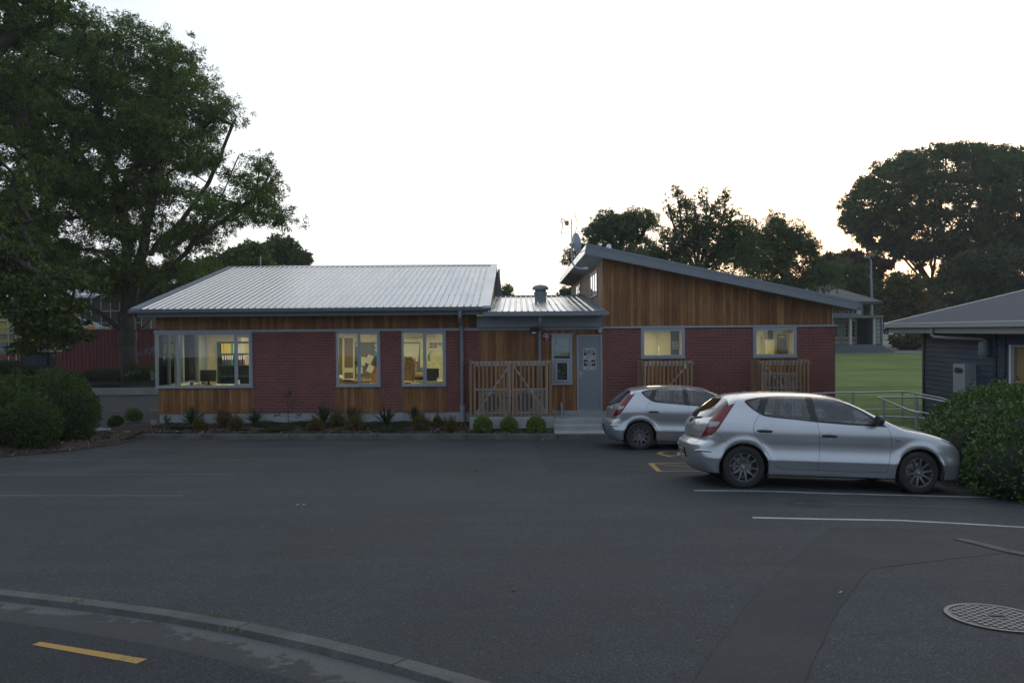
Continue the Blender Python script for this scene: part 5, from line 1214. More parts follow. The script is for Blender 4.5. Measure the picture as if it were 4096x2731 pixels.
def bush(name, label, cat, blobs, mat, nleaf, leaf, cr, seed, D, group=None, bpx=None, r0=.15, **k):
    c0 = blobs[0][0]; tb = np.array([c0[0], c0[1], (k.pop('bz') if 'bz' in k else max(0, c0[2]-blobs[0][1][2]-1))])
    return make_tree(name, label, cat, tb, [[tuple(tb), tuple(tb+(c0-tb)*.6)]], blobs, mat, nleaf=nleaf, leaf=leaf, cr=cr, seed=seed, r0=r0, seg=.8, group=group, minr=.02, **k)
D = 84
bush('lawn_tree', 'wide dark leafy tree below the dome tree, at the right edge', 'tree', [blob(3960, 1080, D, 190, 90, 5, 110), blob(3850, 1180, D, 170, 70, 4, 70), blob(4050, 1180, D, 120, 80, 4, 50)], LM['dark'], 190, (.34, .2), 1.0, 42, D, G_, bz=1)
bush('lawn_tree', 'olive-coloured rounded tree just right of the tall lamp post', 'tree', [blob(3600, 1160, 76, 75, 75, 3, 70), blob(3640, 1240, 76, 90, 60, 3, 50), blob(3560, 1270, 76, 70, 50, 3, 30)], LM['olive'], 190, (.26, .14), .8, 43, 76, G_, bz=1)
bush('lawn_tree', 'grey-green spreading tree behind the pavilion, left of the lamp post', 'tree', [blob(3370, 1110, 80, 90, 60, 3, 60), blob(3450, 1170, 80, 90, 60, 3, 60), blob(3300, 1150, 80, 60, 50, 3, 30), blob(3480, 1250, 80, 60, 60, 3, 30)], LM['far'], 190, (.28, .15), .85, 44, 80, G_, bz=1)
bush('purple_tree', 'dark purple-leaved tree against the glow, left of the lamp post top', 'tree', [blob(3400, 1040, 92, 55, 32, 2.5, 34), blob(3310, 1060, 92, 45, 35, 2.5, 26), blob(3490, 1070, 92, 60, 45, 3, 34)], LM['purple'], 190, (.3, .2), .8, 45, 92, G_, bz=1)
bush('dark_hedge', 'dark clipped hedge beside the pavilion steps', 'hedge', [blob(3640, 1365, 70, 75, 32, 2, 60), blob(3720, 1350, 70, 60, 30, 2, 40)], LM['dark'], 170, (.16, .1), .45, 46, 70, None, bz=.9)
bush('lawn_tree', 'low dark trees closing the view behind the grey weatherboard roof', 'tree', [blob(3800, 1270, 88, 150, 70, 4, 80), blob(4000, 1280, 88, 150, 60, 4, 60), blob(3700, 1310, 88, 100, 50, 3, 40)], LM['dark'], 170, (.34, .2), 1.0, 47, 88, G_, bz=1)
bush('small_tree', 'small round tree seen over the link roof, between the two blocks', 'tree', [blob(2028, 1160, 70, 20, 20, 1, 14), blob(2035, 1180, 70, 22, 12, 1, 8)], LM['ash'], 120, (.14, .08), .3, 48, 70, None, bz=0)
bush('small_tree', 'dark tree seen low beside the second clerestory window', 'tree', [blob(2265, 1175, 60, 30, 24, 1.5, 20)], LM['far'], 150, (.16, .09), .4, 49, 60, None, bz=0)
bush('far_tree', 'dense trees filling the gap behind the ash trunk and the left roof', 'tree', [blob(650, 1180, 60, 130, 60, 4, 60), blob(780, 1130, 60, 100, 50, 3, 30), blob(480, 1130, 60, 120, 60, 4, 40)], LM['dark'], 180, (.26, .15), .8, 50, 60, None, bz=0)
bush('far_tree', 'broad dark trees behind the building site at the far left', 'tree', [blob(150, 1050, 75, 260, 80, 5, 130), blob(-150, 950, 75, 200, 150, 6, 110)], LM['dark'], 170, (.34, .2), 1.1, 51, 75, None, bz=0)

# ---- hedges and garden plants
def shrub(name, label, cat, els, mat, n, leaf, seed=1, group=None, up=.3, inner=.35, rough_=.12, shoots=0, root_z=None, glossy=None):
    """ellipsoids [(c, r)] covered by leaves; a solid dark core inside, added to block light"""
    R_ = np.random.default_rng(seed); els = [(np.array(c, float), np.array(r, float)) for c, r in els]
    c0 = els[0][0]; bx = (c0[0], c0[1], root_z if root_z is not None else zg(c0[0], c0[1])); root = thing(name, label, cat, bx, group); L_ = np.array(bx)
    area = np.array([r[0]*r[1]+r[1]*r[2]+r[0]*r[2] for _, r in els]); pr = area/area.sum(); P = []; D = []
    k = R_.choice(len(els), n, p=pr); d = R_.normal(size=(n, 3)); d /= np.linalg.norm(d, axis=1)[:, None]
    Cc = np.array([e[0] for e in els])[k]; Rr = np.array([e[1] for e in els])[k]
    lump = 1+rough_*np.sin(d[:, 0]*9+k)*np.sin(d[:, 1]*8+1.3*k)*np.cos(d[:, 2]*7+k*2)+rough_*.5*np.sin(d[:, 0]*21)*np.sin(d[:, 2]*19+d[:, 1]*17)
    depth = np.where(R_.uniform(size=n) < inner, R_.uniform(.75, .97, n), R_.uniform(.96, 1.04, n)); P = Cc+d*Rr*(lump*depth)[:, None]
    gz = np.array([zg(a, b) for a, b in P[:, :2]]) if root_z is None else root_z
    # drop leaves deep inside another lobe or under the ground
    keep = P[:, 2] > gz+.02
    for j, (c, r) in enumerate(els):
        keep &= ~((k != j) & ((((P-c)/r)**2).sum(1) < .62))
    P = P[keep]; d = d[keep]; n = len(P)
    Dd = d*.6+R_.normal(size=(n, 3))*.55+np.array([0, 0, up]); l = leaf[0]*R_.uniform(.6, 1.25, n); w_ = leaf[1]*R_.uniform(.7, 1.3, n)
    V, Q = leaf_quads(P-L_, l, w_, Dd, R_)
    if shoots:
        Vs = []; 
        for s in range(shoots):
            j = R_.choice(len(els), p=pr); dd = R_.normal(size=3); dd[2] = abs(dd[2])+.6; dd /= np.linalg.norm(dd); p = els[j][0]+dd*els[j][1]*1.0; h = R_.uniform(.08, .26)
            m = 16; t_ = R_.uniform(0, 1, m); pp = p+np.outer(t_, np.array([R_.normal()*.03, R_.normal()*.03, h])); vv, qq = leaf_quads(pp-L_, np.full(m, leaf[0]*.9), np.full(m, leaf[1]), R_.normal(size=(m, 3))*.7+np.array([0, 0, .8]), R_)
            Q = np.concatenate([Q, qq+len(V)]); V = np.concatenate([V, vv])
    quads_obj('foliage', V, Q, mat, root)
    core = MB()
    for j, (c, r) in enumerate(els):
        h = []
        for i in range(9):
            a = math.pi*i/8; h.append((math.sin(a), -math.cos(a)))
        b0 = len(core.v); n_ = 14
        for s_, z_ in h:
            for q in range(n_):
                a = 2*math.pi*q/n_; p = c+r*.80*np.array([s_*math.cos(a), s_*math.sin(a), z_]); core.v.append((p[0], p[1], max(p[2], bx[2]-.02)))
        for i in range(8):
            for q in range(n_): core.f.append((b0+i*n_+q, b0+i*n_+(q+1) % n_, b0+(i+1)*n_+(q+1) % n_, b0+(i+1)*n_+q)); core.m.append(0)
    core.build('blocking_core', M['twig'], root, smooth=True)  # solid dark ellipsoids added so light does not pass through the bush
    return root
M['twig'] = simple('dark_core_fill', (.010, .013, .007), .95, var=.4, vscale=9)  # near-black fill of the added light-blocking cores
LM['pitto'] = leaf_mat('glossy_hedge_leaves', [(0.026, 0.054, 0.017), (0.043, 0.085, 0.024), (0.069, 0.128, 0.036), (0.107, 0.178, 0.053)], .28, .12, .55)
LM['hedge'] = leaf_mat('small_hedge_leaves', [(0.026, 0.048, 0.015), (0.043, 0.075, 0.021), (0.066, 0.109, 0.027), (0.091, 0.145, 0.038)], .42, .2, .45)
LM['hebe'] = leaf_mat('pale_hebe_leaves', [(0.083, 0.119, 0.030), (0.140, 0.196, 0.053), (0.206, 0.264, 0.075)], .5, .2)
LM['nandina'] = leaf_mat('reddish_green_leaves', [(0.083, 0.085, 0.024), (0.140, 0.128, 0.036), (0.214, 0.102, 0.042), (0.099, 0.128, 0.033)], .5, .25)
LM['flax'] = leaf_mat('dark_strap_leaves', [(0.026, 0.044, 0.024), (0.046, 0.071, 0.036), (0.066, 0.095, 0.045)], .4, .1)
LM['cover'] = leaf_mat('ground_cover_leaves', [(0.023, 0.037, 0.015), (0.040, 0.058, 0.022), (0.058, 0.078, 0.027)], .6, .1)
for e_ in [n_ for n_ in LM['hebe'].node_tree.nodes if n_.type == 'VALTORGB'][0].color_ramp.elements: e_.color = tuple(e_.color[i]*1.12 for i in range(3))+(1,)
for e_ in [n_ for n_ in LM['pitto'].node_tree.nodes if n_.type == 'VALTORGB'][0].color_ramp.elements: e_.color = tuple(e_.color[i]*(1.08, 1.12, 1.0)[i] for i in range(3))+(1,)
# right hedge, whorled glossy leaves
def hz(x, y): return zg(x, y)
els = []
for x, y, rx, ry, top in [(8.15, 12.3, 1.0, 1.1, 1.55), (7.95, 13.6, .9, 1.0, 1.25), (9.3, 12.9, 1.3, 1.3, 1.82), (8.9, 14.6, 1.3, 1.4, 1.72), (9.2, 15.6, .9, 1.1, 1.5), (10.4, 13.9, 1.4, 1.5, 1.95), (10.3, 16.3, 1.4, 1.5, 1.8), (10.9, 12.4, 1.4, 1.3, 1.85), (9.4, 11.3, 1.25, .9, 1.40), (10.8, 10.9, 1.3, 1.0, 1.35), (10.2, 17.6, 1.0, 1.1, 1.5), (11.5, 15.8, 1.5, 1.6, 1.95), (7.38, 11.95, .62, .75, 1.0), (8.3, 11.4, .7, .6, 1.0)]:
    z0 = hz(x, y); top *= .90; els.append(((x, y, z0+top*.42), (rx, ry, top*.60)))
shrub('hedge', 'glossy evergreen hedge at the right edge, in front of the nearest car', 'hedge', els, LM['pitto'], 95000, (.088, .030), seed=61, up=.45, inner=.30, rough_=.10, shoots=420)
# left hedge: three bushes grown together
for E_, lab, n_, sd in (([(-11.6, 20.2, .78, .8, 1.55), (-12.4, 21.2, .9, .9, 1.74), (-13.3, 20.9, .9, 1.0, 1.66)], 'tallest rounded bush at the inner end of the left hedge, beside the stepping stones', 42000, 62),
        ([(-11.5, 18.6, .62, .7, 1.15), (-12.5, 19.3, .85, .9, 1.42), (-13.8, 19.7, 1.1, 1.1, 1.5)], 'middle bush of the left hedge, lower and flatter than its neighbour', 42000, 63),
        ([(-11.95, 16.9, .5, .6, 1.08), (-12.9, 17.2, .8, .8, 1.28), (-14.3, 17.2, 1.2, 1.2, 1.35)], 'nearest bush of the left hedge, cut by the left edge of the picture', 26000, 64)):
    els = []
    for x, y, rx, ry, top in E_:
        z0 = zg(x, y)+.05; els.append(((x, y, z0+top*.48), (rx, ry, top*.54)))
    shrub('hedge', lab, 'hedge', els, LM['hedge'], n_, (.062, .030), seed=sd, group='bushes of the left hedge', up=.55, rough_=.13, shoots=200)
# clipped balls of pale hebe
def zb2(x, y): return zbed(x, y)
def at_bed(px, py):
    d = ray(px, py); o = np.array([0, 0, HC]); lo, hi = 15/d[1], 30/d[1]
    for _ in range(40):
        m_ = (lo+hi)/2; p = o+d*m_
        if p[2] > zbed(p[0], p[1]): lo = m_
        else: hi = m_
    return o+d*lo
for i, (px, py, r, lab) in enumerate([(1931, 1728, .235, 'clipped round pale green bush in the bark, leftmost of three under the slatted screen'), (2036, 1728, .22, 'clipped round pale green bush, middle of three under the slatted screen'), (2145, 1730, .235, 'clipped round pale green bush under the slatted screen, nearest the steps')]):
    p = at_bed(px, py); z0 = zbed(p[0], p[1]); shrub('round_bush', lab, 'bush', [((p[0], p[1]+.12, z0+r*.70), (r, r, r*.98))], LM['hebe'], 4200, (.045, .022), seed=70+i, group='clipped round bushes', up=.3, rough_=.09, inner=.25, root_z=z0)
for i, (px, py, r, lab) in enumerate([(529, 1692, .235, 'clipped round green bush standing free left of the building corner'), (458, 1718, .2, 'small round green bush half hidden by the left hedge')]):
    p = gr(px, py); z0 = .05; shrub('round_bush', lab, 'bush', [((p[0], p[1]+.1, z0+r*.75), (r*1.1, r, r))], LM['hebe' if i == 0 else 'hedge'], 4600, (.034, .016), seed=76+i, group='clipped round bushes', up=.3, rough_=.06, inner=.25, root_z=z0)
# strap-leaved flaxes
def flax(px, py, h, n, lab, seed, spread=1.):
    R_ = np.random.default_rng(seed); p = at_bed(px, py); z0 = zbed(p[0], p[1]); root = thing('flax_plant', lab, 'plant', (p[0], p[1], z0), 'strap-leaved plants along the wall'); V = []; Q = []
    for k in range(n):
        a = R_.uniform(0, 6.283); t_ = R_.uniform(.15, 1.)*spread; L = h*R_.uniform(.75, 1.12); w_ = R_.uniform(.010, .017); d = np.array([math.cos(a)*t_*.85, math.sin(a)*t_*.6, 1.0-.35*t_]); d /= np.linalg.norm(d); s = np.cross(d, [0, 0, 1.]); s = s/max(np.linalg.norm(s), 1e-3)
        if R_.uniform() < .5: s = s*.5+np.array([.8, 0, 0]); s /= np.linalg.norm(s)
        b0 = len(V); m = 5
        for j in range(m+1):
            u_ = j/m; c = d*L*u_-np.array([0, 0, L*.34*t_*u_**2.2]); ww = w_*(1-.15*u_)*(1 if j < m else .1)*(.7+.6*min(u_*3, 1)); V += [c-s*ww, c+s*ww]
        Q += [(b0+2*j, b0+2*j+1, b0+2*j+3, b0+2*j+2) for j in range(m)]
    quads_obj('strap_leaves', np.array(V), np.array(Q), LM['flax'], root, smooth=True); return root
for i, (px, py, h, n, lab, sp_) in enumerate([(664, 1695, .34, 9, 'thin sparse strap-leaved plant at the building\'s left corner', .7), (770, 1698, .60, 62, 'dark spiky flax below the corner office window, largest of the row', 1.1), (884, 1694, .48, 34, 'spiky flax half hidden behind a reddish bush, below the corner window', 1.), (1020, 1696, .52, 46, 'spiky flax at the joint of cedar panel and brick', 1.), (1293, 1699, .66, 56, 'tall spiky flax against the bricks left of the second window', 1.), (1415, 1693, .58, 48, 'spiky flax with bent tips under the second window', 1.), (1545, 1700, .60, 56, 'spiky flax between the second and third windows', 1.), (1660, 1693, .54, 46, 'spiky flax under the third window behind a russet bush', 1.)]):
    flax(px, py, h, n, lab, 90+i, sp_)
for i, (px, py, r, h, lab) in enumerate([(900, 1706, .20, .36, 'russet and green bush in front of the second flax'), (793, 1720, .17, .24, 'low green bush in front of the largest flax'), (942, 1724, .20, .34, 'reddish bush standing nearest the kerb below the corner window'), (1262, 1722, .21, .26, 'low orange-tinged bush left of the second window'), (1347, 1708, .22, .34, 'green bush between two flaxes under the second window'), (1420, 1724, .22, .34, 'red-tipped bush in front of the flax under the second window'), (1685, 1724, .22, .36, 'russet bush in front of the flax under the third window'), (1750, 1706, .12, .22, 'small green tuft beside the little concrete box'), (1805, 1724, .13, .24, 'small yellowish tuft right of the concrete box')]):
    p = at_bed(px, py); z0 = zbed(p[0], p[1]); shrub('nandina_bush', lab, 'bush', [((p[0], p[1]+.05, z0+h*.5), (r, r, h*.58))], LM['nandina'], 1500, (.045, .018), seed=110+i, group='small bushes in the bark bed', up=.7, rough_=.3, inner=.5, shoots=14, root_z=z0)
for i, (px, py, rx, lab) in enumerate([(735, 1712, .55, 'dark creeping plant left of the low green bush'), (1060, 1705, .40, 'dark creeping mat below the brick wall, left part'), (1110, 1724, .38, 'dark creeping mat nearest the kerb, below the young espaliered tree'), (1205, 1705, .36, 'dark creeping mat right of the young tree'), (1490, 1712, .42, 'dark creeping mat right of the red-tipped bush'), (1560, 1724, .40, 'dark creeping mat nearest the kerb below the second pier'), (1620, 1706, .42, 'dark creeping mat just left of the russet bush')]):
    p = at_bed(px, py); z0 = zbed(p[0], p[1]); shrub('ground_cover', lab, 'plant', [((p[0], p[1]+.05, z0+.03), (rx, .32, .10))], LM['cover'], 2600, (.030, .014), seed=130+i, group='creeping mats in the bark bed', up=.6, rough_=.3, inner=.2, root_z=z0)
# young espaliered tree against the bricks
def sapling():
    p = at_bed(1152, 1700); z0 = zbed(p[0], p[1]); root = thing('young_tree', 'thin young tree with a few leaves trained against the brick wall', 'tree', (p[0], p[1], z0)); R_ = np.random.default_rng(9)
    tr = MB(); top = 1.02; tr.tube([(p[0], p[1], z0), (p[0]+.02, p[1], z0+.3), (p[0]-.01, p[1], z0+.6), (p[0]+.04, p[1], z0+top)], [.011, .009, .007, .003], 6)
    arms = [(.26, -.36, .30), (.26, .36, .28), (.62, -.20, .72), (.62, .24, .74), (.80, .10, .92)]
    for z, dx, z2 in arms: tr.tube([(p[0], p[1], z0+z), (p[0]+dx*.6, p[1], z0+z-.01), (p[0]+dx, p[1], z0+z2)], [.006, .004, .002], 5)
    tr.build('trunk', M['bark'], root); P = []
    for z, dx, z2 in arms:
        for k in range(16): u_ = R_.uniform(.6, 1.05); P.append((dx*u_+R_.normal()*.03, R_.normal()*.02, z+(z2-z)*u_+R_.normal()*.03))
    for k in range(46): P.append((R_.normal()*.06, R_.normal()*.03, R_.choice([.15, .38, .45, .85, .95, 1.0])+R_.normal()*.04))
    P = np.array(P); n = len(P); V, Q = leaf_quads(P, R_.uniform(.05, .08, n), R_.uniform(.03, .045, n), R_.normal(size=(n, 3)), R_); quads_obj('leaves', V, Q, LM['hedge'], root)
sapling()
# ================================================================ THINGS ON AND ROUND THE BUILDING
# raised slab, steps
mb = MB().box(-1.38, .93, 22.0, YF+.02, .05, .47); tag(mb.build('concrete_plinth', M['concrete'], None, bevel=.01), 'low concrete plinth carrying the slatted screen and heat pumps', 'plinth')
st_ = MB().box(.935, 2.62, 22.05, YF+.02, .05, .40).box(.935, 2.60, 21.75, 22.05, .04, .265).box(.935, 2.58, 20.97+.16, 21.75, .02, .135)
tag(st_.build('steps', M['concrete'], None, bevel=.008), 'pale concrete steps leading up to the grey door', 'steps')
tag(MB().box(1.0, 1.56, 22.9, 23.2, .402, .415).build('floor_grate', M['galv']), 'steel grating strip set in the landing below the fire cabinet', 'grate')
tag(MB().tube([(1.23, 23.14, .40), (1.23, 23.14, .60)], .038, 12).tube([(1.23, 23.14, .60), (1.23, 23.14, .66)], .044, 12).tube([(1.23, 23.14, .66), (1.23, 23.14, .72), (1.23, 23.18, .75)], .034, 12).build('pipe_stub', M['galv'], None, smooth=True), 'short steel pipe stub standing against the cedar below the fire cabinet', 'pipe')
# slatted screens
def screen(name, label, x0, x1, yf, yb, z0, z1, n, gates, braces, sides, group, post=True):
    r = thing(name, label, 'screen', ((x0+x1)/2, yf, z0-.03), group); w_ = .046; gap = (x1-x0-w_)/n
    for i in range(n+1):
        x = x0+i*gap; sk = rnd.uniform(-.008, .008)
        MB().bar((x+w_/2, yf, z0+rnd.uniform(-.01, .01)), (x+w_/2+sk, yf, z1+rnd.uniform(-.012, .01)), .03, w_*rnd.uniform(.92, 1.05), (1, 0, 0)).build('slat', M['slat'], r)
    fr = MB(); fy = yf+.035
    for g0, g1 in gates:
        for z in (z0+.06, (z0+z1)/2-.05, z1-.14): fr.box(g0+.045, g1-.045, fy, fy+.035, z, z+.045)
        fr.box(g0, g0+.045, fy, fy+.04, z0+.06, z1-.095); fr.box(g1-.045, g1, fy, fy+.04, z0+.06, z1-.095)
    fr.box(x0+.02, x1-.02, fy, fy+.05, z1-.075, z1-.02); fr.build('gate_frame', M['galv'], r)
    for a, b in braces: MB().bar((a[0], fy+.015, a[1]), (b[0], fy+.015, b[1]), .04, .045, (0, 1, 0)).build('brace', M['galv'], r)
    for sx_ in sides:
        k = max(2, int((yb-yf)/.125)); sm_ = MB()
        for j in range(k):
            y = yf+.09+(yb-yf-.1)*j/k; MB().box(sx_-.02, sx_+.012, y, y+.046, z0, z1+rnd.uniform(-.01, .01)).build('slat', M['slat'], r)
        for zq in (z1-.1, z0+.1): MB().box(sx_+.015, sx_+.04, yf+.05, yb, zq, zq+.05).build('side_rail', M['galv'], r)
    return r
SG = 'slatted timber screens in front of the wall'
screen('slatted_screen', 'wide slatted screen on the concrete plinth, with two galvanised gates and diagonal braces', -1.36, .88, 22.06, YF-.01, .50, 2.04, 19, [(-1.26, -.24), (-.19, .80)], [((-1.2, .58), (-.28, 1.88)), ((-.14, 1.88), (.76, .58))], (-1.37, .915), SG)
screen('slatted_screen', 'narrow slatted screen under the window nearer the grey door, behind the further car', 3.47, 4.84, 22.22, YF-.01, .50, 2.0, 12, [(3.5, 4.74)], [((3.56, .6), (4.68, 1.84))], (3.46, 4.85), SG)
screen('slatted_screen', 'narrow slatted screen under the window at the right end, behind the nearest car', 6.76, 8.1, 22.3, YF-.01, .50, 1.99, 12, [(6.8, 8.0)], [((6.9, 1.82), (7.95, .6))], (6.75, 8.11), SG)
# heat pumps
M['ac'] = simple('off_white_casing', (.30, .31, .31), .5, var=.06, vscale=2)
def heatpump(label, x, y, z, w_=.85, h=.62, d=.32):
    r = thing('heat_pump', label, 'heat pump', (x+w_/2, y+d/2, z), 'outdoor heat pump units')
    MB().box(x, x+w_, y, y+d, z+.06, z+h).build('casing', M['ac'], r, bevel=.012)
    g = MB(); cx, cz, R_ = x+w_*.36, z+.06+(h-.06)/2, (h-.06)*.43
    for k in range(6): rr = R_*(k+1)/6; g.tube([(cx+rr*math.cos(a), y-.012, cz+rr*math.sin(a)) for a in np.linspace(0, 6.283, 25)], .003, 5, caps=False)
    for k in range(8): a = math.pi*k/4; g.tube([(cx, y-.012, cz), (cx+R_*math.cos(a), y-.012, cz+R_*math.sin(a))], .003, 4)
    g.build('fan_guard', M['ac'], r); MB().lathe([(0, y-.002), (R_, y-.002), (R_, y-.006)], (cx, 0, cz), 'Y', 30).build('fan_opening', M['grey_dark'], r)
    MB().box(x+w_*.72, x+w_*.95, y-.004, y, z+h*.72, z+h*.76).build('maker_strip', M['black'], r); MB().box(x+w_*.72, x+w_*.80, y-.005, y-.001, z+h*.82, z+h*.93).build('sticker', simple('green_sticker', (.03, .25, .19), .5) if 'gs' not in M else M['gs'], r)
    MB().box(x+.08, x+.14, y-.01, y+d, z-.0, z+.06).box(x+w_-.14, x+w_-.08, y-.01, y+d, z, z+.06).build('feet', M['ac'], r)
    return r
heatpump('outdoor heat pump behind the left gate of the wide slatted screen', -1.12, 22.62, .47, .86, .66); heatpump('outdoor heat pump behind the right gate of the wide slatted screen', -.18, 22.62, .47, .9, .68)
heatpump('outdoor heat pump behind the right-end slatted screen', 6.95, 22.65, .95, .95, .65)
tag(MB().box(6.9, 7.95, 22.6, 23.0, .88, .93).box(6.95, 7.0, 22.7, 22.75, .1, .88).box(7.85, 7.9, 22.7, 22.75, .1, .88).build('pump_stand', M['galv']), 'galvanised stand under the heat pump behind the right-end screen', 'stand')
# electrical isolator beside left unit
r = thing('isolator_switch', 'grey isolator box on the wall between the two heat pumps', 'switch', (-.28, 23.1, 1.0)); MB().box(-.34, -.22, 23.1, YF, .95, 1.15).build('box', M['ac'], r, bevel=.006); MB().tube([(-.28, 23.15, .95), (-.28, 23.15, .5)], .012, 6).build('conduit', M['black'], r)
# fire cabinet with plan board above
r = thing('fire_cabinet', 'grey framed cabinet of sprinkler valves with a site plan behind glass above it', 'cabinet', (1.25, YF-.07, 1.27))
f = MB().box(.955, 1.02, YF-.07, YF+.05, 1.28, 2.74).box(1.49, 1.555, YF-.07, YF+.05, 1.28, 2.74).box(1.02, 1.49, YF-.07, YF+.05, 2.66, 2.74).box(1.02, 1.49, YF-.07, YF+.05, 1.28, 1.36).box(1.02, 1.49, YF-.07, YF+.05, 1.985, 2.05).box(.90, 1.60, YF-.10, YF-.0, 2.745, 2.77)
f.build('frame', M['frame'], r)
MB().box(1.02, 1.49, YF+.02, YF+.03, 2.05, 2.66).build('backing', simple('cream_card', (.50, .50, .40), .7, var=.03), r)
pp = MB().box(1.035, 1.475, YF+.012, YF+.018, 2.26, 2.65).build('site_plan', simple('plan_paper', (.50, .56, .60), .6, var=.03), r)
ln = MB(); yl = YF+.010
def seg(x0, z0, x1, z1, w=.004): ln.bar((x0, yl, z0), (x1, yl, z1), .002, w, (-(z1-z0), 0, (x1-x0)) if True else None)
def ln_rect(x, z, w, h): seg(x, z, x+w, z); seg(x, z+h, x+w, z+h); seg(x, z, x, z+h); seg(x+w, z, x+w, z+h)
cm = lambda a, b: (1.02+(a-225)/(690-225)*.47, 2.66-(b-85)/(735-85)*.61)
for k in range(9): a = cm(258, 185+k*9); b_ = cm(312, 185+k*9); seg(a[0], a[1], b_[0], b_[1], .005)
a = cm(260, 160); b_ = cm(328, 160); seg(*a, *b_, .008); a = cm(260, 303); b_ = cm(315, 303); seg(*a, *b_, .008); a = cm(275, 135); b_ = cm(405, 135); seg(*a, *b_, .005)
for P_ in ([(430, 235), (430, 300), (450, 270), (500, 270), (470, 240), (430, 235)], [(340, 270), (390, 270), (390, 290), (340, 290), (340, 270)], [(528, 335), (603, 335), (603, 385), (528, 385), (528, 335)], [(540, 190), (520, 240), (550, 165)], [(575, 215), (590, 245), (625, 200), (605, 190), (575, 215)], [(355, 325), (385, 325), (385, 375), (355, 375), (355, 325)], [(395, 325), (425, 325), (425, 350), (395, 350)], [(445, 350), (480, 345), (490, 380), (450, 390), (445, 350)], [(420, 415), (500, 415)], [(420, 430), (495, 430)], [(555, 378), (590, 378)], [(268, 320), (268, 430)]):
    for u_, v_ in zip(P_, P_[1:]): seg(*cm(*u_), *cm(*v_), .0035)
ln.build('plan_drawing', M['black'], pp)
MB().box(1.02, 1.49, YF-.02, YF-.015, 2.05, 2.66).build('glass', M['glass'], r); MB().box(1.02, 1.49, YF+.005, YF+.018, 2.055, 2.115).build('lower_strip', M['black'], r)
MB().box(1.02, 1.49, YF+.020, YF+.030, 1.36, 1.985).build('cabinet_back', M['black'], r)
dd = MB().box(1.03, 1.12, YF-.085, YF-.071, 1.37, 1.975).box(1.40, 1.485, YF-.085, YF-.071, 1.37, 1.975).box(1.12, 1.40, YF-.085, YF-.071, 1.92, 1.975).box(1.12, 1.40, YF-.085, YF-.071, 1.37, 1.43).build('cabinet_door', M['frame'], r)
MB().tube([(1.455, YF-.09, 1.72), (1.455, YF-.082, 1.72)], .008, 8).build('lock', M['black'], dd); MB().box(1.12, 1.40, YF-.080, YF-.076, 1.43, 1.92).build('glass', M['glass'], dd)
M['valve_red'] = simple('red_valve_paint', (.25, .02, .03), .5); M['brass'] = simple('brass', (.5, .36, .10), .35, metal=.6)
ring = lambda cx, cz, R_, t_: MB().tube([(cx+R_*math.cos(a), YF-.02, cz+R_*math.sin(a)) for a in np.linspace(0, 6.283, 21)], t_, 6, caps=False)
ring(1.15, 1.80, .045, .007).build('yellow_handwheel', M['brass'], r, smooth=True); ring(1.17, 1.67, .035, .009).build('gauge', M['white'], r, smooth=True)
MB().tube([(1.28, YF-.01, 1.90), (1.28, YF-.01, 1.80)], .03, 10).tube([(1.28, YF-.01, 1.80), (1.28, YF-.01, 1.66)], .036, 10).build('valve', M['valve_red'], r, smooth=True); MB().tube([(1.22, YF-.015, 1.845), (1.34, YF-.015, 1.845)], .014, 8).build('valve_cap', M['galv'], r, smooth=True); ring(1.285, 1.61, .03, .01).build('hose_outlet', M['galv'], r, smooth=True)
MB().tube([(1.18, YF-.0, 1.63), (1.18, YF, 1.50), (1.36, YF, 1.50)], .006, 6).build('pipework', M['galv'], r)
# signs on the door
for k, (z1, txt, lab) in enumerate([(2.335, ('SPRINKLER', 'STOP VALVE', 'INSIDE'), 'upper black and white sign on the grey door reading SPRINKLER STOP VALVE INSIDE'), (2.02, ('FIRE', 'SPRINKLER', 'INLET'), 'lower black and white sign on the grey door reading FIRE SPRINKLER INLET')]):
    r = thing('door_sign', lab, 'sign', (2.06, YF-.010, z1-.31), 'sprinkler signs on the grey door'); x0, x1 = 1.878, 2.245; y = YF-.006
    MB().box(x0, x1, y-.004, y, z1-.305, z1).build('plate', M['white'], r); MB().box(x0+.010, x1-.010, y-.006, y-.0042, z1-.205, z1-.010).build('black_field', M['black'], r); MB().box(x0+.010, x1-.010, y-.006, y-.0042, z1-.292, z1-.222).build('black_field', M['black'], r)
    for j, t_ in enumerate(txt): text_mesh(t_, .076, ((x0+x1)/2, y-.0068, z1-.042-j*.062), (math.pi/2, 0, 0), M['white'], r, bold=.0006, shear=.18, xs=.80)
    MB().box(x0+.022, x1-.022, y-.008, y-.0062, z1-.283, z1-.232).build('maker_strip', simple('silver_label', (.32, .33, .34), .5), r)
    tk = MB().prism([(x0+.03, y-.0085, z1-.275), (x0+.075, y-.0085, z1-.275), (x0+.075, y-.0085, z1-.24), (x0+.03, y-.0085, z1-.24)], (0, -.0004, 0)); tk.build('maker_mark', M['white'], r)
    text_mesh('////', .035, (x0+.11, y-.0088, z1-.258), (math.pi/2, 0, 0), M['black'], r, bold=.001, shear=.1); text_mesh('0 000 0000', .026, (x0+.235, y-.0088, z1-.258), (math.pi/2, 0, 0), M['white'], r, bold=.001)
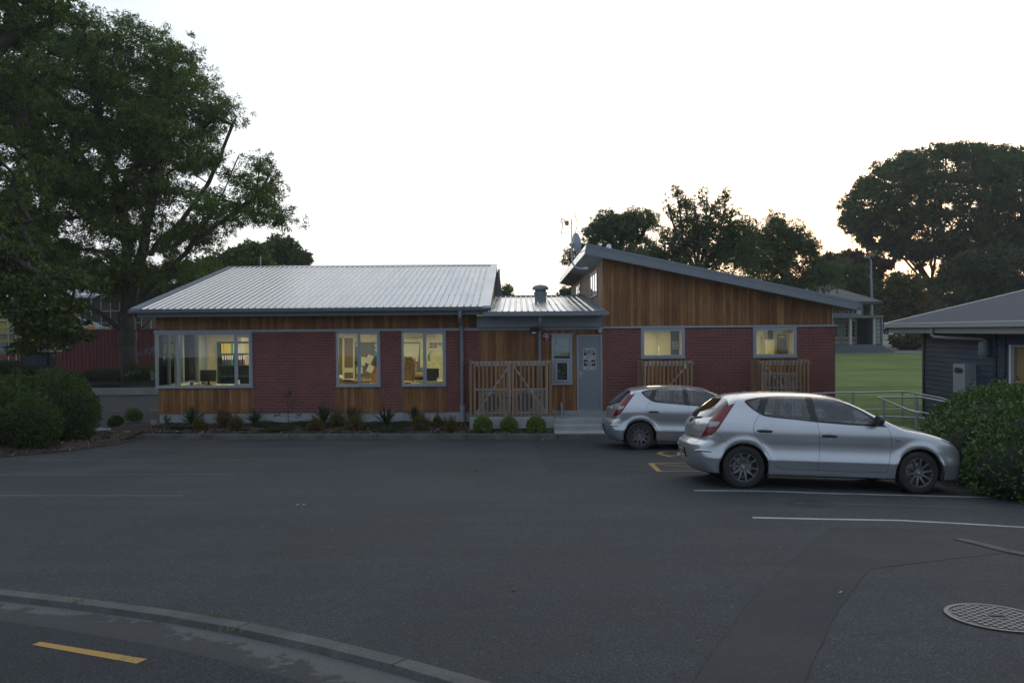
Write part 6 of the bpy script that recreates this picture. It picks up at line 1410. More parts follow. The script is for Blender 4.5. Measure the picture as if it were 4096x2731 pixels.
# sprinkler bell, flood lamp
r = thing('alarm_bell', 'round red sprinkler alarm bell with white lettering beside the fire cabinet', 'bell', (.80, YF-.09, 2.70)); cx, cz = .80, 2.70
MB().lathe([(0, YF-.09), (.055, YF-.088), (.10, YF-.075), (.128, YF-.05), (.135, YF-.02), (.13, YF)], (cx, 0, cz), 'Y', 32).build('gong', M['valve_red'], r, smooth=True)
MB().lathe([(0, YF-.098), (.035, YF-.096), (.045, YF-.088)], (cx, 0, cz), 'Y', 24).build('centre_boss', simple('pale_boss', (.45, .5, .45), .4), r, smooth=True)
for j, ch_ in enumerate('SPRINKLER ALARM'):
    if ch_ == ' ': continue
    a = math.radians(205-j*21.5); o = text_mesh(ch_, .042, (cx+.088*math.cos(a), YF-.086, cz+.088*math.sin(a)), (math.pi/2, -(a-math.pi/2), 0), M['white'], r, bold=.0015)
r = thing('flood_lamp', 'square black flood lamp fixed under the grey fascia of the link', 'lamp', (.44, YF-.1, 2.74))
fb = MB().box(.335, .545, YF-.16, YF-.02, 2.76, 2.93)
for k in range(8): fb.box(.345+k*.026, .352+k*.026, YF-.15, YF-.03, 2.93, 2.955)
fb.build('housing', M['black'], r); MB().prism([(.365, YF-.163, 2.78), (.515, YF-.163, 2.78), (.47, YF-.163, 2.83), (.41, YF-.163, 2.83)], (0, .002, 0)).build('reflector', M['white'], r); MB().box(.355, .525, YF-.162, YF-.1605, 2.83, 2.91).build('lens', M['plastic'], r)
# roof ventilator on the link
r = thing('roof_ventilator', 'grey mushroom ventilator cowl standing on the link roof', 'ventilator', (at(2162, 1195, 27.2)[0], 27.2, 3.87)); c = at(2162, 1195, 27.2); vx = c[0]
zt_ = lambda py: at(2162, py, 27.2)[2]
MB().box(vx-.19, vx+.19, 27.0, 27.4, 3.80, zt_(1178)).box(vx-.225, vx+.225, 26.97, 27.43, zt_(1178), zt_(1170)).build('curb', M['grey'], r)
MB().lathe([(.19, zt_(1170)), (.19, zt_(1159)), (.275, zt_(1159)), (.28, zt_(1155)), (.262, zt_(1149)), (.22, zt_(1144)), (.14, zt_(1141)), (0, zt_(1138))], (vx, 27.2, 0), 'Z', 28).build('cowl', M['grey'], r, smooth=True)
c = at(2435, 1000, 25.5); r = tag(MB().lathe([(.07, c[2]-.35), (.07, c[2]+.03), (.085, c[2]+.035), (.08, c[2]+.12), (.055, c[2]+.18), (0, c[2]+.19)], (c[0], 25.5, 0), 'Z', 16).build('vent_cowl', M['white'], None, smooth=True), 'small white vent cowl poking above the slanting roof', 'vent')
# aerial mast, tv aerial, satellite dish
D = 22.9; X_ = lambda px, py: Vector(at(px, py, D))
r = thing('tv_aerial', 'spindly tv aerial on a bent mast at the high eave', 'aerial', tuple(X_(2340, 1075)))
MB().tube([X_(2343, 1075), X_(2318, 1075), X_(2300, 1068), X_(2289, 1050), X_(2287, 1010), X_(2287, 975)], .026, 10).tube([X_(2287, 975), X_(2287, 878)], .016, 8).box(X_(2335, 1075)[0]-.02, X_(2335, 1075)[0]+.12, D-.03, D+.03, X_(2335, 1075)[2]-.02, X_(2335, 1075)[2]+.05).build('mast', M['galv'], r, smooth=True)
bm_ = MB(); P2_ = lambda a, b, dy=0: Vector(at(2200+a/5.227, 820+b/5.227, D))+Vector((0, dy, 0))
bm_.tube([P2_(460, 395), P2_(400, 385), P2_(250, 360), P2_(190, 352)], .008, 6)
bm_.build('boom', M['galv'], r)
for a, b_, dy in [((218, 185), (240, 290), .1), ((265, 430), (232, 615), -.1), ((360, 155), (408, 345), .15), ((408, 430), (378, 608), -.1), ((512, 150), (570, 355), .1), ((572, 402), (525, 600), 0), ((170, 260), (330, 330), 0)]:
    MB().tube([P2_(*a, dy), P2_(*b_, 0)], .007 if a[0] < 500 and a[0] != 265 else .011, 5).build('element', M['galv'], r)
MB().tube([P2_(235, 290), P2_(270, 425), P2_(330, 415), P2_(290, 300), P2_(235, 290)], .012, 6).build('reflector_frame', M['galv'], r)
MB().lathe([(0, -.08), (.05, -.06), (.055, .05), (0, .08)], tuple(P2_(355, 380)), 'Z', 12).build('balun_box', simple('orange_plastic', (.45, .20, .03), .5), r, smooth=True)
r = thing('satellite_dish', 'grey satellite dish turned edge-on beside the high eave', 'dish', tuple(P2_(560, 800)))
dc = P2_(560, 795); nv = Vector((.86, .42, .30)).normalized(); a1 = nv.cross(Vector((0, 0, 1))).normalized(); a2 = a1.cross(nv)
dm = MB(); n_ = 32; rr = [0, .09, .17, .24, .29]
up2 = (P2_(515, 598)-P2_(590, 1000)).normalized()
a2 = up2; a1 = a2.cross(Vector((.55, .83, 0))).normalized(); a1 = (Vector((-.32, .94, 0))-a2*Vector((-.32, .94, 0)).dot(a2)).normalized(); nv = a1.cross(a2).normalized()
if nv.x < 0: nv = -nv
for k, q in enumerate(rr):
    for j in range(n_):
        a = 2*math.pi*j/n_; p = dc+a1*q*math.cos(a)+a2*q*math.sin(a)+nv*(.08*(q/.29)**2-.08); dm.v.append(tuple(p))
for k in range(len(rr)-1):
    for j in range(n_): dm.f.append((k*n_+j, k*n_+(j+1) % n_, (k+1)*n_+(j+1) % n_, (k+1)*n_+j)); dm.m.append(0)
dm.tube([dc+a1*.29*math.cos(a)+a2*.29*math.sin(a) for a in np.linspace(0, 6.283, 33)], .008, 5, caps=False)
dm.build('dish', simple('dish_paint', (.42, .46, .52), .4, var=.05), r, smooth=True); MB().tube([dc-nv*.10, Vector(at(2289, 986, D))], .03, 8).tube([dc-nv*.1-a2*.2, Vector(at(2289, 1008, D))], .015, 6).build('bracket', M['galv'], r)
MB().tube([dc-a2*.29+nv*.02, dc-a2*.22+nv*.3], .01, 6).lathe([(0, -.04), (.03, -.03), (.03, .04), (0, .05)], tuple(dc-a2*.22+nv*.32), 'Z', 10).build('feed_arm', M['grey_dark'], r)
# small box and pavers, pot in the beds
p = at_bed(1750, 1693); tag(MB().box(p[0]-.17, p[0]+.17, p[1], p[1]+.25, .15, .40).build('concrete_box', M['concrete'], None, bevel=.01), 'small square concrete sump box in the bark near the downpipe', 'box')
for i, (px, lab) in enumerate([(1981, 'square white paver between the left and middle clipped bushes'), (2078, 'square white paver just left of the gap before the right clipped bush'), (2102, 'square white paver tucked under the right clipped bush'), (2000, 'square white paver partly under the middle clipped bush')]):
    p = at_bed(px, 1712); tag(MB().box(p[0]-.10, p[0]+.10, p[1]-.12, p[1]+.12, .12, zbed(p[0], p[1])+.04).build('paver', M['soffit'], None, bevel=.006), lab, 'paver', 'white pavers between the clipped bushes')
for i, (a, lab) in enumerate([([(455, 1735), (540, 1742), (505, 1748), (390, 1742)], 'grey stepping stone nearest the kerb end'), ([(380, 1732), (420, 1728), (462, 1733), (430, 1742), (330, 1740)], 'grey stepping stone half under the left hedge')]):
    W = [gr(*q) for q in ([(400, 1731), (545, 1736), (515, 1748), (448, 1745)] if i == 0 else [(330, 1728), (400, 1728), (440, 1744), (370, 1742)])]
    tag(MB().prism([(q[0], q[1], .10+i*.004) for q in W], (0, 0, .05)).build('stepping_stone', M['kerb_pale'], None), lab, 'paving stone', 'stepping stones at the end of the bed')
p = at(628, 1680, YF); tag(MB().lathe([(0, .0), (.085, .0), (.10, .22), (.085, .22), (.08, .1), (0, .1)], (p[0]-.05, YF-.1, .12), 'Z', 20).build('plant_pot', simple('pinkish_clay', (.38, .24, .22), .8), None, smooth=True), 'small pinkish clay pot at the foundation corner', 'pot')
# manhole covers
M['iron'] = simple('cast_iron', (.075, .08, .085), .5, metal=.4, var=.3, vscale=15, bump=.002, bscale=90)
M['iron_pale'] = simple('worn_cast_iron', (.14, .148, .155), .5, metal=.3, var=.3, vscale=15)
def on_g(x, y, dz): return (x, y, zg(x, y)+dz)
c = gr(3990, 2472); r = thing('manhole_cover', 'round cast iron manhole cover with a pale rim and raised studs, bottom right', 'manhole cover', tuple(c)); R_ = .335
def ringm(R0, R1, dz, n_=48):
    mb = MB(); 
    for j in range(n_):
        a, b_ = 2*math.pi*j/n_, 2*math.pi*(j+1)/n_; q = [on_g(c[0]+R*math.cos(t_), c[1]+R*math.sin(t_), dz) for R, t_ in ((R0, a), (R1, a), (R1, b_), (R0, b_))]; mb.add(q, [(0, 1, 2, 3)])
    return mb
ringm(.0001, R_-.03, .006).build('cover_plate', M['iron'], r); ringm(R_-.03, R_, .012).build('rim', M['iron_pale'], r)
sm_ = MB(); ang = math.radians(12)
for i in range(-5, 6):
    for j in range(-6, 7):
        x, y = i*.055, j*.046+(.023 if i % 2 else 0)
        if math.hypot(x, y) > R_-.055 or (abs(x) < .075 and abs(y) < .05): continue
        for sg in (0,): 
            X, Y = c[0]+x*math.cos(ang)-y*math.sin(ang), c[1]+x*math.sin(ang)+y*math.cos(ang); z = zg(X, Y); sm_.box(X-.019, X+.019, Y-.013, Y+.013, z+.006, z+.013)
sm_.build('studs', M['iron_pale'], r); sm_ = MB()
for x0, x1, y0, y1 in ((-.07, .07, .028, .04), (-.07, .07, -.04, -.028), (-.07, -.058, -.028, .028), (.058, .07, -.028, .028)): sm_.box(c[0]+x0, c[0]+x1, c[1]+y0, c[1]+y1, c[2]+.006, c[2]+.014)
sm_.build('key_frame', M['iron_pale'], r)
c = gr(3235, 2011); r = thing('manhole_cover', 'dark round drain cover with faint rings between the two white lines', 'manhole cover', tuple(c)); 
for k, (a, b_) in enumerate([(.0001, .30), (.10, .118), (.17, .188), (.24, .258), (.29, .315)]): (ringm(a, b_, .0045 if k else .003)).build('ring' if k else 'cover_plate', simple('faint_iron_ring', (.024, .024, .026), .8) if k else M['asphalt_new'], r)
# little litter on the asphalt
LT = [(2350, 1874, 'dark curled leaf lying on the asphalt left of the yellow marks', .03), (2057, 2362, 'small brown leaf on the asphalt in the lower middle', .03), (1190, 2021, 'pale paint scrap on the asphalt, left of two', .03), (1215, 2021, 'pale paint scrap on the asphalt, right of two', .03), (1752, 2112, 'small pale leaf on the asphalt below the paint scraps', .025), (3362, 2373, 'tiny white scrap on the smooth asphalt strip', .02), (2170, 1760, 'small white pebble at the foot of the kerb', .03), (1905, 1883, 'thin twig lying on the asphalt', .05)]
for px, py, lab, s in LT:
    p = gr(px, py); cat = lab.split(' on')[0].split(' lying')[0].split(',')[0].split(' at')[0].split()[-1]
    mt = {'leaf': LM['nandina'], 'scrap': M['soffit'], 'pebble': M['white'], 'twig': M['bark']}[cat]
    mb = MB().add([(p[0]-s, p[1], p[2]+.006), (p[0], p[1]-s*.7, p[2]+.012), (p[0]+s, p[1]+.01, p[2]+.02), (p[0]+.2*s, p[1]+s*.8, p[2]+.008), (p[0], p[1], p[2]+.022)], [(0, 1, 4), (1, 2, 4), (2, 3, 4), (3, 0, 4), (0, 3, 2, 1)])
    tag(mb.build(cat, mt, None), lab, cat)
# fallen leaves and weeds along the kerbs
def specks():
    R_ = np.random.default_rng(77); V = []; Q = []
    for k in range(420):
        if k < 180: x = R_.uniform(-10, 3); y = yk(x)-abs(R_.normal())*.06
        elif k < 330: x = R_.uniform(-13, -9.8); y = R_.uniform(15, 20)
        else: x = R_.uniform(-8, 6); y = R_.uniform(6, 19)
        if k >= 330 and R_.uniform() < .5: continue
        s = R_.uniform(.012, .03); a = R_.uniform(0, 6.28); z = zg(x, y)+.009; b0 = len(V)
        for dx, dy in ((-s, 0), (0, -s*.5), (s, 0), (0, s*.5)): V.append((x+dx*math.cos(a)-dy*math.sin(a), y+dx*math.sin(a)+dy*math.cos(a), z+R_.uniform(0, .008)))
        Q.append((b0, b0+1, b0+2, b0+3))
    o = quads_obj('leaf_litter', np.array(V), np.array(Q), LM['nandina']); o['kind'] = 'stuff'; o['label'] = 'scattered dry leaves along the kerb and on the asphalt'
specks()
def weeds():
    R_ = np.random.default_rng(78)
    for i, (px, py, lab) in enumerate([(300, 2415, 'small green weed growing in the kerb joint, leftmost on the curve'), (860, 2470, 'small weed on top of the curved kerb near its middle'), (905, 2528, 'small weed in the channel below the curved kerb')]):
        p = gr(px, py); n = 26; P = R_.normal(size=(n, 3))*np.array([.05, .02, .0]); D_ = R_.normal(size=(n, 3))*.6+np.array([.3, 0, .7]); V, Q = leaf_quads(P, R_.uniform(.02, .045, n), np.full(n, .006), D_, R_)
        o = quads_obj('weed', V, Q, LM['hebe']); o.location = (p[0], p[1], p[2]+.012); tag(o, lab, 'weed', 'weeds in the kerb')
weeds()

# ================================================================ INTERIORS (lit rooms)
LIGHTM = emit('ceiling_light_panel', (1.0, .90, .56), 1.0)
def lightm(s): return emit('ceiling_light_panel', (1.0, .87, .60), s)
def room(x0, x1, yb, zf=.45, zc=2.9, light=4., left=True, nl=2, back=True):
    mb = MB(); y0 = YF+.201
    mb.box(x0, x1, yb, yb+.1, zf, zc+.05)
    if left: mb.box(x0-.1, x0, y0, yb+.1, zf, zc+.05)
    mb.box(x1, x1+.1, y0, yb+.1, zf, zc+.05); mb.build('room_wall', M['cream'], B)
    MB().box(x0-.1, x1+.1, y0, yb+.1, zf-.1, zf).build('room_floor', M['carpet'], B); MB().box(x0-.1, x1+.1, y0-.0, yb+.1, zc, zc+.03).build('room_ceiling', M['ceiling'], B)
    for k in range(nl):
        cx = x0+(x1-x0)*(k+.5)/nl; L = thing('ceiling_light', 'lit ceiling light panel inside the building, '+LAB[len(LAB)-len(LABL)], 'light', (cx, (y0+yb)/2, zc-.04), 'lit ceiling panels'); LABL.pop()
        MB().box(cx-.34, cx+.34, (y0+yb)/2-.64, (y0+yb)/2+.64, zc-.03, zc-.002).build('housing', M['white'], L); MB().box(cx-.3, cx+.3, (y0+yb)/2-.6, (y0+yb)/2+.6, zc-.036, zc-.031).build('diffuser', lightm(light), L)
LAB = ['left one of the corner office', 'right one of the corner office', 'nearest the door frame of the middle office', 'middle one of the middle office', 'above the world of posters in the middle office', 'in the room behind the left small window', 'in the room behind the right small window']; LAB[4] = 'above the wall map in the middle office'
LABL = list(LAB)
LI = 10
room(-10.4, -6.9, 26.6, light=LI, left=False); room(-6.7, -1.4, 26.9, light=LI, nl=3); room(2.9, 5.3, 26.4, light=LI, nl=1); room(5.9, 8.9, 26.4, light=LI, nl=1)
def wallq(name, pts, Y, mat, parent, t_=.02):
    P = [at(a, b, Y) for a, b in pts]; return MB().prism([(p[0], Y, p[2]) for p in P], (0, t_, 0)).build(name, mat, parent)
def rect(x0, y0, x1, y1): return [(x0, y1), (x1, y1), (x1, y0), (x0, y0)]
cW = lambda a, b: (600+a/5.227, 1300+b/5.227)
# corner office: curtain, bookcase with binders, desk, monitor, papers
cu_ = simple('grey_curtain', (.20, .23, .25), .9, var=.1)
def curtain(label, x, y0, y1, z0, z1, n=9):
    mb = MB()
    for k in range(n*2): a = y0+(y1-y0)*k/(n*2); b_ = y0+(y1-y0)*(k+1)/(n*2); d0 = .04*(k % 2); d1 = .04*((k+1) % 2); mb.add([(x+d0, a, z0), (x+d1, b_, z0), (x+d1, b_, z1), (x+d0, a, z1)], [(0, 1, 2, 3)])
    return tag(mb.build('curtain', cu_), label, 'curtain', 'grey blinds of the corner office')
curtain('grey blind gathered beside the front post of the corner office side window', -10.36, 23.85, 24.2, 1.2, 2.85, 4); curtain('grey blind gathered at the far end of the corner office side window', -10.36, 25.7, 26.3, .9, 2.85, 6)
BC = thing('bookcase', 'dark green bookcase filled with yellow and white binders in the corner office', 'bookcase', (-8.2, 26.3, .45)); bg_ = simple('dark_green_laminate', (.022, .05, .032), .6)
bx0 = at(868, 1400, 26.15)[0]; bx1 = bx0+2.2; bzt = at(900, 1366, 26.15)[2]
mb = MB().box(bx0, bx0+.04, 26.15, 26.55, .45, bzt).box(bx1-.04, bx1, 26.15, 26.55, .45, bzt).box(bx0, bx1, 26.53, 26.55, .45, bzt).box(bx0+.04, bx1-.04, 26.15, 26.53, bzt-.04, bzt)
shz = [at(900, q, 26.15)[2] for q in (1413, 1460, 1505)]
for z in shz: mb.box(bx0+.04, bx1-.04, 26.16, 26.53, z-.03, z)
mb.build('shelves', bg_, BC)
def binder(px0, px1, pyt, pyb, col, lab, tilt=0):
    a = at(px0, pyb, 26.18); b_ = at(px1, pyt, 26.18)
    z0 = min(shz, key=lambda z: abs(z-a[2])); m_ = BM.setdefault(col, simple('binder_'+{'y': 'yellow', 'w': 'white', 'g': 'green', 'p': 'purple', 'r': 'red'}[col], {'y': (.62, .48, .03), 'w': (.5, .5, .42), 'g': (.02, .28, .12), 'p': (.07, .06, .12), 'r': (.45, .06, .03)}[col], .5, var=.03))
    o = MB().prism([(a[0], 26.18, z0), (b_[0]-.006, 26.18, z0), (b_[0]-.006+tilt, 26.18, b_[2]), (a[0]+tilt, 26.18, b_[2])], (0, .28, 0)).build('binder', m_); return tag(o, lab, 'binder', 'binders on the green shelves')
BM = {}
row1 = [(1492, 1538, 'y'), (1552, 1592, 'y'), (1598, 1640, 'y'), (1645, 1685, 'y'), (1690, 1720, 'g'), (1738, 1775, 'w'), (1835, 1865, 'w'), (1870, 1905, 'w'), (1905, 1940, 'w'), (1942, 1975, 'w'), (1980, 2025, 'y'), (2035, 2072, 'w')]
pos = ['first', 'second', 'third', 'fourth', 'fifth', 'sixth', 'seventh', 'eighth', 'ninth', 'tenth', 'eleventh', 'twelfth', 'thirteenth']
cn_name = {'y': 'yellow', 'w': 'white', 'g': 'green', 'p': 'purple', 'r': 'red'}
for i, (a, b_, c_) in enumerate(row1): binder(cW(a, 0)[0], cW(b_, 0)[0], cW(0, 385)[1], cW(0, 580)[1], c_, f'{cn_name[c_]} binder, {pos[i]} from the left on the upper shelf', tilt=.02 if 1830 < a < 1980 else 0)
row2 = [(1505, 1545, 'p'), (1565, 1600, 'p'), (1615, 1650, 'p'), (1658, 1693, 'p'), (1705, 1738, 'g'), (1800, 1832, 'p'), (1850, 1882, 'p'), (1895, 1928, 'p'), (1950, 1985, 'r'), (1990, 2035, 'w'), (2042, 2085, 'w')]
for i, (a, b_, c_) in enumerate(row2):
    o = binder(cW(a, 0)[0], cW(b_, 0)[0], cW(0, 622)[1], cW(0, 815)[1], c_, f'{cn_name[c_]} binder, {pos[i]} from the left on the second shelf')
    if c_ in 'pgr':
        q0 = at(*cW(a+3, 722), 26.17); q1 = at(*cW(b_-3, 635), 26.17); s_ = MB().box(q0[0], q1[0]-.004, 26.165, 26.179, q0[2], q1[2]).build('spine_label', M['white']); s_.parent = o
for px, py, w_, h, lab, mt in [(1905, 335, .5, .12, 'white carton lying on top of the bookcase', 'white'), (1820, 290, .5, .16, 'tan carton on top of the bookcase at the right', 'carton')]:
    M.setdefault('carton', simple('cardboard', (.32, .21, .10), .8, var=.1, vscale=5)); p = at(*cW(px, py), 26.2); z = bzt if mt == 'white' else bzt+.13
    tag(MB().box(p[0], p[0]+w_, 26.2, 26.5, z, z+h).build('carton', M[mt], None, bevel=.004), lab, 'carton')
M['desk'] = simple('beech_desktop', (.42, .33, .17), .5, var=.08, vscale=2, stretch=(1, 6, 1))
DK = thing('desk', 'curved office desk covered in papers in the corner office', 'desk', (-9.2, 24.6, .45))
MB().prism([(-10.3, 23.75, 1.2), (-9.6, 23.75, 1.2), (-9.1, 24.5, 1.2), (-7.3, 24.6, 1.2), (-7.3, 25.5, 1.2), (-10.3, 25.6, 1.2)], (0, 0, .03)).build('desktop', M['desk'], DK)
for x, y in ((-10.2, 23.9), (-7.4, 24.7), (-10.2, 25.4), (-7.4, 25.4)): MB().box(x-.03, x+.03, y-.03, y+.03, .45, 1.2).build('leg', M['black'], DK)
def monitor(label, c, w_, h, yaw, tilt=0, stand=True, mat='black', keyb=False):
    r = thing('computer_monitor', label, 'monitor', (c[0], c[1], c[2]), 'computer monitors', rz=yaw)
    MB().add([(-w_/2, 0, .12), (w_/2, 0, .12), (w_/2, tilt, .12+h), (-w_/2, tilt, .12+h), (-w_/2, .04, .12), (w_/2, .04, .12), (w_/2, tilt+.04, .12+h), (-w_/2, tilt+.04, .12+h)], [(0, 3, 2, 1), (4, 5, 6, 7), (0, 1, 5, 4), (1, 2, 6, 5), (2, 3, 7, 6), (3, 0, 4, 7)]).build('screen', M['black'], r, local=True)
    MB().box(-.03, .03, .04, .08, 0, .3).box(-.12, .12, -.04, .14, 0, .02).build('stand', M['black'], r, local=True); return r
p = at(*cW(1205, 1085), 25.0); monitor('black computer monitor seen from behind on the corner office desk', (p[0], 25.0, 1.23), .52, .36, math.radians(-8), .03)
p = at(*cW(1560, 1100), 25.9); 
CH = thing('office_chair', 'black office chair between the desk and the green bookcase', 'chair', (-8.25, 24.9, .45)); MB().box(-8.5, -8.0, 24.7, 25.2, .9, .98).build('seat', M['fabric'], CH, bevel=.03); MB().box(-8.47, -8.03, 25.15, 25.22, 1.05, 1.66).build('backrest', M['fabric'], CH, bevel=.03); MB().tube([(-8.25, 24.95, .5), (-8.25, 24.95, .9)], .03, 8).build('column', M['black'], CH)
for k in range(5): a = k*1.2566; MB().tube([(-8.25, 24.95, .52), (-8.25+.28*math.cos(a), 24.95+.28*math.sin(a), .48)], .02, 6).build('leg', M['black'], CH)
RP = random.Random(4)
for k in range(6):
    x = -9.9+k*.45+RP.uniform(-.1, .1); y = RP.uniform(24.65, 25.4); a = RP.uniform(-.6, .6); w_, h = RP.uniform(.10, .16), RP.uniform(.1, .15); hh = RP.choice([.008, .012, .03, .05]); z = 1.231+k*.0007
    q = [(x+dx*math.cos(a)-dy*math.sin(a), y+dx*math.sin(a)+dy*math.cos(a), z) for dx, dy in ((-w_, -h), (w_, -h), (w_, h), (-w_, h))]
    tag(MB().prism(q, (0, 0, hh)).build('paper_stack', M['white'] if k % 3 else M['carton'], None), ['papers at the left end of the corner office desk', 'papers just left of the monitor foot', 'tan folder in front of the monitor', 'papers right of the monitor on the corner desk', 'papers behind the office chair on the corner desk', 'papers at the right end of the corner office desk'][k], 'papers', 'papers lying on the corner office desk')
for k, (px, py, r_, h, col, lab) in enumerate([(870, 1190, .05, .12, (.05, .12, .25), 'blue container standing left of the monitor'), (1040, 1170, .04, .13, (.6, .6, .55), 'white mug standing just left of the monitor foot'), (1845, 1150, .05, .16, (.75, .73, .6), 'small white lampshade-like cup at the right end of the desk'), (1110, 1165, .05, .09, (.03, .03, .03), 'black pen tray in front of the monitor'), (1375, 1150, .045, .07, (.5, .4, .1), 'yellow note block right of the monitor')]):
    p = at(*cW(px, py), 24.85); tag(MB().lathe([(0, 1.235), (r_, 1.235), (r_*.95, 1.235+h), (r_*.8, 1.235+h), (0, 1.24)], (p[0], 24.85, 0), 'Z', 14).build('desk_item', simple('desk_item_plastic', col, .5), None, smooth=True), lab, 'container')
# middle office
cM = lambda a, b: (1330+a/4.704, 1300+b/4.704)
def qm(name, pts, Y, mat, label=None, cat=None, group=None, parent=None, t_=.02):
    o = wallq(name, [cM(*p) for p in pts], Y, mat, parent, t_)
    if label: tag(o, label, cat, group)
    return o
YB = 26.9
M['dim_wood'] = simple('brown_door_veneer', (.16, .11, .05), .5, var=.08, vscale=2, stretch=(5, 5, .6)); M['trimcream'] = simple('cream_gloss_trim', (.55, .52, .36), .4, var=.02)
r = thing('interior_door', 'brown internal door with a cream frame seen through the second window', 'door', (at(*cM(200, 1050), YB)[0], YB-.05, .45))
qm('door_leaf', [(120, 1120), (400, 1120), (400, 240), (120, 240)], YB-.03, M['dim_wood'], parent=r); qm('door_frame', [(185, 1120), (222, 1120), (222, 240), (185, 240)], YB-.06, M['trimcream'], parent=r); qm('door_frame', [(385, 1120), (418, 1120), (418, 205), (385, 205)], YB-.06, M['trimcream'], parent=r); qm('door_frame', [(120, 240), (385, 240), (385, 205), (120, 205)], YB-.06, M['trimcream'], parent=r); qm('mid_rail', [(222, 890), (385, 890), (385, 805), (222, 805)], YB-.05, M['trimcream'], parent=r)
pin_ = simple('grey_pinboard', (.13, .13, .11), .9, var=.06)
qm('pinboard', [(418, 990), (1000, 990), (1000, 322), (418, 322)], YB-.02, pin_, 'grey felt pinboard covering the wall seen through the second window', 'pinboard')
papers = [([(540, 760), (605, 770), (635, 605), (540, 592)], 'leftmost white sheet on the pinboard'), ([(595, 690), (710, 745), (785, 590), (680, 545)], 'large tilted white sheet on the pinboard'), ([(622, 865), (735, 905), (800, 780), (690, 735)], 'lower tilted white sheet on the pinboard'), ([(450, 918), (565, 918), (570, 788), (450, 788)], 'sheet with a dark drawing low on the pinboard'), ([(440, 405), (465, 405), (465, 335), (440, 335)], 'small white card beside the door frame'), ([(795, 410), (845, 415), (845, 335), (800, 335)], 'white card with an orange top at the upper right'), ([(785, 470), (830, 500), (870, 450), (825, 430)], 'small tilted white card at the right')]
PM = simple('paper', (.55, .54, .46), .7, var=.05)
for k, (pts, lab) in enumerate(papers): qm('paper_sheet', pts, YB-.05-.004*k, PM, lab, 'paper', 'sheets pinned to the board', t_=.003)
qm('paper_sheet', [(800, 360), (842, 360), (842, 335), (800, 335)], YB-.085, M['carton'], 'orange strip at the top of the upper right card', 'paper', t_=.002)
qm('blue_note', [(775, 570), (850, 590), (850, 520), (790, 505)], YB-.09, simple('blue_paper', (.04, .22, .28), .7), 'blue note pinned at the right edge of the board', 'note', t_=.003)
qm('dark_poster', [(772, 775), (860, 775), (860, 615), (772, 615)], YB-.08, simple('poster_dark', (.04, .045, .06), .6), 'dark framed picture pinned at the right of the board', 'picture', t_=.003)
qm('wall_phone', [(415, 740), (465, 740), (465, 680), (415, 680)], YB-.1, M['black'], 'dark telephone hanging beside the door frame', 'telephone', t_=.05)
qm('orange_folder', [(822, 900), (870, 900), (870, 785), (810, 785)], 25.6, simple('orange_card', (.5, .10, .03), .6), 'orange folder standing behind the chair back', 'folder', t_=.01)
p = at(*cM(760, 1000), 24.6); CHB = thing('chair', 'bent plywood chair back showing above the sill of the second window', 'chair', (p[0]+.1, 24.6, .45)); ply = simple('pale_plywood', (.55, .33, .09), .45, var=.06, vscale=3)
w1 = wallq('backrest', [cM(742, 1100), cM(870, 1100), cM(880, 905), cM(690, 897)], 24.6, ply, CHB, .02); MB().box(p[0]-.12, p[0]+.30, 24.2, 24.6, .9, .93).build('seat', ply, CHB)
for dx in (-.1, .28):
    for dy in (24.22, 24.58): MB().tube([(p[0]+dx, dy, .45), (p[0]+dx, dy, .9)], .012, 6).build('leg', M['galv'], CHB)
dk2 = thing('desk', 'low brown desk under the pinboard of the middle office', 'desk', (-4.8, 25.6, .45)); M['desk2'] = simple('tan_desk', (.26, .17, .07), .5, var=.08)
wallq('front_panel', [cM(190, 1140), cM(560, 1140), cM(560, 1045), cM(190, 1050)], 24.9, M['desk2'], dk2, .03); P = [at(*cM(190, 1048), 24.9), at(*cM(740, 1048), 24.9)]; MB().box(P[0][0], P[1][0], 24.9, 25.6, P[0][2]-.03, P[0][2]).build('desktop', M['desk2'], dk2); wallq('side_panel', [cM(420, 1140), cM(720, 1140), cM(700, 975), cM(420, 970)], 26.3, M['desk2'], dk2, .03)
for k, (a, b_) in enumerate([(135, 1020), (175, 1030), (230, 1022)]): p = at(*cM(a, b_), 24.95); tag(MB().box(p[0], p[0]+.25, 24.9, 25.2, P[0][2]+.001, P[0][2]+.03+k*.01).build('paper_stack', PM, None), ['left', 'middle', 'right'][k]+' heap of papers on the low brown desk', 'papers', 'papers heaped on the brown desk')
p = at(*cM(150, 985), 24.95); tag(MB().lathe([(0, -.08), (.06, -.06), (.085, 0), (.06, .06), (0, .08)], (p[0], 24.95, p[2]), 'Z', 16).build('ball', M['white'], None, smooth=True), 'white ball on the papers at the left edge of the second window', 'ball')
# right half of the middle office: maps, photos, boxes, computer
def map_mat(name, base, cols, scale, lines=0.):
    m, t, b = new_mat(name); n = noise(t, scale, 5, .65); rp = N(t, 'ShaderNodeValToRGB'); t.links.new(n.outputs[0], rp.inputs[0]); e = rp.color_ramp; e.interpolation = 'LINEAR'; e.elements[0].position = .3; e.elements[0].color = (*cols[0], 1); e.elements[1].position = .72; e.elements[1].color = (*cols[-1], 1)
    for i, c in enumerate(cols[1:-1]): q = e.elements.new(.3+.42*(i+1)/(len(cols)-1)); q.color = (*c, 1)
    t.links.new(rp.outputs[0], b.inputs['Base Color']); b.inputs['Roughness'].default_value = .6; return m
qm('wall_chart', [(1340, 690), (1612, 690), (1640, 345), (1340, 345)], YB-.03, map_mat('pale_chart', None, [(.55, .5, .4), (.6, .6, .45), (.5, .55, .4), (.62, .6, .5)], 6), 'pale wall chart left of the map in the third window', 'chart', t_=.003)
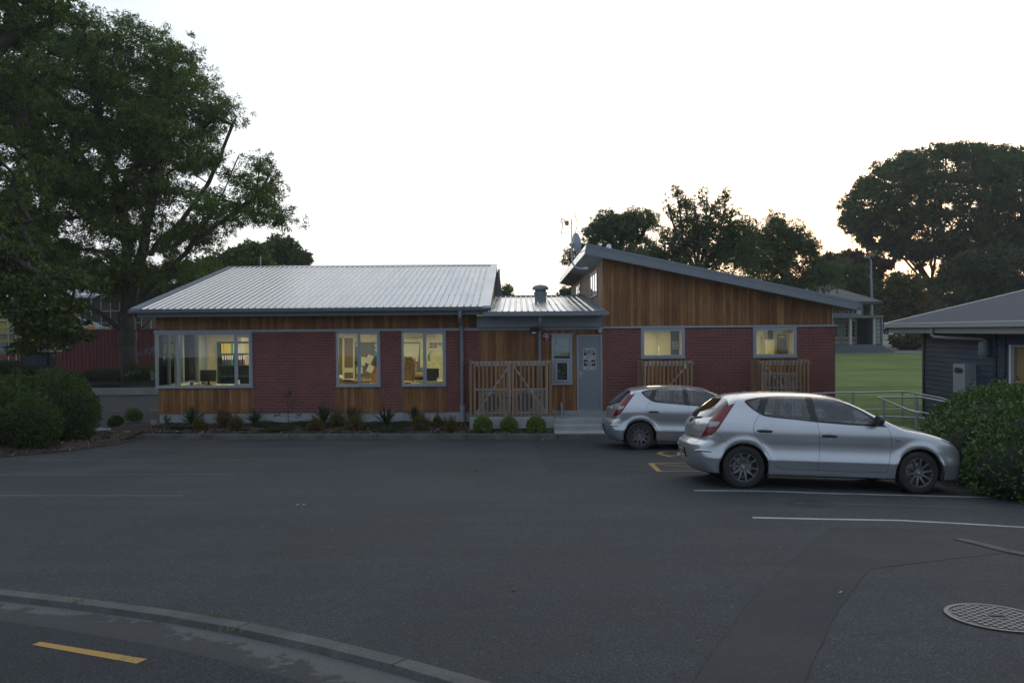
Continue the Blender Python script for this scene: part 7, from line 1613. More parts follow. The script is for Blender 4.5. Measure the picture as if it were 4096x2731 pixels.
qm('pinboard', [(1340, 1060), (1700, 1060), (1700, 322), (1340, 322)], YB-.02, pin_, 'grey felt pinboard behind the boxes seen through the third window', 'pinboard')
mp__ = qm('wall_map', [(1640, 1080), (2110, 1080), (2110, 322), (1655, 322)], YB-.035, map_mat('colour_map', None, [(.12, .25, .10), (.55, .52, .25), (.62, .60, .40), (.35, .42, .16), (.65, .62, .45), (.5, .22, .12), (.25, .38, .42)], 6.5), 'large yellow and green wall map in the third window', 'map', t_=.004)
cres = [(1870, 480), (1815, 525), (1790, 570), (1785, 620), (1810, 665), (1850, 690), (1830, 640), (1825, 590), (1840, 540)]
o = wallq('green_land', [cM(*q) for q in cres][::-1], YB-.042, simple('map_green', (.12, .22, .05), .6), mp__, .002)
for i in range(4):
    for j in range(2):
        x0 = 1820+i*80; y0 = 332+j*54; c_ = [(.10, .11, .09), (.08, .16, .06), (.14, .15, .15), (.05, .06, .09), (.13, .14, .14), (.35, .05, .04), (.5, .48, .2), (.06, .07, .1)][i+4*j]
        qm('photo_print', [(x0, y0+46), (x0+70, y0+46), (x0+70, y0), (x0, y0)], YB-.05, simple('photo_print', c_, .4, var=.4, vscale=14), ['upper', 'lower'][j]+' row photo print above the map, '+pos[i]+' from the left', 'photo', 'photo prints above the wall map', t_=.003)
qm('photo_backing', [(1810, 440), (2110, 440), (2110, 325), (1810, 325)], YB-.044, PM, 'white sheet holding the photo prints above the map', 'paper', t_=.003)
r = qm('wall_heat_pump', [(1350, 240), (1915, 235), (1915, 195), (1350, 200)], YB-.22, simple('beige_plastic', (.42, .36, .24), .5), 'long beige heat pump high on the wall in the third window', 'heat pump', t_=.2)
dk3 = thing('desk', 'wooden desk below the third window carrying boxes and a computer', 'desk', (-2.8, 24.9, .45)); zd = at(*cM(1440, 1062), 24.6)[2]
MB().box(-3.6, -1.6, 24.45, 25.6, zd-.03, zd).build('desktop', M['desk'], dk3)
for x in (-3.5, -1.7): MB().box(x-.03, x+.03, 24.6, 25.5, .45, zd-.03).build('leg', M['black'], dk3)
BX = []; Yb_ = 24.9
lay = [(1340, 1505, 1057, 970), (1520, 1570, 1045, 970), (1345, 1515, 968, 935), (1345, 1515, 933, 900), (1522, 1560, 968, 895), (1345, 1385, 895, 810), (1388, 1510, 895, 812), (1520, 1560, 890, 805), (1350, 1500, 806, 770), (1350, 1500, 768, 728), (1507, 1560, 802, 725), (1345, 1410, 724, 640), (1412, 1545, 722, 692), (1445, 1568, 690, 678), (1412, 1470, 676, 640), (1475, 1545, 674, 632), (1395, 1495, 636, 592), (1340, 1380, 636, 588)]
BXL = ['bottom large box at the left', 'bottom narrow box at the right', 'wide flat box resting on the bottom one', 'wide flat box second above the bottom', 'small box beside the two flat ones', 'upright narrow box at the left edge, mid height', 'wide upright box at mid height', 'narrow upright box at the right, mid height', 'thick flat box just above mid height', 'thin flat box below the staggered top', 'tall narrow box on the right side, upper half', 'box at the left edge of the staggered top', 'wide box under the projecting flap', 'thin projecting lid sticking out to the right', 'small box above the projecting lid, left', 'small box above the projecting lid, right', 'topmost box', 'small top box at the far left']
for k, (a, b_, c_, d) in enumerate(lay):
    q0, q1 = at(*cM(a, c_), Yb_), at(*cM(b_, d), Yb_)
    o = MB().box(q0[0], q1[0]-.004, Yb_+rnd.uniform(0, .03), Yb_+.3, q0[2], q1[2]-.003).build('cardboard_box', M['carton'], None, bevel=.003)
    tag(o, BXL[k]+', brown cardboard pile in the third window', 'cardboard box', 'pile of brown cardboard boxes')
q = at(*cM(1880, 1078), 24.7); r = thing('computer_monitor', 'large black computer monitor turned from the third window', 'monitor', (q[0], 24.7, zd), 'computer monitors')
wallq('screen', [cM(1768, 1078), cM(1962, 1078), cM(1962, 845), cM(1768, 845)], 24.7, M['black'], r, .03); wallq('screen', [cM(1765, 900), cM(2000, 1000), cM(2000, 815), cM(1765, 815)], 24.85, M['plastic'], r, .02); MB().box(q[0]-.03, q[0]+.03, 24.74, 24.8, zd, zd+.2).build('stand', M['black'], r)
qm('framed_card', [(1645, 910), (1700, 910), (1700, 800), (1645, 800)], 25.6, simple('blue_card', (.05, .16, .22), .6), 'blue framed card leaning behind the middle mullion', 'picture', t_=.01)
q = at(*cM(1630, 1030), 24.7); tag(MB().box(q[0]-.13, q[0]+.13, 24.7, 24.95, zd+.03, zd+.14).build('file_tray', M['black'], None), 'black file tray beside the pile of boxes', 'tray'); tag(MB().box(q[0]-.2, q[0]+.14, 24.55, 24.85, zd, zd+.028).build('paper_stack', PM, None), 'white papers under the black file tray', 'papers')
q = at(*cM(1620, 930), 25.4); tag(MB().box(q[0]-.15, q[0]+.2, 25.4, 25.6, zd, zd+.22).build('tan_case', ply, None, bevel=.01), 'tan case standing behind the black file tray', 'case')
# rooms behind the two small windows
cS = lambda a, b: (2550+a/3.36, 1280+b/3.36)
wallq('cupboard_door', [cS(90, 480), cS(268, 480), cS(268, 183), cS(90, 183)], 26.3, M['trimcream'], B, .04)
r = thing('interior_partition', 'cream partition dividing the room behind the left small window', 'partition', (at(*cS(280, 480), 25.6)[0], 25.6, .45)); wallq('panel', [cS(275, 700), cS(290, 700), cS(290, 345), cS(275, 345)], 25.6, M['trimcream'], r, .05)
r = thing('picket_reflection', 'white pickets standing in for a reflection at the right of the left small window', 'picket_reflection', (at(*cS(515, 390), 26.25)[0], 26.25, .9)); wallq('dark_panel', [cS(448, 480), cS(600, 480), cS(600, 140), cS(448, 140)], 26.36, simple('dark_glazing', (.02, .028, .03), .3), B, .03)  # dark sheet and pickets modelled in place of a reflection in the pane
for k in range(8): x = 466+k*15.5; wallq('picket', [cS(x, 392), cS(x+6, 392), cS(x+6, 282+(k % 2)*8), cS(x, 282+(k % 2)*8)], 26.25, M['soffit'], r, .02)
wallq('rail', [cS(460, 352), cS(585, 352), cS(585, 344), cS(460, 344)], 26.28, M['soffit'], r, .02)
wallq('cupboard_door', [cS(1713, 480), cS(1842, 480), cS(1842, 262), cS(1713, 262)], 25.9, M['trimcream'], B, .04); wallq('dark_panel', [cS(1755, 262), cS(1820, 262), cS(1820, 138), cS(1755, 138)], 26.34, simple('dark_glazing_b', (.03, .035, .035), .3), B, .03)
r = thing('picture_frame', 'tall brown framed mirror on the cream wall behind the right small window', 'mirror', (at(*cS(1940, 450), 26.3)[0], 26.3, 1.3)); fb = simple('brown_frame', (.14, .08, .03), .5)
for pts in ([(1885, 470), (1897, 470), (1897, 192), (1885, 192)], [(1985, 470), (1998, 470), (1998, 192), (1985, 192)], [(1897, 205), (1985, 205), (1985, 192), (1897, 192)]): wallq('frame', [cS(*q) for q in pts], 26.28, fb, r, .04)
wallq('glass', [cS(1905, 470), cS(1980, 470), cS(1980, 245), cS(1905, 245)], 26.33, simple('mirror_picture', (.14, .17, .12), .4, var=.3, vscale=4), r, .01)
r = thing('poster', 'narrow poster with red upright lettering in the right small window', 'poster', (at(*cS(1668, 360), 26.2)[0], 26.2, 1.7)); wallq('sheet', [cS(1632, 480), cS(1702, 480), cS(1702, 142), cS(1632, 142)], 26.22, M['trimcream'], r, .01)
for k in range(7): q = at(*cS(1668, 222+k*21), 26.2); text_mesh('O8B33S2'[k], .10, (q[0], 26.205, q[2]), (math.pi/2, 0, 0), simple('red_ink', (.38, .05, .03), .6) if 'ri' not in M else M['ri'], r)
# ================================================================ GREY WEATHERBOARD BUILDING AT THE RIGHT
G0 = np.array([12.67, 25.0]); gd = np.array([-.086, -1.0]); gd = gd/np.linalg.norm(gd); gn = np.array([-gd[1], gd[0]])*1.0     # along the wall towards the camera; gn points to +X side
if gn[0] < 0: gn = -gn
W_ = thing('weatherboard_building', 'dark blue-grey weatherboard building with a corrugated roof, cut by the right edge', 'building', (G0[0], G0[1], 0)); M['wboard'] = simple('blue_grey_weatherboard', (.032, .060, .098), .6, var=.05, vscale=1.2); M['wtrim'] = simple('dark_corner_trim', (.022, .034, .052), .5, var=.05)
def gp(u, v, z): return (G0[0]+gd[0]*u+gn[0]*v, G0[1]+gd[1]*u+gn[1]*v, z)
wb = MB(); z = -.15; UO = 5.15
while z < 2.72:
    z1 = min(z+.142, 2.75)
    for u0, u1, z0c, z1c in [(0.06, UO, z, z1)] + ([(UO+1.6, 12, z, z1)] if True else []) + ([(UO, UO+1.6, z, z1)] if z1 < .75 or z > 2.36 else []):
        z0c += .012; wb.add([gp(u0, -.03, z0c), gp(u1, -.03, z0c), gp(u1, -.012, z1c), gp(u0, -.012, z1c), gp(u0, .01, z0c), gp(u1, .01, z0c), gp(u0, .01, z1c), gp(u1, .01, z1c)], [(0, 1, 2, 3), (4, 5, 1, 0), (3, 2, 7, 6)])
    z += .142
wb.build('weatherboards', M['wboard'], W_); def_ = lambda u0, u1, v0, v1, z0, z1: MB().add([gp(u0, v0, z0), gp(u1, v0, z0), gp(u1, v1, z0), gp(u0, v1, z0), gp(u0, v0, z1), gp(u1, v0, z1), gp(u1, v1, z1), gp(u0, v1, z1)], [(0, 3, 2, 1), (4, 5, 6, 7), (0, 1, 5, 4), (1, 2, 6, 5), (2, 3, 7, 6), (3, 0, 4, 7)])
gbox = lambda name, mat, *a, parent=W_: def_(*a).build(name, mat, parent)
gbox('wall', M['black'], .0, 12, .012, .12, -.2, 2.75); gbox('wall', M['wboard'], .0, .1, .12, 9, -.2, 2.75)  # black wall behind the board gaps stands in for the shadow lines under the boards
gbox('corner_post', M['wtrim'], -.02, .10, -.05, .06, -.2, 2.72); gbox('corner_post', M['wtrim'], 4.33, 4.50, -.05, .0, -.2, 2.72); gbox('corner_post', M['wtrim'], 4.85, 4.95, -.045, .0, -.2, 2.72)
gbox('soffit', simple('dark_soffit', (.05, .055, .06), .7), -1.35, 12, -.55, .01, 2.70, 2.72)
w2 = gbox('window', M['white'], UO, UO+.08, -.06, .03, .9, 2.42)
for a in ((UO+.08, UO+1.5, -.06, .03, 2.36, 2.42), (UO+.14, UO+.20, -.04, .02, .95, 2.36)): gbox('window_frame', M['soffit'], *a, parent=w2) if False else gbox('window_frame', M['soffit'], *a)
gbox('window_blind', simple('tan_blind', (.30, .19, .08), .8, var=.1), UO+.24, UO+1.4, -.0, .008, .9, 2.34)
# fascia, gutter, roof
gbox('fascia', simple('pale_fascia', (.30, .31, .30), .6, var=.06), -1.35, 12, -.58, -.55, 2.70, 2.90); gg = gbox('gutter', simple('pale_gutter', (.33, .36, .36), .5, var=.06), -1.42, 12, -.70, -.585, 2.87, 3.0); gbox('gutter_bead', M['white'], -1.42, 12, -.712, -.700, 2.985, 3.008)
tr_ = .240
def rz2(v): return 2.99+tr_*(v+.62)
cr_ = MB(); u = -1.4; nr = 0; pr = []
while u < 12.0: pr.append((u, 0)); pr.append((u+.05, .034)); pr.append((u+.07, .034)); pr.append((u+.12, 0)); u += .19
for v in (-.66, 7.5): cr_.v += [gp(a, v, rz2(v)+b_) for a, b_ in pr]
n_ = len(pr); cr_.f += [(i, i+1, n_+i+1, n_+i) for i in range(n_-1)]; cr_.m += [0]*(n_-1); cr_.build('roof', M['roof_blue'], W_)
MB().add([gp(-1.38, v, rz2(v)-.03) for v in (-.66, 7.5)]+[gp(12, v, rz2(v)-.03) for v in (7.5, -.66)], [(0, 1, 2, 3)]).build('roof_underside', M['roof_blue'], W_)
MB().add([gp(-1.47, -.68, rz2(-.68)-.14), gp(-1.47, 7.5, rz2(7.5)-.14), gp(-1.47, 7.5, rz2(7.5)+.045), gp(-1.47, -.68, rz2(-.68)+.045), gp(-1.36, -.68, rz2(-.68)-.14), gp(-1.36, 7.5, rz2(7.5)-.14), gp(-1.36, 7.5, rz2(7.5)+.045), gp(-1.36, -.68, rz2(-.68)+.045)], [(0, 1, 2, 3), (7, 6, 5, 4), (3, 2, 6, 7), (0, 4, 5, 1), (0, 3, 7, 4)]).build('barge_flashing', M['white'], W_)
MB().add([gp(-1.40, .01, 2.7), gp(-1.4, 7.5, 2.7), gp(-1.4, 7.5, rz2(7.5)-.05), gp(-1.4, .01, rz2(0)-.05)], [(0, 1, 2, 3)]).build('gable_lining', M['soffit'], W_) if False else None
MB().tube([gp(2.1, -.64, 2.88), gp(2.1, -.64, 2.66), gp(2.15, -.60, 2.60), gp(2.35, -.5, 2.585), gp(4.0, -.12, 2.55), gp(4.1, -.10, 2.5), gp(4.1, -.10, 2.45)], .045, 12).build('downpipe', M['soffit'], W_, smooth=True)
r = thing('rain_head', 'pale rounded box under the end of the sloping downpipe on the weatherboards', 'pipe box', gp(4.05, -.1, 2.2)); MB().tube([gp(4.05, -.12, 2.50), gp(4.05, -.12, 2.44), gp(4.05, -.12, 2.15), gp(4.05, -.12, 2.08)], [.10, .14, .14, .09], 16).build('body', M['grey'], r, smooth=True)
r = thing('meter_box', 'grey meter box with an oval window on the weatherboard wall above the hedge', 'meter box', gp(3.2, -.2, 1.3)); M['meter'] = simple('meter_box_paint', (.30, .33, .36), .45, var=.04)
x = def_(2.75, 3.45, -.34, -.03, 1.05, 1.86); x.build('casing', M['meter'], r, bevel=.01)
a_ = Vector(gp(2.74, -.0, 0))
e = []; cc = Vector(gp(3.10, -.343, 1.68))
for k in range(28):
    t_ = 2*math.pi*k/28; sx_ = math.copysign(abs(math.cos(t_))**.55, math.cos(t_))*.115; sz_ = math.copysign(abs(math.sin(t_))**.8, math.sin(t_))*.075; e.append((cc.x+gd[0]*sx_*2.2, cc.y+gd[1]*sx_*2.2, cc.z+sz_))
MB().prism(e, (-gn[0]*.006, -gn[1]*.006, 0)).build('oval_window', simple('dark_meter_glass', (.035, .045, .06), .2), r)
# ================================================================ RAMP HANDRAILS
def rail(name, label, D, rails, posts, rr=.021):
    p0 = at(*rails[0][0][:2], D); r = thing(name, label, 'handrail', (p0[0], D, 0), 'galvanised ramp handrails'); 
    for pts in rails:
        P_ = [Vector(at(q[0], q[1], q[2] if len(q) > 2 else D)) for q in pts]; MB().tube(P_, rr, 10).build('rail', M['galv'], r, smooth=True)
    for px, py, dd in posts:
        p = at(px, py, dd); MB().tube([(p[0], dd, 0), (p[0], dd, p[2])], .024 if dd > 21 else .027, 10).tube([(p[0], dd, 0), (p[0], dd, .012)], .06, 12).build('post', M['galv'], r, smooth=True)
    return r
rail('handrail', 'farther galvanised handrail running from the brick corner to the weatherboard building', 22.3, [[(3100, 1577), (3340, 1571), (3625, 1566), (3760, 1591, 20.9), (3900, 1630, 20.0)], [(3200, 1642), (3470, 1639), (3625, 1637), (3790, 1668, 20.9)], [(3410, 1718), (3625, 1706)]],
     [(3277, 1573, 22.3), (3412, 1570, 22.3), (3609, 1567, 22.3), (3662, 1573, 21.8), (3800, 1600, 20.6)])
rail('handrail', 'nearer galvanised handrail with a sloping return that ends in a short hook', 20.3, [[(3690, 1589, 20.3), (3512, 1588, 20.3), (3510, 1589, 20.2), (3640, 1642, 18.4), (3678, 1650, 18.0), (3684, 1656, 18.0), (3685, 1664, 18.0)], [(3512, 1588), (3690, 1589), (3780, 1606, 19.6), (3880, 1630, 19.2)], [(3505, 1666), (3535, 1665), (3690, 1672), (3790, 1692, 19.6)]],
     [(3535, 1589, 20.3), (3668, 1589, 20.3), (3850, 1622, 19.3)])
# ================================================================ PAVILION ACROSS THE LAWN, LAMP POST
D = 65.; cP = lambda a, b: (3300+a/4.9, 1100+b/4.9)
def q3(pts, Y): return [tuple(at(*cP(*p), Y)) for p in pts]
PV = thing('pavilion', 'pale green pavilion with a grey hipped roof and a columned porch across the lawn', 'building', (at(*cP(600, 1450), D)[0], D, 1.0))
M['pale_green'] = simple('pale_green_weatherboard', (.22, .27, .26), .6, var=.05); M['slate'] = simple('grey_slate_roof', (.05, .056, .07), .7, var=.1, vscale=1); M['cream2'] = simple('porch_cream', (.45, .46, .42), .6, var=.04)
def pv(name, pts, Y, mat, depth=.3): P = q3(pts, Y); return MB().prism([(p[0], Y, p[2]) for p in P], (0, depth, 0)).build(name, mat, PV)
eL = [at(3050, 1213, 67), at(3478, 1214, 67)]; rL = [at(3050, 1118, 73), at(3215, 1118, 73)]
RF = MB().add([(eL[0][0], 64.5, eL[0][2]), (eL[1][0], 64.5, eL[0][2]), (rL[1][0]+.2, 73, rL[0][2]), (rL[0][0], 73, rL[0][2]), (eL[1][0], 81, eL[0][2]), (eL[0][0], 81, eL[0][2]), (eL[0][0], 64.5, eL[0][2]-.22), (eL[1][0], 64.5, eL[0][2]-.22), (eL[1][0], 81, eL[0][2]-.22), (eL[0][0], 81, eL[0][2]-.22)], [(0, 1, 2, 3), (1, 4, 2), (4, 5, 3, 2), (6, 7, 1, 0), (7, 8, 4, 1), (9, 8, 7, 6)])
RF.build('roof', M['slate'], PV)
MB().prism([(at(3050, 1250, 66)[0], 66, 1.0), (at(3453, 1250, 66)[0], 66, 1.0), (at(3453, 1250, 66)[0], 66, eL[0][2]-.1), (at(3050, 1250, 66)[0], 66, eL[0][2]-.1)], (0, 14, 0)).build('wall', M['pale_green'], PV)
for k in range(9):      # clerestory lights above the porch roof
    x = -40+k*84; pv('clerestory_window', [(x, 770), (x+78, 770), (x+78, 690), (x, 690)], 65.85, M['white'], .1) if x < 640 else None
    if x < 600: pv('pane', [(x+8, 755), (x+70, 755), (x+70, 640), (x+8, 640)], 65.8, M['trim'], .03)
pv('recess_wall', [(600, 1375), (1112, 1375), (1112, 800), (600, 800)], 65.9, simple('dark_green_wall', (.06, .075, .07), .7), .1); pv('porch_roof', [(-600, 825), (1170, 805), (1170, 788), (-600, 788)], 63.0, M['grey'], 3.1); pv('porch_beam', [(-600, 855), (1135, 840), (1135, 812), (-600, 826)], 63.15, M['pale_green'], .2)
pv('porch_end_wall', [(1112, 1420), (1140, 1420), (1140, 820), (1112, 820)], 63.2, M['grey'], 2.8)
for x0, x1 in ((-200, -150), (483, 528), (950, 994)): pv('column', [(x0, 1380), (x1, 1380), (x1, 845), (x0, 845)], 63.3, M['cream2'], .2)
fl = MB()
for k, (yb_, dz) in enumerate([(1360, 0), (1400, .6), (1440, 1.2), (1480, 1.8)]):
    zt2 = at(*cP(600, yb_), 63.2)[2] if k == 0 else z_prev-.165; z_prev = zt2; x1 = at(*cP(1112+k*38, 1400), 63)[0]; fl.box(at(*cP(-600, 1400), 63)[0], x1, 63.2-dz*.55-.3*(k > 0), 66, zt2-.17, zt2)
fl.build('porch_floor', M['grey_dark'], PV)
for x in (190, 350, 520):
    pv('french_door', [(x-30, 1350), (x+118 if x < 500 else x+105, 1350), (x+118 if x < 500 else x+105, 870), (x-30, 870)], 65.6, M['cream2'], .1); pv('door_glass', [(x+5, 1205), (x+105 if x < 500 else x+90, 1205), (x+105 if x < 500 else x+90, 905), (x+5, 905)], 65.55, M['trim'], .03)
    for z in (975, 1055, 1135): pv('glazing_bar', [(x+5, z+4), (x+100, z+4), (x+100, z-4), (x+5, z-4)], 65.5, M['cream2'], .03)
    pv('kick_panel', [(x+2, 1302), (x+105 if x < 500 else x+90, 1302), (x+105 if x < 500 else x+90, 1250), (x+2, 1250)], 65.55, simple('tan_panel', (.33, .25, .14), .6), .03); cx_ = x+55 if x != 350 else x+15
    pv('curtain', [(cx_, 1200), (cx_+42, 1200), (cx_+36, 905), (cx_+6, 905)], 65.53, M['soffit'], .015)
TRL = thing('trellis', 'white trellis panel at the right end of the pavilion porch', 'trellis', tuple(at(*cP(1050, 1360), 63.4)))
for z in (885, 960, 1035, 1108, 1180, 1255, 1330): P_ = q3([(994, z+5), (1110, z+5), (1110, z-5), (994, z-5)], 63.4); MB().prism([(p[0], 63.4, p[2]) for p in P_], (0, .04, 0)).build('rail', M['white'], TRL)
for x in (1022, 1046, 1070, 1094): P_ = q3([(x-3, 1335), (x+5, 1335), (x+5, 850), (x-3, 850)], 63.45); MB().prism([(p[0], 63.45, p[2]) for p in P_], (0, .04, 0)).build('upright', M['white'], TRL)
Dl = 72.; b_ = at(3488, 1240, Dl); t2 = at(3484, 1040, Dl); h2 = at(3474, 1032, Dl)
r = thing('lamp_post', 'tall pale green lamp post rising behind the pavilion porch', 'lamp post', (b_[0], Dl, 1.0)); MB().tube([(b_[0], Dl, 1.0), (b_[0], Dl, b_[2]), (t2[0], Dl, t2[2])], [.13, .12, .07], 10).tube([tuple(t2), tuple(h2)], .04, 8).build('pole', M['pale_green'], r, smooth=True)
hh = at(3468, 1030, Dl); MB().box(hh[0]-.22, hh[0]+.22, Dl-.2, Dl+.2, hh[2]-.06, hh[2]+.08).build('lamp_head', M['grey'], r, bevel=.03)
# ================================================================ LEFT BACKGROUND: planter, container, cabinet, building site
PW = thing('planter_wall', 'low pale block wall with a dark timber rail, holding the bed under the ash tree', 'wall', (-19, 37.6, 0)); xa, xb_ = at(300, 1580, 37.5)[0], at(760, 1580, 37.5)[0]
MB().box(xa, -9.0, 37.5, 37.75, -.1, .33).build('block_wall', simple('pale_block_wall', (.30, .305, .29), .85, var=.2, vscale=1.6, bump=.004, bscale=30), PW); MB().box(xa-.2, -9.0, 37.62, 37.72, .42, .62).build('timber_rail', simple('dark_timber_rail', (.035, .033, .03), .9, var=.3), PW)
for k in range(9): MB().box(xa+k*1.9, xa+.12+k*1.9, 37.72, 37.82, .1, .6).build('rail_post', M['bark'], PW)
tag(MB().box(-60, -9, 37.76, 60, -.2, .30).build('planter_soil', M['soil'], None), kind='structure')
def pbox(a, Y, dy): P = at(a[0], a[3], Y), at(a[2], a[1], Y); return (P[0][0], P[1][0], Y, Y+dy, P[0][2], P[1][2])
# container
CT = thing('shipping_container', 'long dark red corrugated shipping container behind the ash trunk', 'container', (-22, 44, 0)); M['cred'] = simple('container_red', (.16, .032, .035), .6, var=.25, vscale=1.2, stretch=(1, 1, .5)); a = at(150, 1325, 43.5); b_ = at(760, 1300, 43.5)
zc0, zc1 = .1, at(400, 1318, 43.5)[2]; x = a[0]; cm_ = MB(); pr = []
while x < -12.0: pr += [(x, 0), (x+.07, 0), (x+.11, .04), (x+.17, .04)]; x += .28 if False else .21
n_ = len(pr); cm_.v = [(q, 43.5+d_, zc0+.15) for q, d_ in pr]+[(q, 43.5+d_, zc1-.08) for q, d_ in pr]; cm_.f = [(i, i+1, n_+i+1, n_+i) for i in range(n_-1)]; cm_.m = [0]*(n_-1)
cm_.build('corrugated_side', M['cred'], CT); MB().box(a[0]-.02, -12, 43.45, 45.9, zc1-.08, zc1+.02).box(a[0]-.02, -12, 43.45, 45.9, zc0, zc0+.15).box(a[0]-.05, a[0]+.1, 43.45, 43.6, zc0, zc1).box(a[0], a[0]+.05, 43.6, 45.9, zc0, zc1).build('frame', M['cred'], CT)
for k, (px, ch_) in enumerate([(208, 'A'), (240, 'A'), (262, 'L')]): p = at(px, 1380, 43.4); text_mesh(ch_, .42, (p[0], 43.42, p[2]), (math.pi/2, 0, 0), M['white'], CT, bold=.01)
# utility cabinet
UC = thing('utility_cabinet', 'dark blue utility cabinet with a pale sloping lid under the maple', 'cabinet', (at(150, 1500, 30)[0], 30, 0)); x0, x1 = at(84, 1450, 30)[0], at(197, 1450, 30)[0]; z1 = at(140, 1408, 30)[2]; z0 = at(140, 1500, 30)[2]
MB().box(x0, x1, 30, 30.5, 0, z1).build('body', simple('cabinet_grey', (.035, .04, .048), .95, spec=.05), UC); MB().box(x0+.08, x1-.06, 29.96, 30, .5, z1-.06).build('door', simple('navy_door', (.02, .028, .045), .5, var=.08), UC); MB().prism([(x0-.06, 29.85, z1), (x1+.12, 29.85, z1), (x1+.10, 29.85, z1+.17), (x0+.02, 29.85, z1+.12)], (0, .8, 0)).build('lid', simple('lid_grey', (.16, .19, .20), .6, var=.05), UC)
tag(MB().lathe([(0, 29.955), (.015, 29.95), (0, 29.945)], (x0+.5, 0, z1-.3), 'Y', 10).build('lock', M['galv'], UC)); 
tag(MB().box(x0, x1, 29.9, 30.6, -.1, .12).build('cabinet_plinth', M['concrete'], None), 'concrete base slab under the dark blue utility cabinet', 'slab')
RL = thing('timber_barrier', 'low weathered timber barrier rail at the left edge behind the hedge', 'barrier', (at(60, 1530, 27)[0], 27, 0)); pa, pb_ = Vector(at(-60, 1531, 25)), Vector(at(190, 1501, 29)); tmb = simple('grey_timber', (.10, .085, .07), .85, var=.3, vscale=4)
MB().bar(pa, pb_, .12, .09).build('top_rail', tmb, RL); MB().bar(pa-Vector((0, 0, .26)), pb_-Vector((0, 0, .26)), .05, .22).build('lower_board', M['kerb_pale'], RL)
for px in (-20, 48, 116, 180): t_ = (px+60)/250; q = pa.lerp(pb_, t_); MB().box(q.x-.06, q.x+.06, q.y+.03, q.y+.15, 0, q.z-.02).build('post', tmb, RL)
# planting at the planter
def lush(name, label, cat, px, py, D_, rx, rz, n, mat, seed, group=None, leaf=(.09, .035)):
    c = at(px, py, D_); s = F/D_; shrub(name, label, cat, [((c[0], D_, c[2]), (rx/s, .8, rz/s)), ((c[0]+rx/s*.5, D_+.2, c[2]-.1), (rx/s*.6, .8, rz/s*.8))], mat, n, leaf, seed=seed, group=group, up=.4, rough_=.15, root_z=.28)
lush('dark_bush', 'dark trailing bush on the planter left of the ash trunk', 'bush', 410, 1510, 38.6, 85, 32, 9000, LM['dark'], 201); lush('flowering_bush', 'leafy bush with white flowers on the planter right of the ash trunk', 'bush', 570, 1500, 38.4, 62, 36, 8000, LM['hedge'], 202)
lush('dark_bush', 'dark low bush at the left edge in front of the building site', 'bush', 30, 1480, 31.5, 80, 34, 8000, LM['dark'], 203); lush('dark_bush', 'dark low bush in front of the utility cabinet door', 'bush', 110, 1490, 29.2, 40, 22, 5000, LM['dark'], 204)
lush('dark_bush', 'dark low bush between the cabinet and the barrier rail', 'bush', 250, 1505, 38.6, 60, 20, 4000, LM['dark'], 205)
def blossoms(label, pts, col, s, seed, stalk=False, nm='flower_cluster'):
    R_ = np.random.default_rng(seed); m = simple('petals', col, .6, var=.15)
    for i, (px, py) in enumerate(pts):
        c = at(px, py, 38.0 if stalk else 37.7); r = thing(nm, label[i], 'flower', tuple(c), 'flowers on the planter'); n = 26; P = R_.normal(size=(n, 3))*s*.36; V, Q = leaf_quads(P, np.full(n, s*.42), np.full(n, s*.2), R_.normal(size=(n, 3)), R_); quads_obj('petals', V, Q, m, r)
        if stalk: MB().tube([tuple(c), (c[0]+.03, c[1], .4)], .010, 5).build('stalk', LM['hedge'], r)
blossoms(['leftmost mauve agapanthus head beside the ash trunk', 'mauve agapanthus head second from the trunk', 'mauve agapanthus head third from the trunk', 'mauve agapanthus head nearest the building corner', 'topmost mauve agapanthus head by the corner'], [(562, 1412), (585, 1405), (602, 1410), (616, 1402), (608, 1396)], (.20, .17, .30), .20, 5, True)
blossoms(['white flower head lowest and nearest the trunk', 'white flower head second from the trunk', 'white flower head in the middle of the bush', 'white flower head right of the middle', 'white flower head beside the building corner', 'lowest white flower head at the right', 'white flower head high in the bush'], [(508, 1500), (519, 1490), (535, 1493), (556, 1490), (612, 1500), (609, 1512), (606, 1492)], (.42, .43, .38), .13, 6)
# building site: yellow panelled building, scaffold, roofs
BS = thing('unfinished_building', 'unfinished building with yellow wall sheathing behind the maple at the far left', 'building', (-36, 58, 0)); M['yell'] = simple('yellow_sheathing', (.42, .36, .06), .6, var=.12, vscale=1); Yb2 = 58
def bb(name, x0, y0, x1, y1, mat, Y=Yb2, dy=.3, par=BS): P = [at(x0, y1, Y), at(x1, y0, Y)]; return MB().box(P[0][0], P[1][0], Y, Y+dy, P[0][2], P[1][2]).build(name, mat, par)
bb('wall_sheathing', -160, 1235, 300, 1430, M['yell'], Yb2, .3); bb('window_opening', 49, 1234, 88, 1332, simple('wrapped_window', (.16, .17, .19), .5, var=.2), 57.9, .05); bb('lower_band', -160, 1332, 60, 1350, M['kerb_pale'], 57.8, .1); bb('brick_base', -160, 1418, 90, 1440, M['cred'], 57.7, .1); bb('window_opening', -40, 1368, 38, 1414, simple('wrapped_window_b', (.17, .18, .20), .5, var=.25), 57.8, .06)
for k in range(12): bb('panel_joint', -160, 1238+k*9, 49, 1239.2+k*9, simple('dark_joint', (.12, .10, .03), .7) if k == 0 else bpy.data.materials['dark_joint'], 57.96, .03)  # thin dark strips mark the joints of the sheathing panels
P = [at(235, 1262, 57), at(320, 1268, 57), at(440, 1318, 57), at(330, 1310, 57)]; MB().prism([tuple(p) for p in P], (0, .3, 0)).build('lean_to_roof', M['roof'], BS); bb('lean_to_wall', 230, 1306, 430, 1330, M['yell'], 57.2, .2)
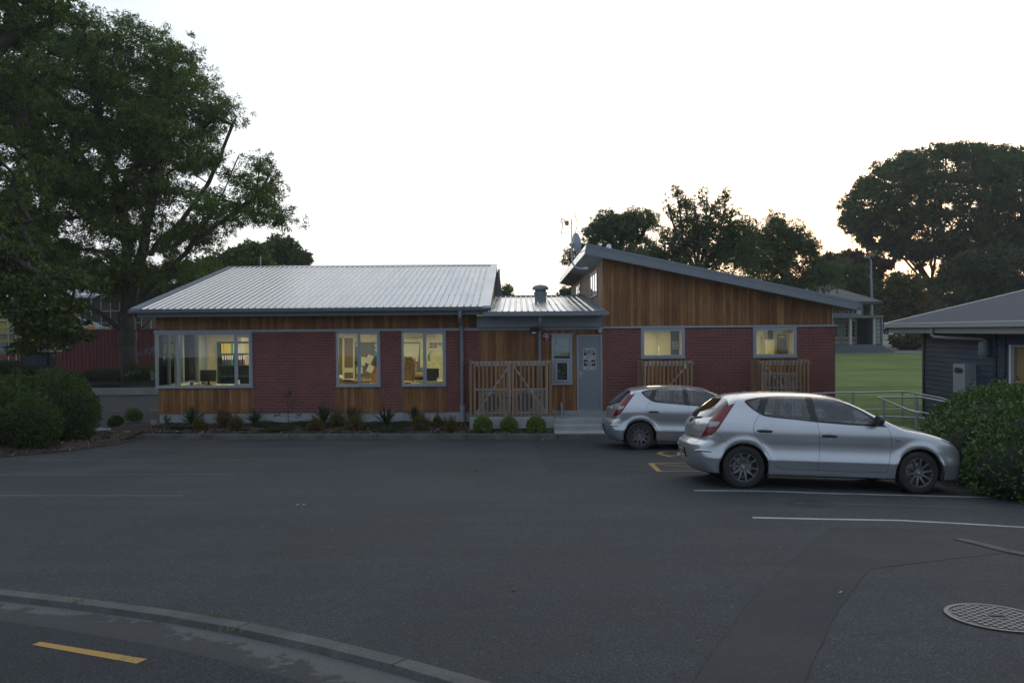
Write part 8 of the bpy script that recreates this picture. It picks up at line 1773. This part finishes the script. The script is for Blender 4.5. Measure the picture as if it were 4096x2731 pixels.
R2 = thing('long_building', 'grey building with a pale metal roof and scaffold seen through the ash branches', 'building', (at(450, 1400, 64)[0], 64, 0)); P = [at(-40, 1195, 64), at(520, 1160, 64)]; MB().box(P[0][0], P[1][0]+1, 64, 72, 0, P[0][2]).build('wall', simple('grey_cladding', (.08, .085, .09), .9, spec=.1, var=.15, vscale=1), R2)
P = [at(180, 1180, 63.5), at(780, 1180, 63.5), at(760, 1122, 70), at(240, 1108, 70)]; MB().prism([tuple(P[0]), tuple(P[1]), (P[2][0], 70, P[2][2]), (P[3][0], 70, P[3][2])], (0, 0, -.15)).build('roof', M['roof'], R2)
for k in range(7): bb('window', 260+k*70, 1215, 300+k*70, 1262, M['trim'], 63.9, .08, R2)
def scaffold(label, Y, x0, x1, zs, nx, seed):
    r = thing('scaffold', label, 'scaffolding', (at(x0, 1400, Y)[0], Y, 0), 'steel scaffolding'); R_ = random.Random(seed)
    for k in range(nx): x = x0+(x1-x0)*k/(nx-1)+R_.uniform(-4, 4); t_ = at(x, zs[0]-R_.uniform(0, 28), Y); MB().tube([(t_[0], Y, 0), tuple(t_)], .032, 6).build('standard', M['galv'], r)
    for z in zs: a, b_ = at(x0, z, Y), at(x1, z-2, Y); MB().tube([tuple(a), tuple(b_)], .030, 6).build('ledger', M['galv'], r)
    for k in range(3): x = x0+(x1-x0)*(k+.2)/3; MB().tube([tuple(at(x, zs[1], Y)), tuple(at(x+(x1-x0)/5, zs[0]-8, Y))], .025, 6).build('brace', M['galv'], r)
    for z in zs[1::2]: a, b_ = at(x0, z+4, Y), at(x1, z+4, Y); MB().box(a[0], b_[0], Y+.1, Y+.7, a[2]-.03, a[2]+.04).build('plank', tmb, r)
scaffold('steel scaffold on the yellow unfinished building at the far left', 56.5, -40, 100, (1262, 1284, 1310, 1335, 1396), 5, 3)
scaffold('steel scaffold along the pale roof behind the ash trunk', 62, 240, 560, (1128, 1190, 1245, 1292), 9, 4); scaffold('steel scaffold between the trunk and the left roof edge', 61, 600, 720, (1125, 1150, 1215), 4, 5)
r = thing('lightning_rod', 'thin white mast rising behind the left roof ridge', 'mast', tuple(at(1043, 1068, 45))); MB().tube([tuple(at(1043, 1120, 45)), tuple(at(1042, 1025, 45))], .035, 8).build('mast', M['galv'], r)
tag(MB().box(at(350, 1312, 56)[0], at(370, 1312, 56)[0], 56, 56.4, at(350, 1316, 56)[2], at(350, 1303, 56)[2]).build('site_box', simple('orange_box', (.5, .2, .03), .6), None), 'small orange box at the top of the red container, left of the trunk', 'box')

# ---- faint evening haze over the whole place
hz_ = MB().box(-402, 402, -14, 407, -6, 32).build('haze', [], None); hm = bpy.data.materials.new('haze'); hm.use_nodes = True; ht = hm.node_tree; ht.nodes.clear(); ho = N(ht, 'ShaderNodeOutputMaterial'); hv = N(ht, 'ShaderNodeVolumePrincipled')
hv.inputs['Density'].default_value = .0005; hv.inputs['Color'].default_value = (.94, .97, 1, 1); hv.inputs['Anisotropy'].default_value = .3; ht.links.new(hv.outputs[0], ho.inputs['Volume']); hz_.data.materials.clear(); hz_.data.materials.append(hm); hz_['kind'] = 'stuff'
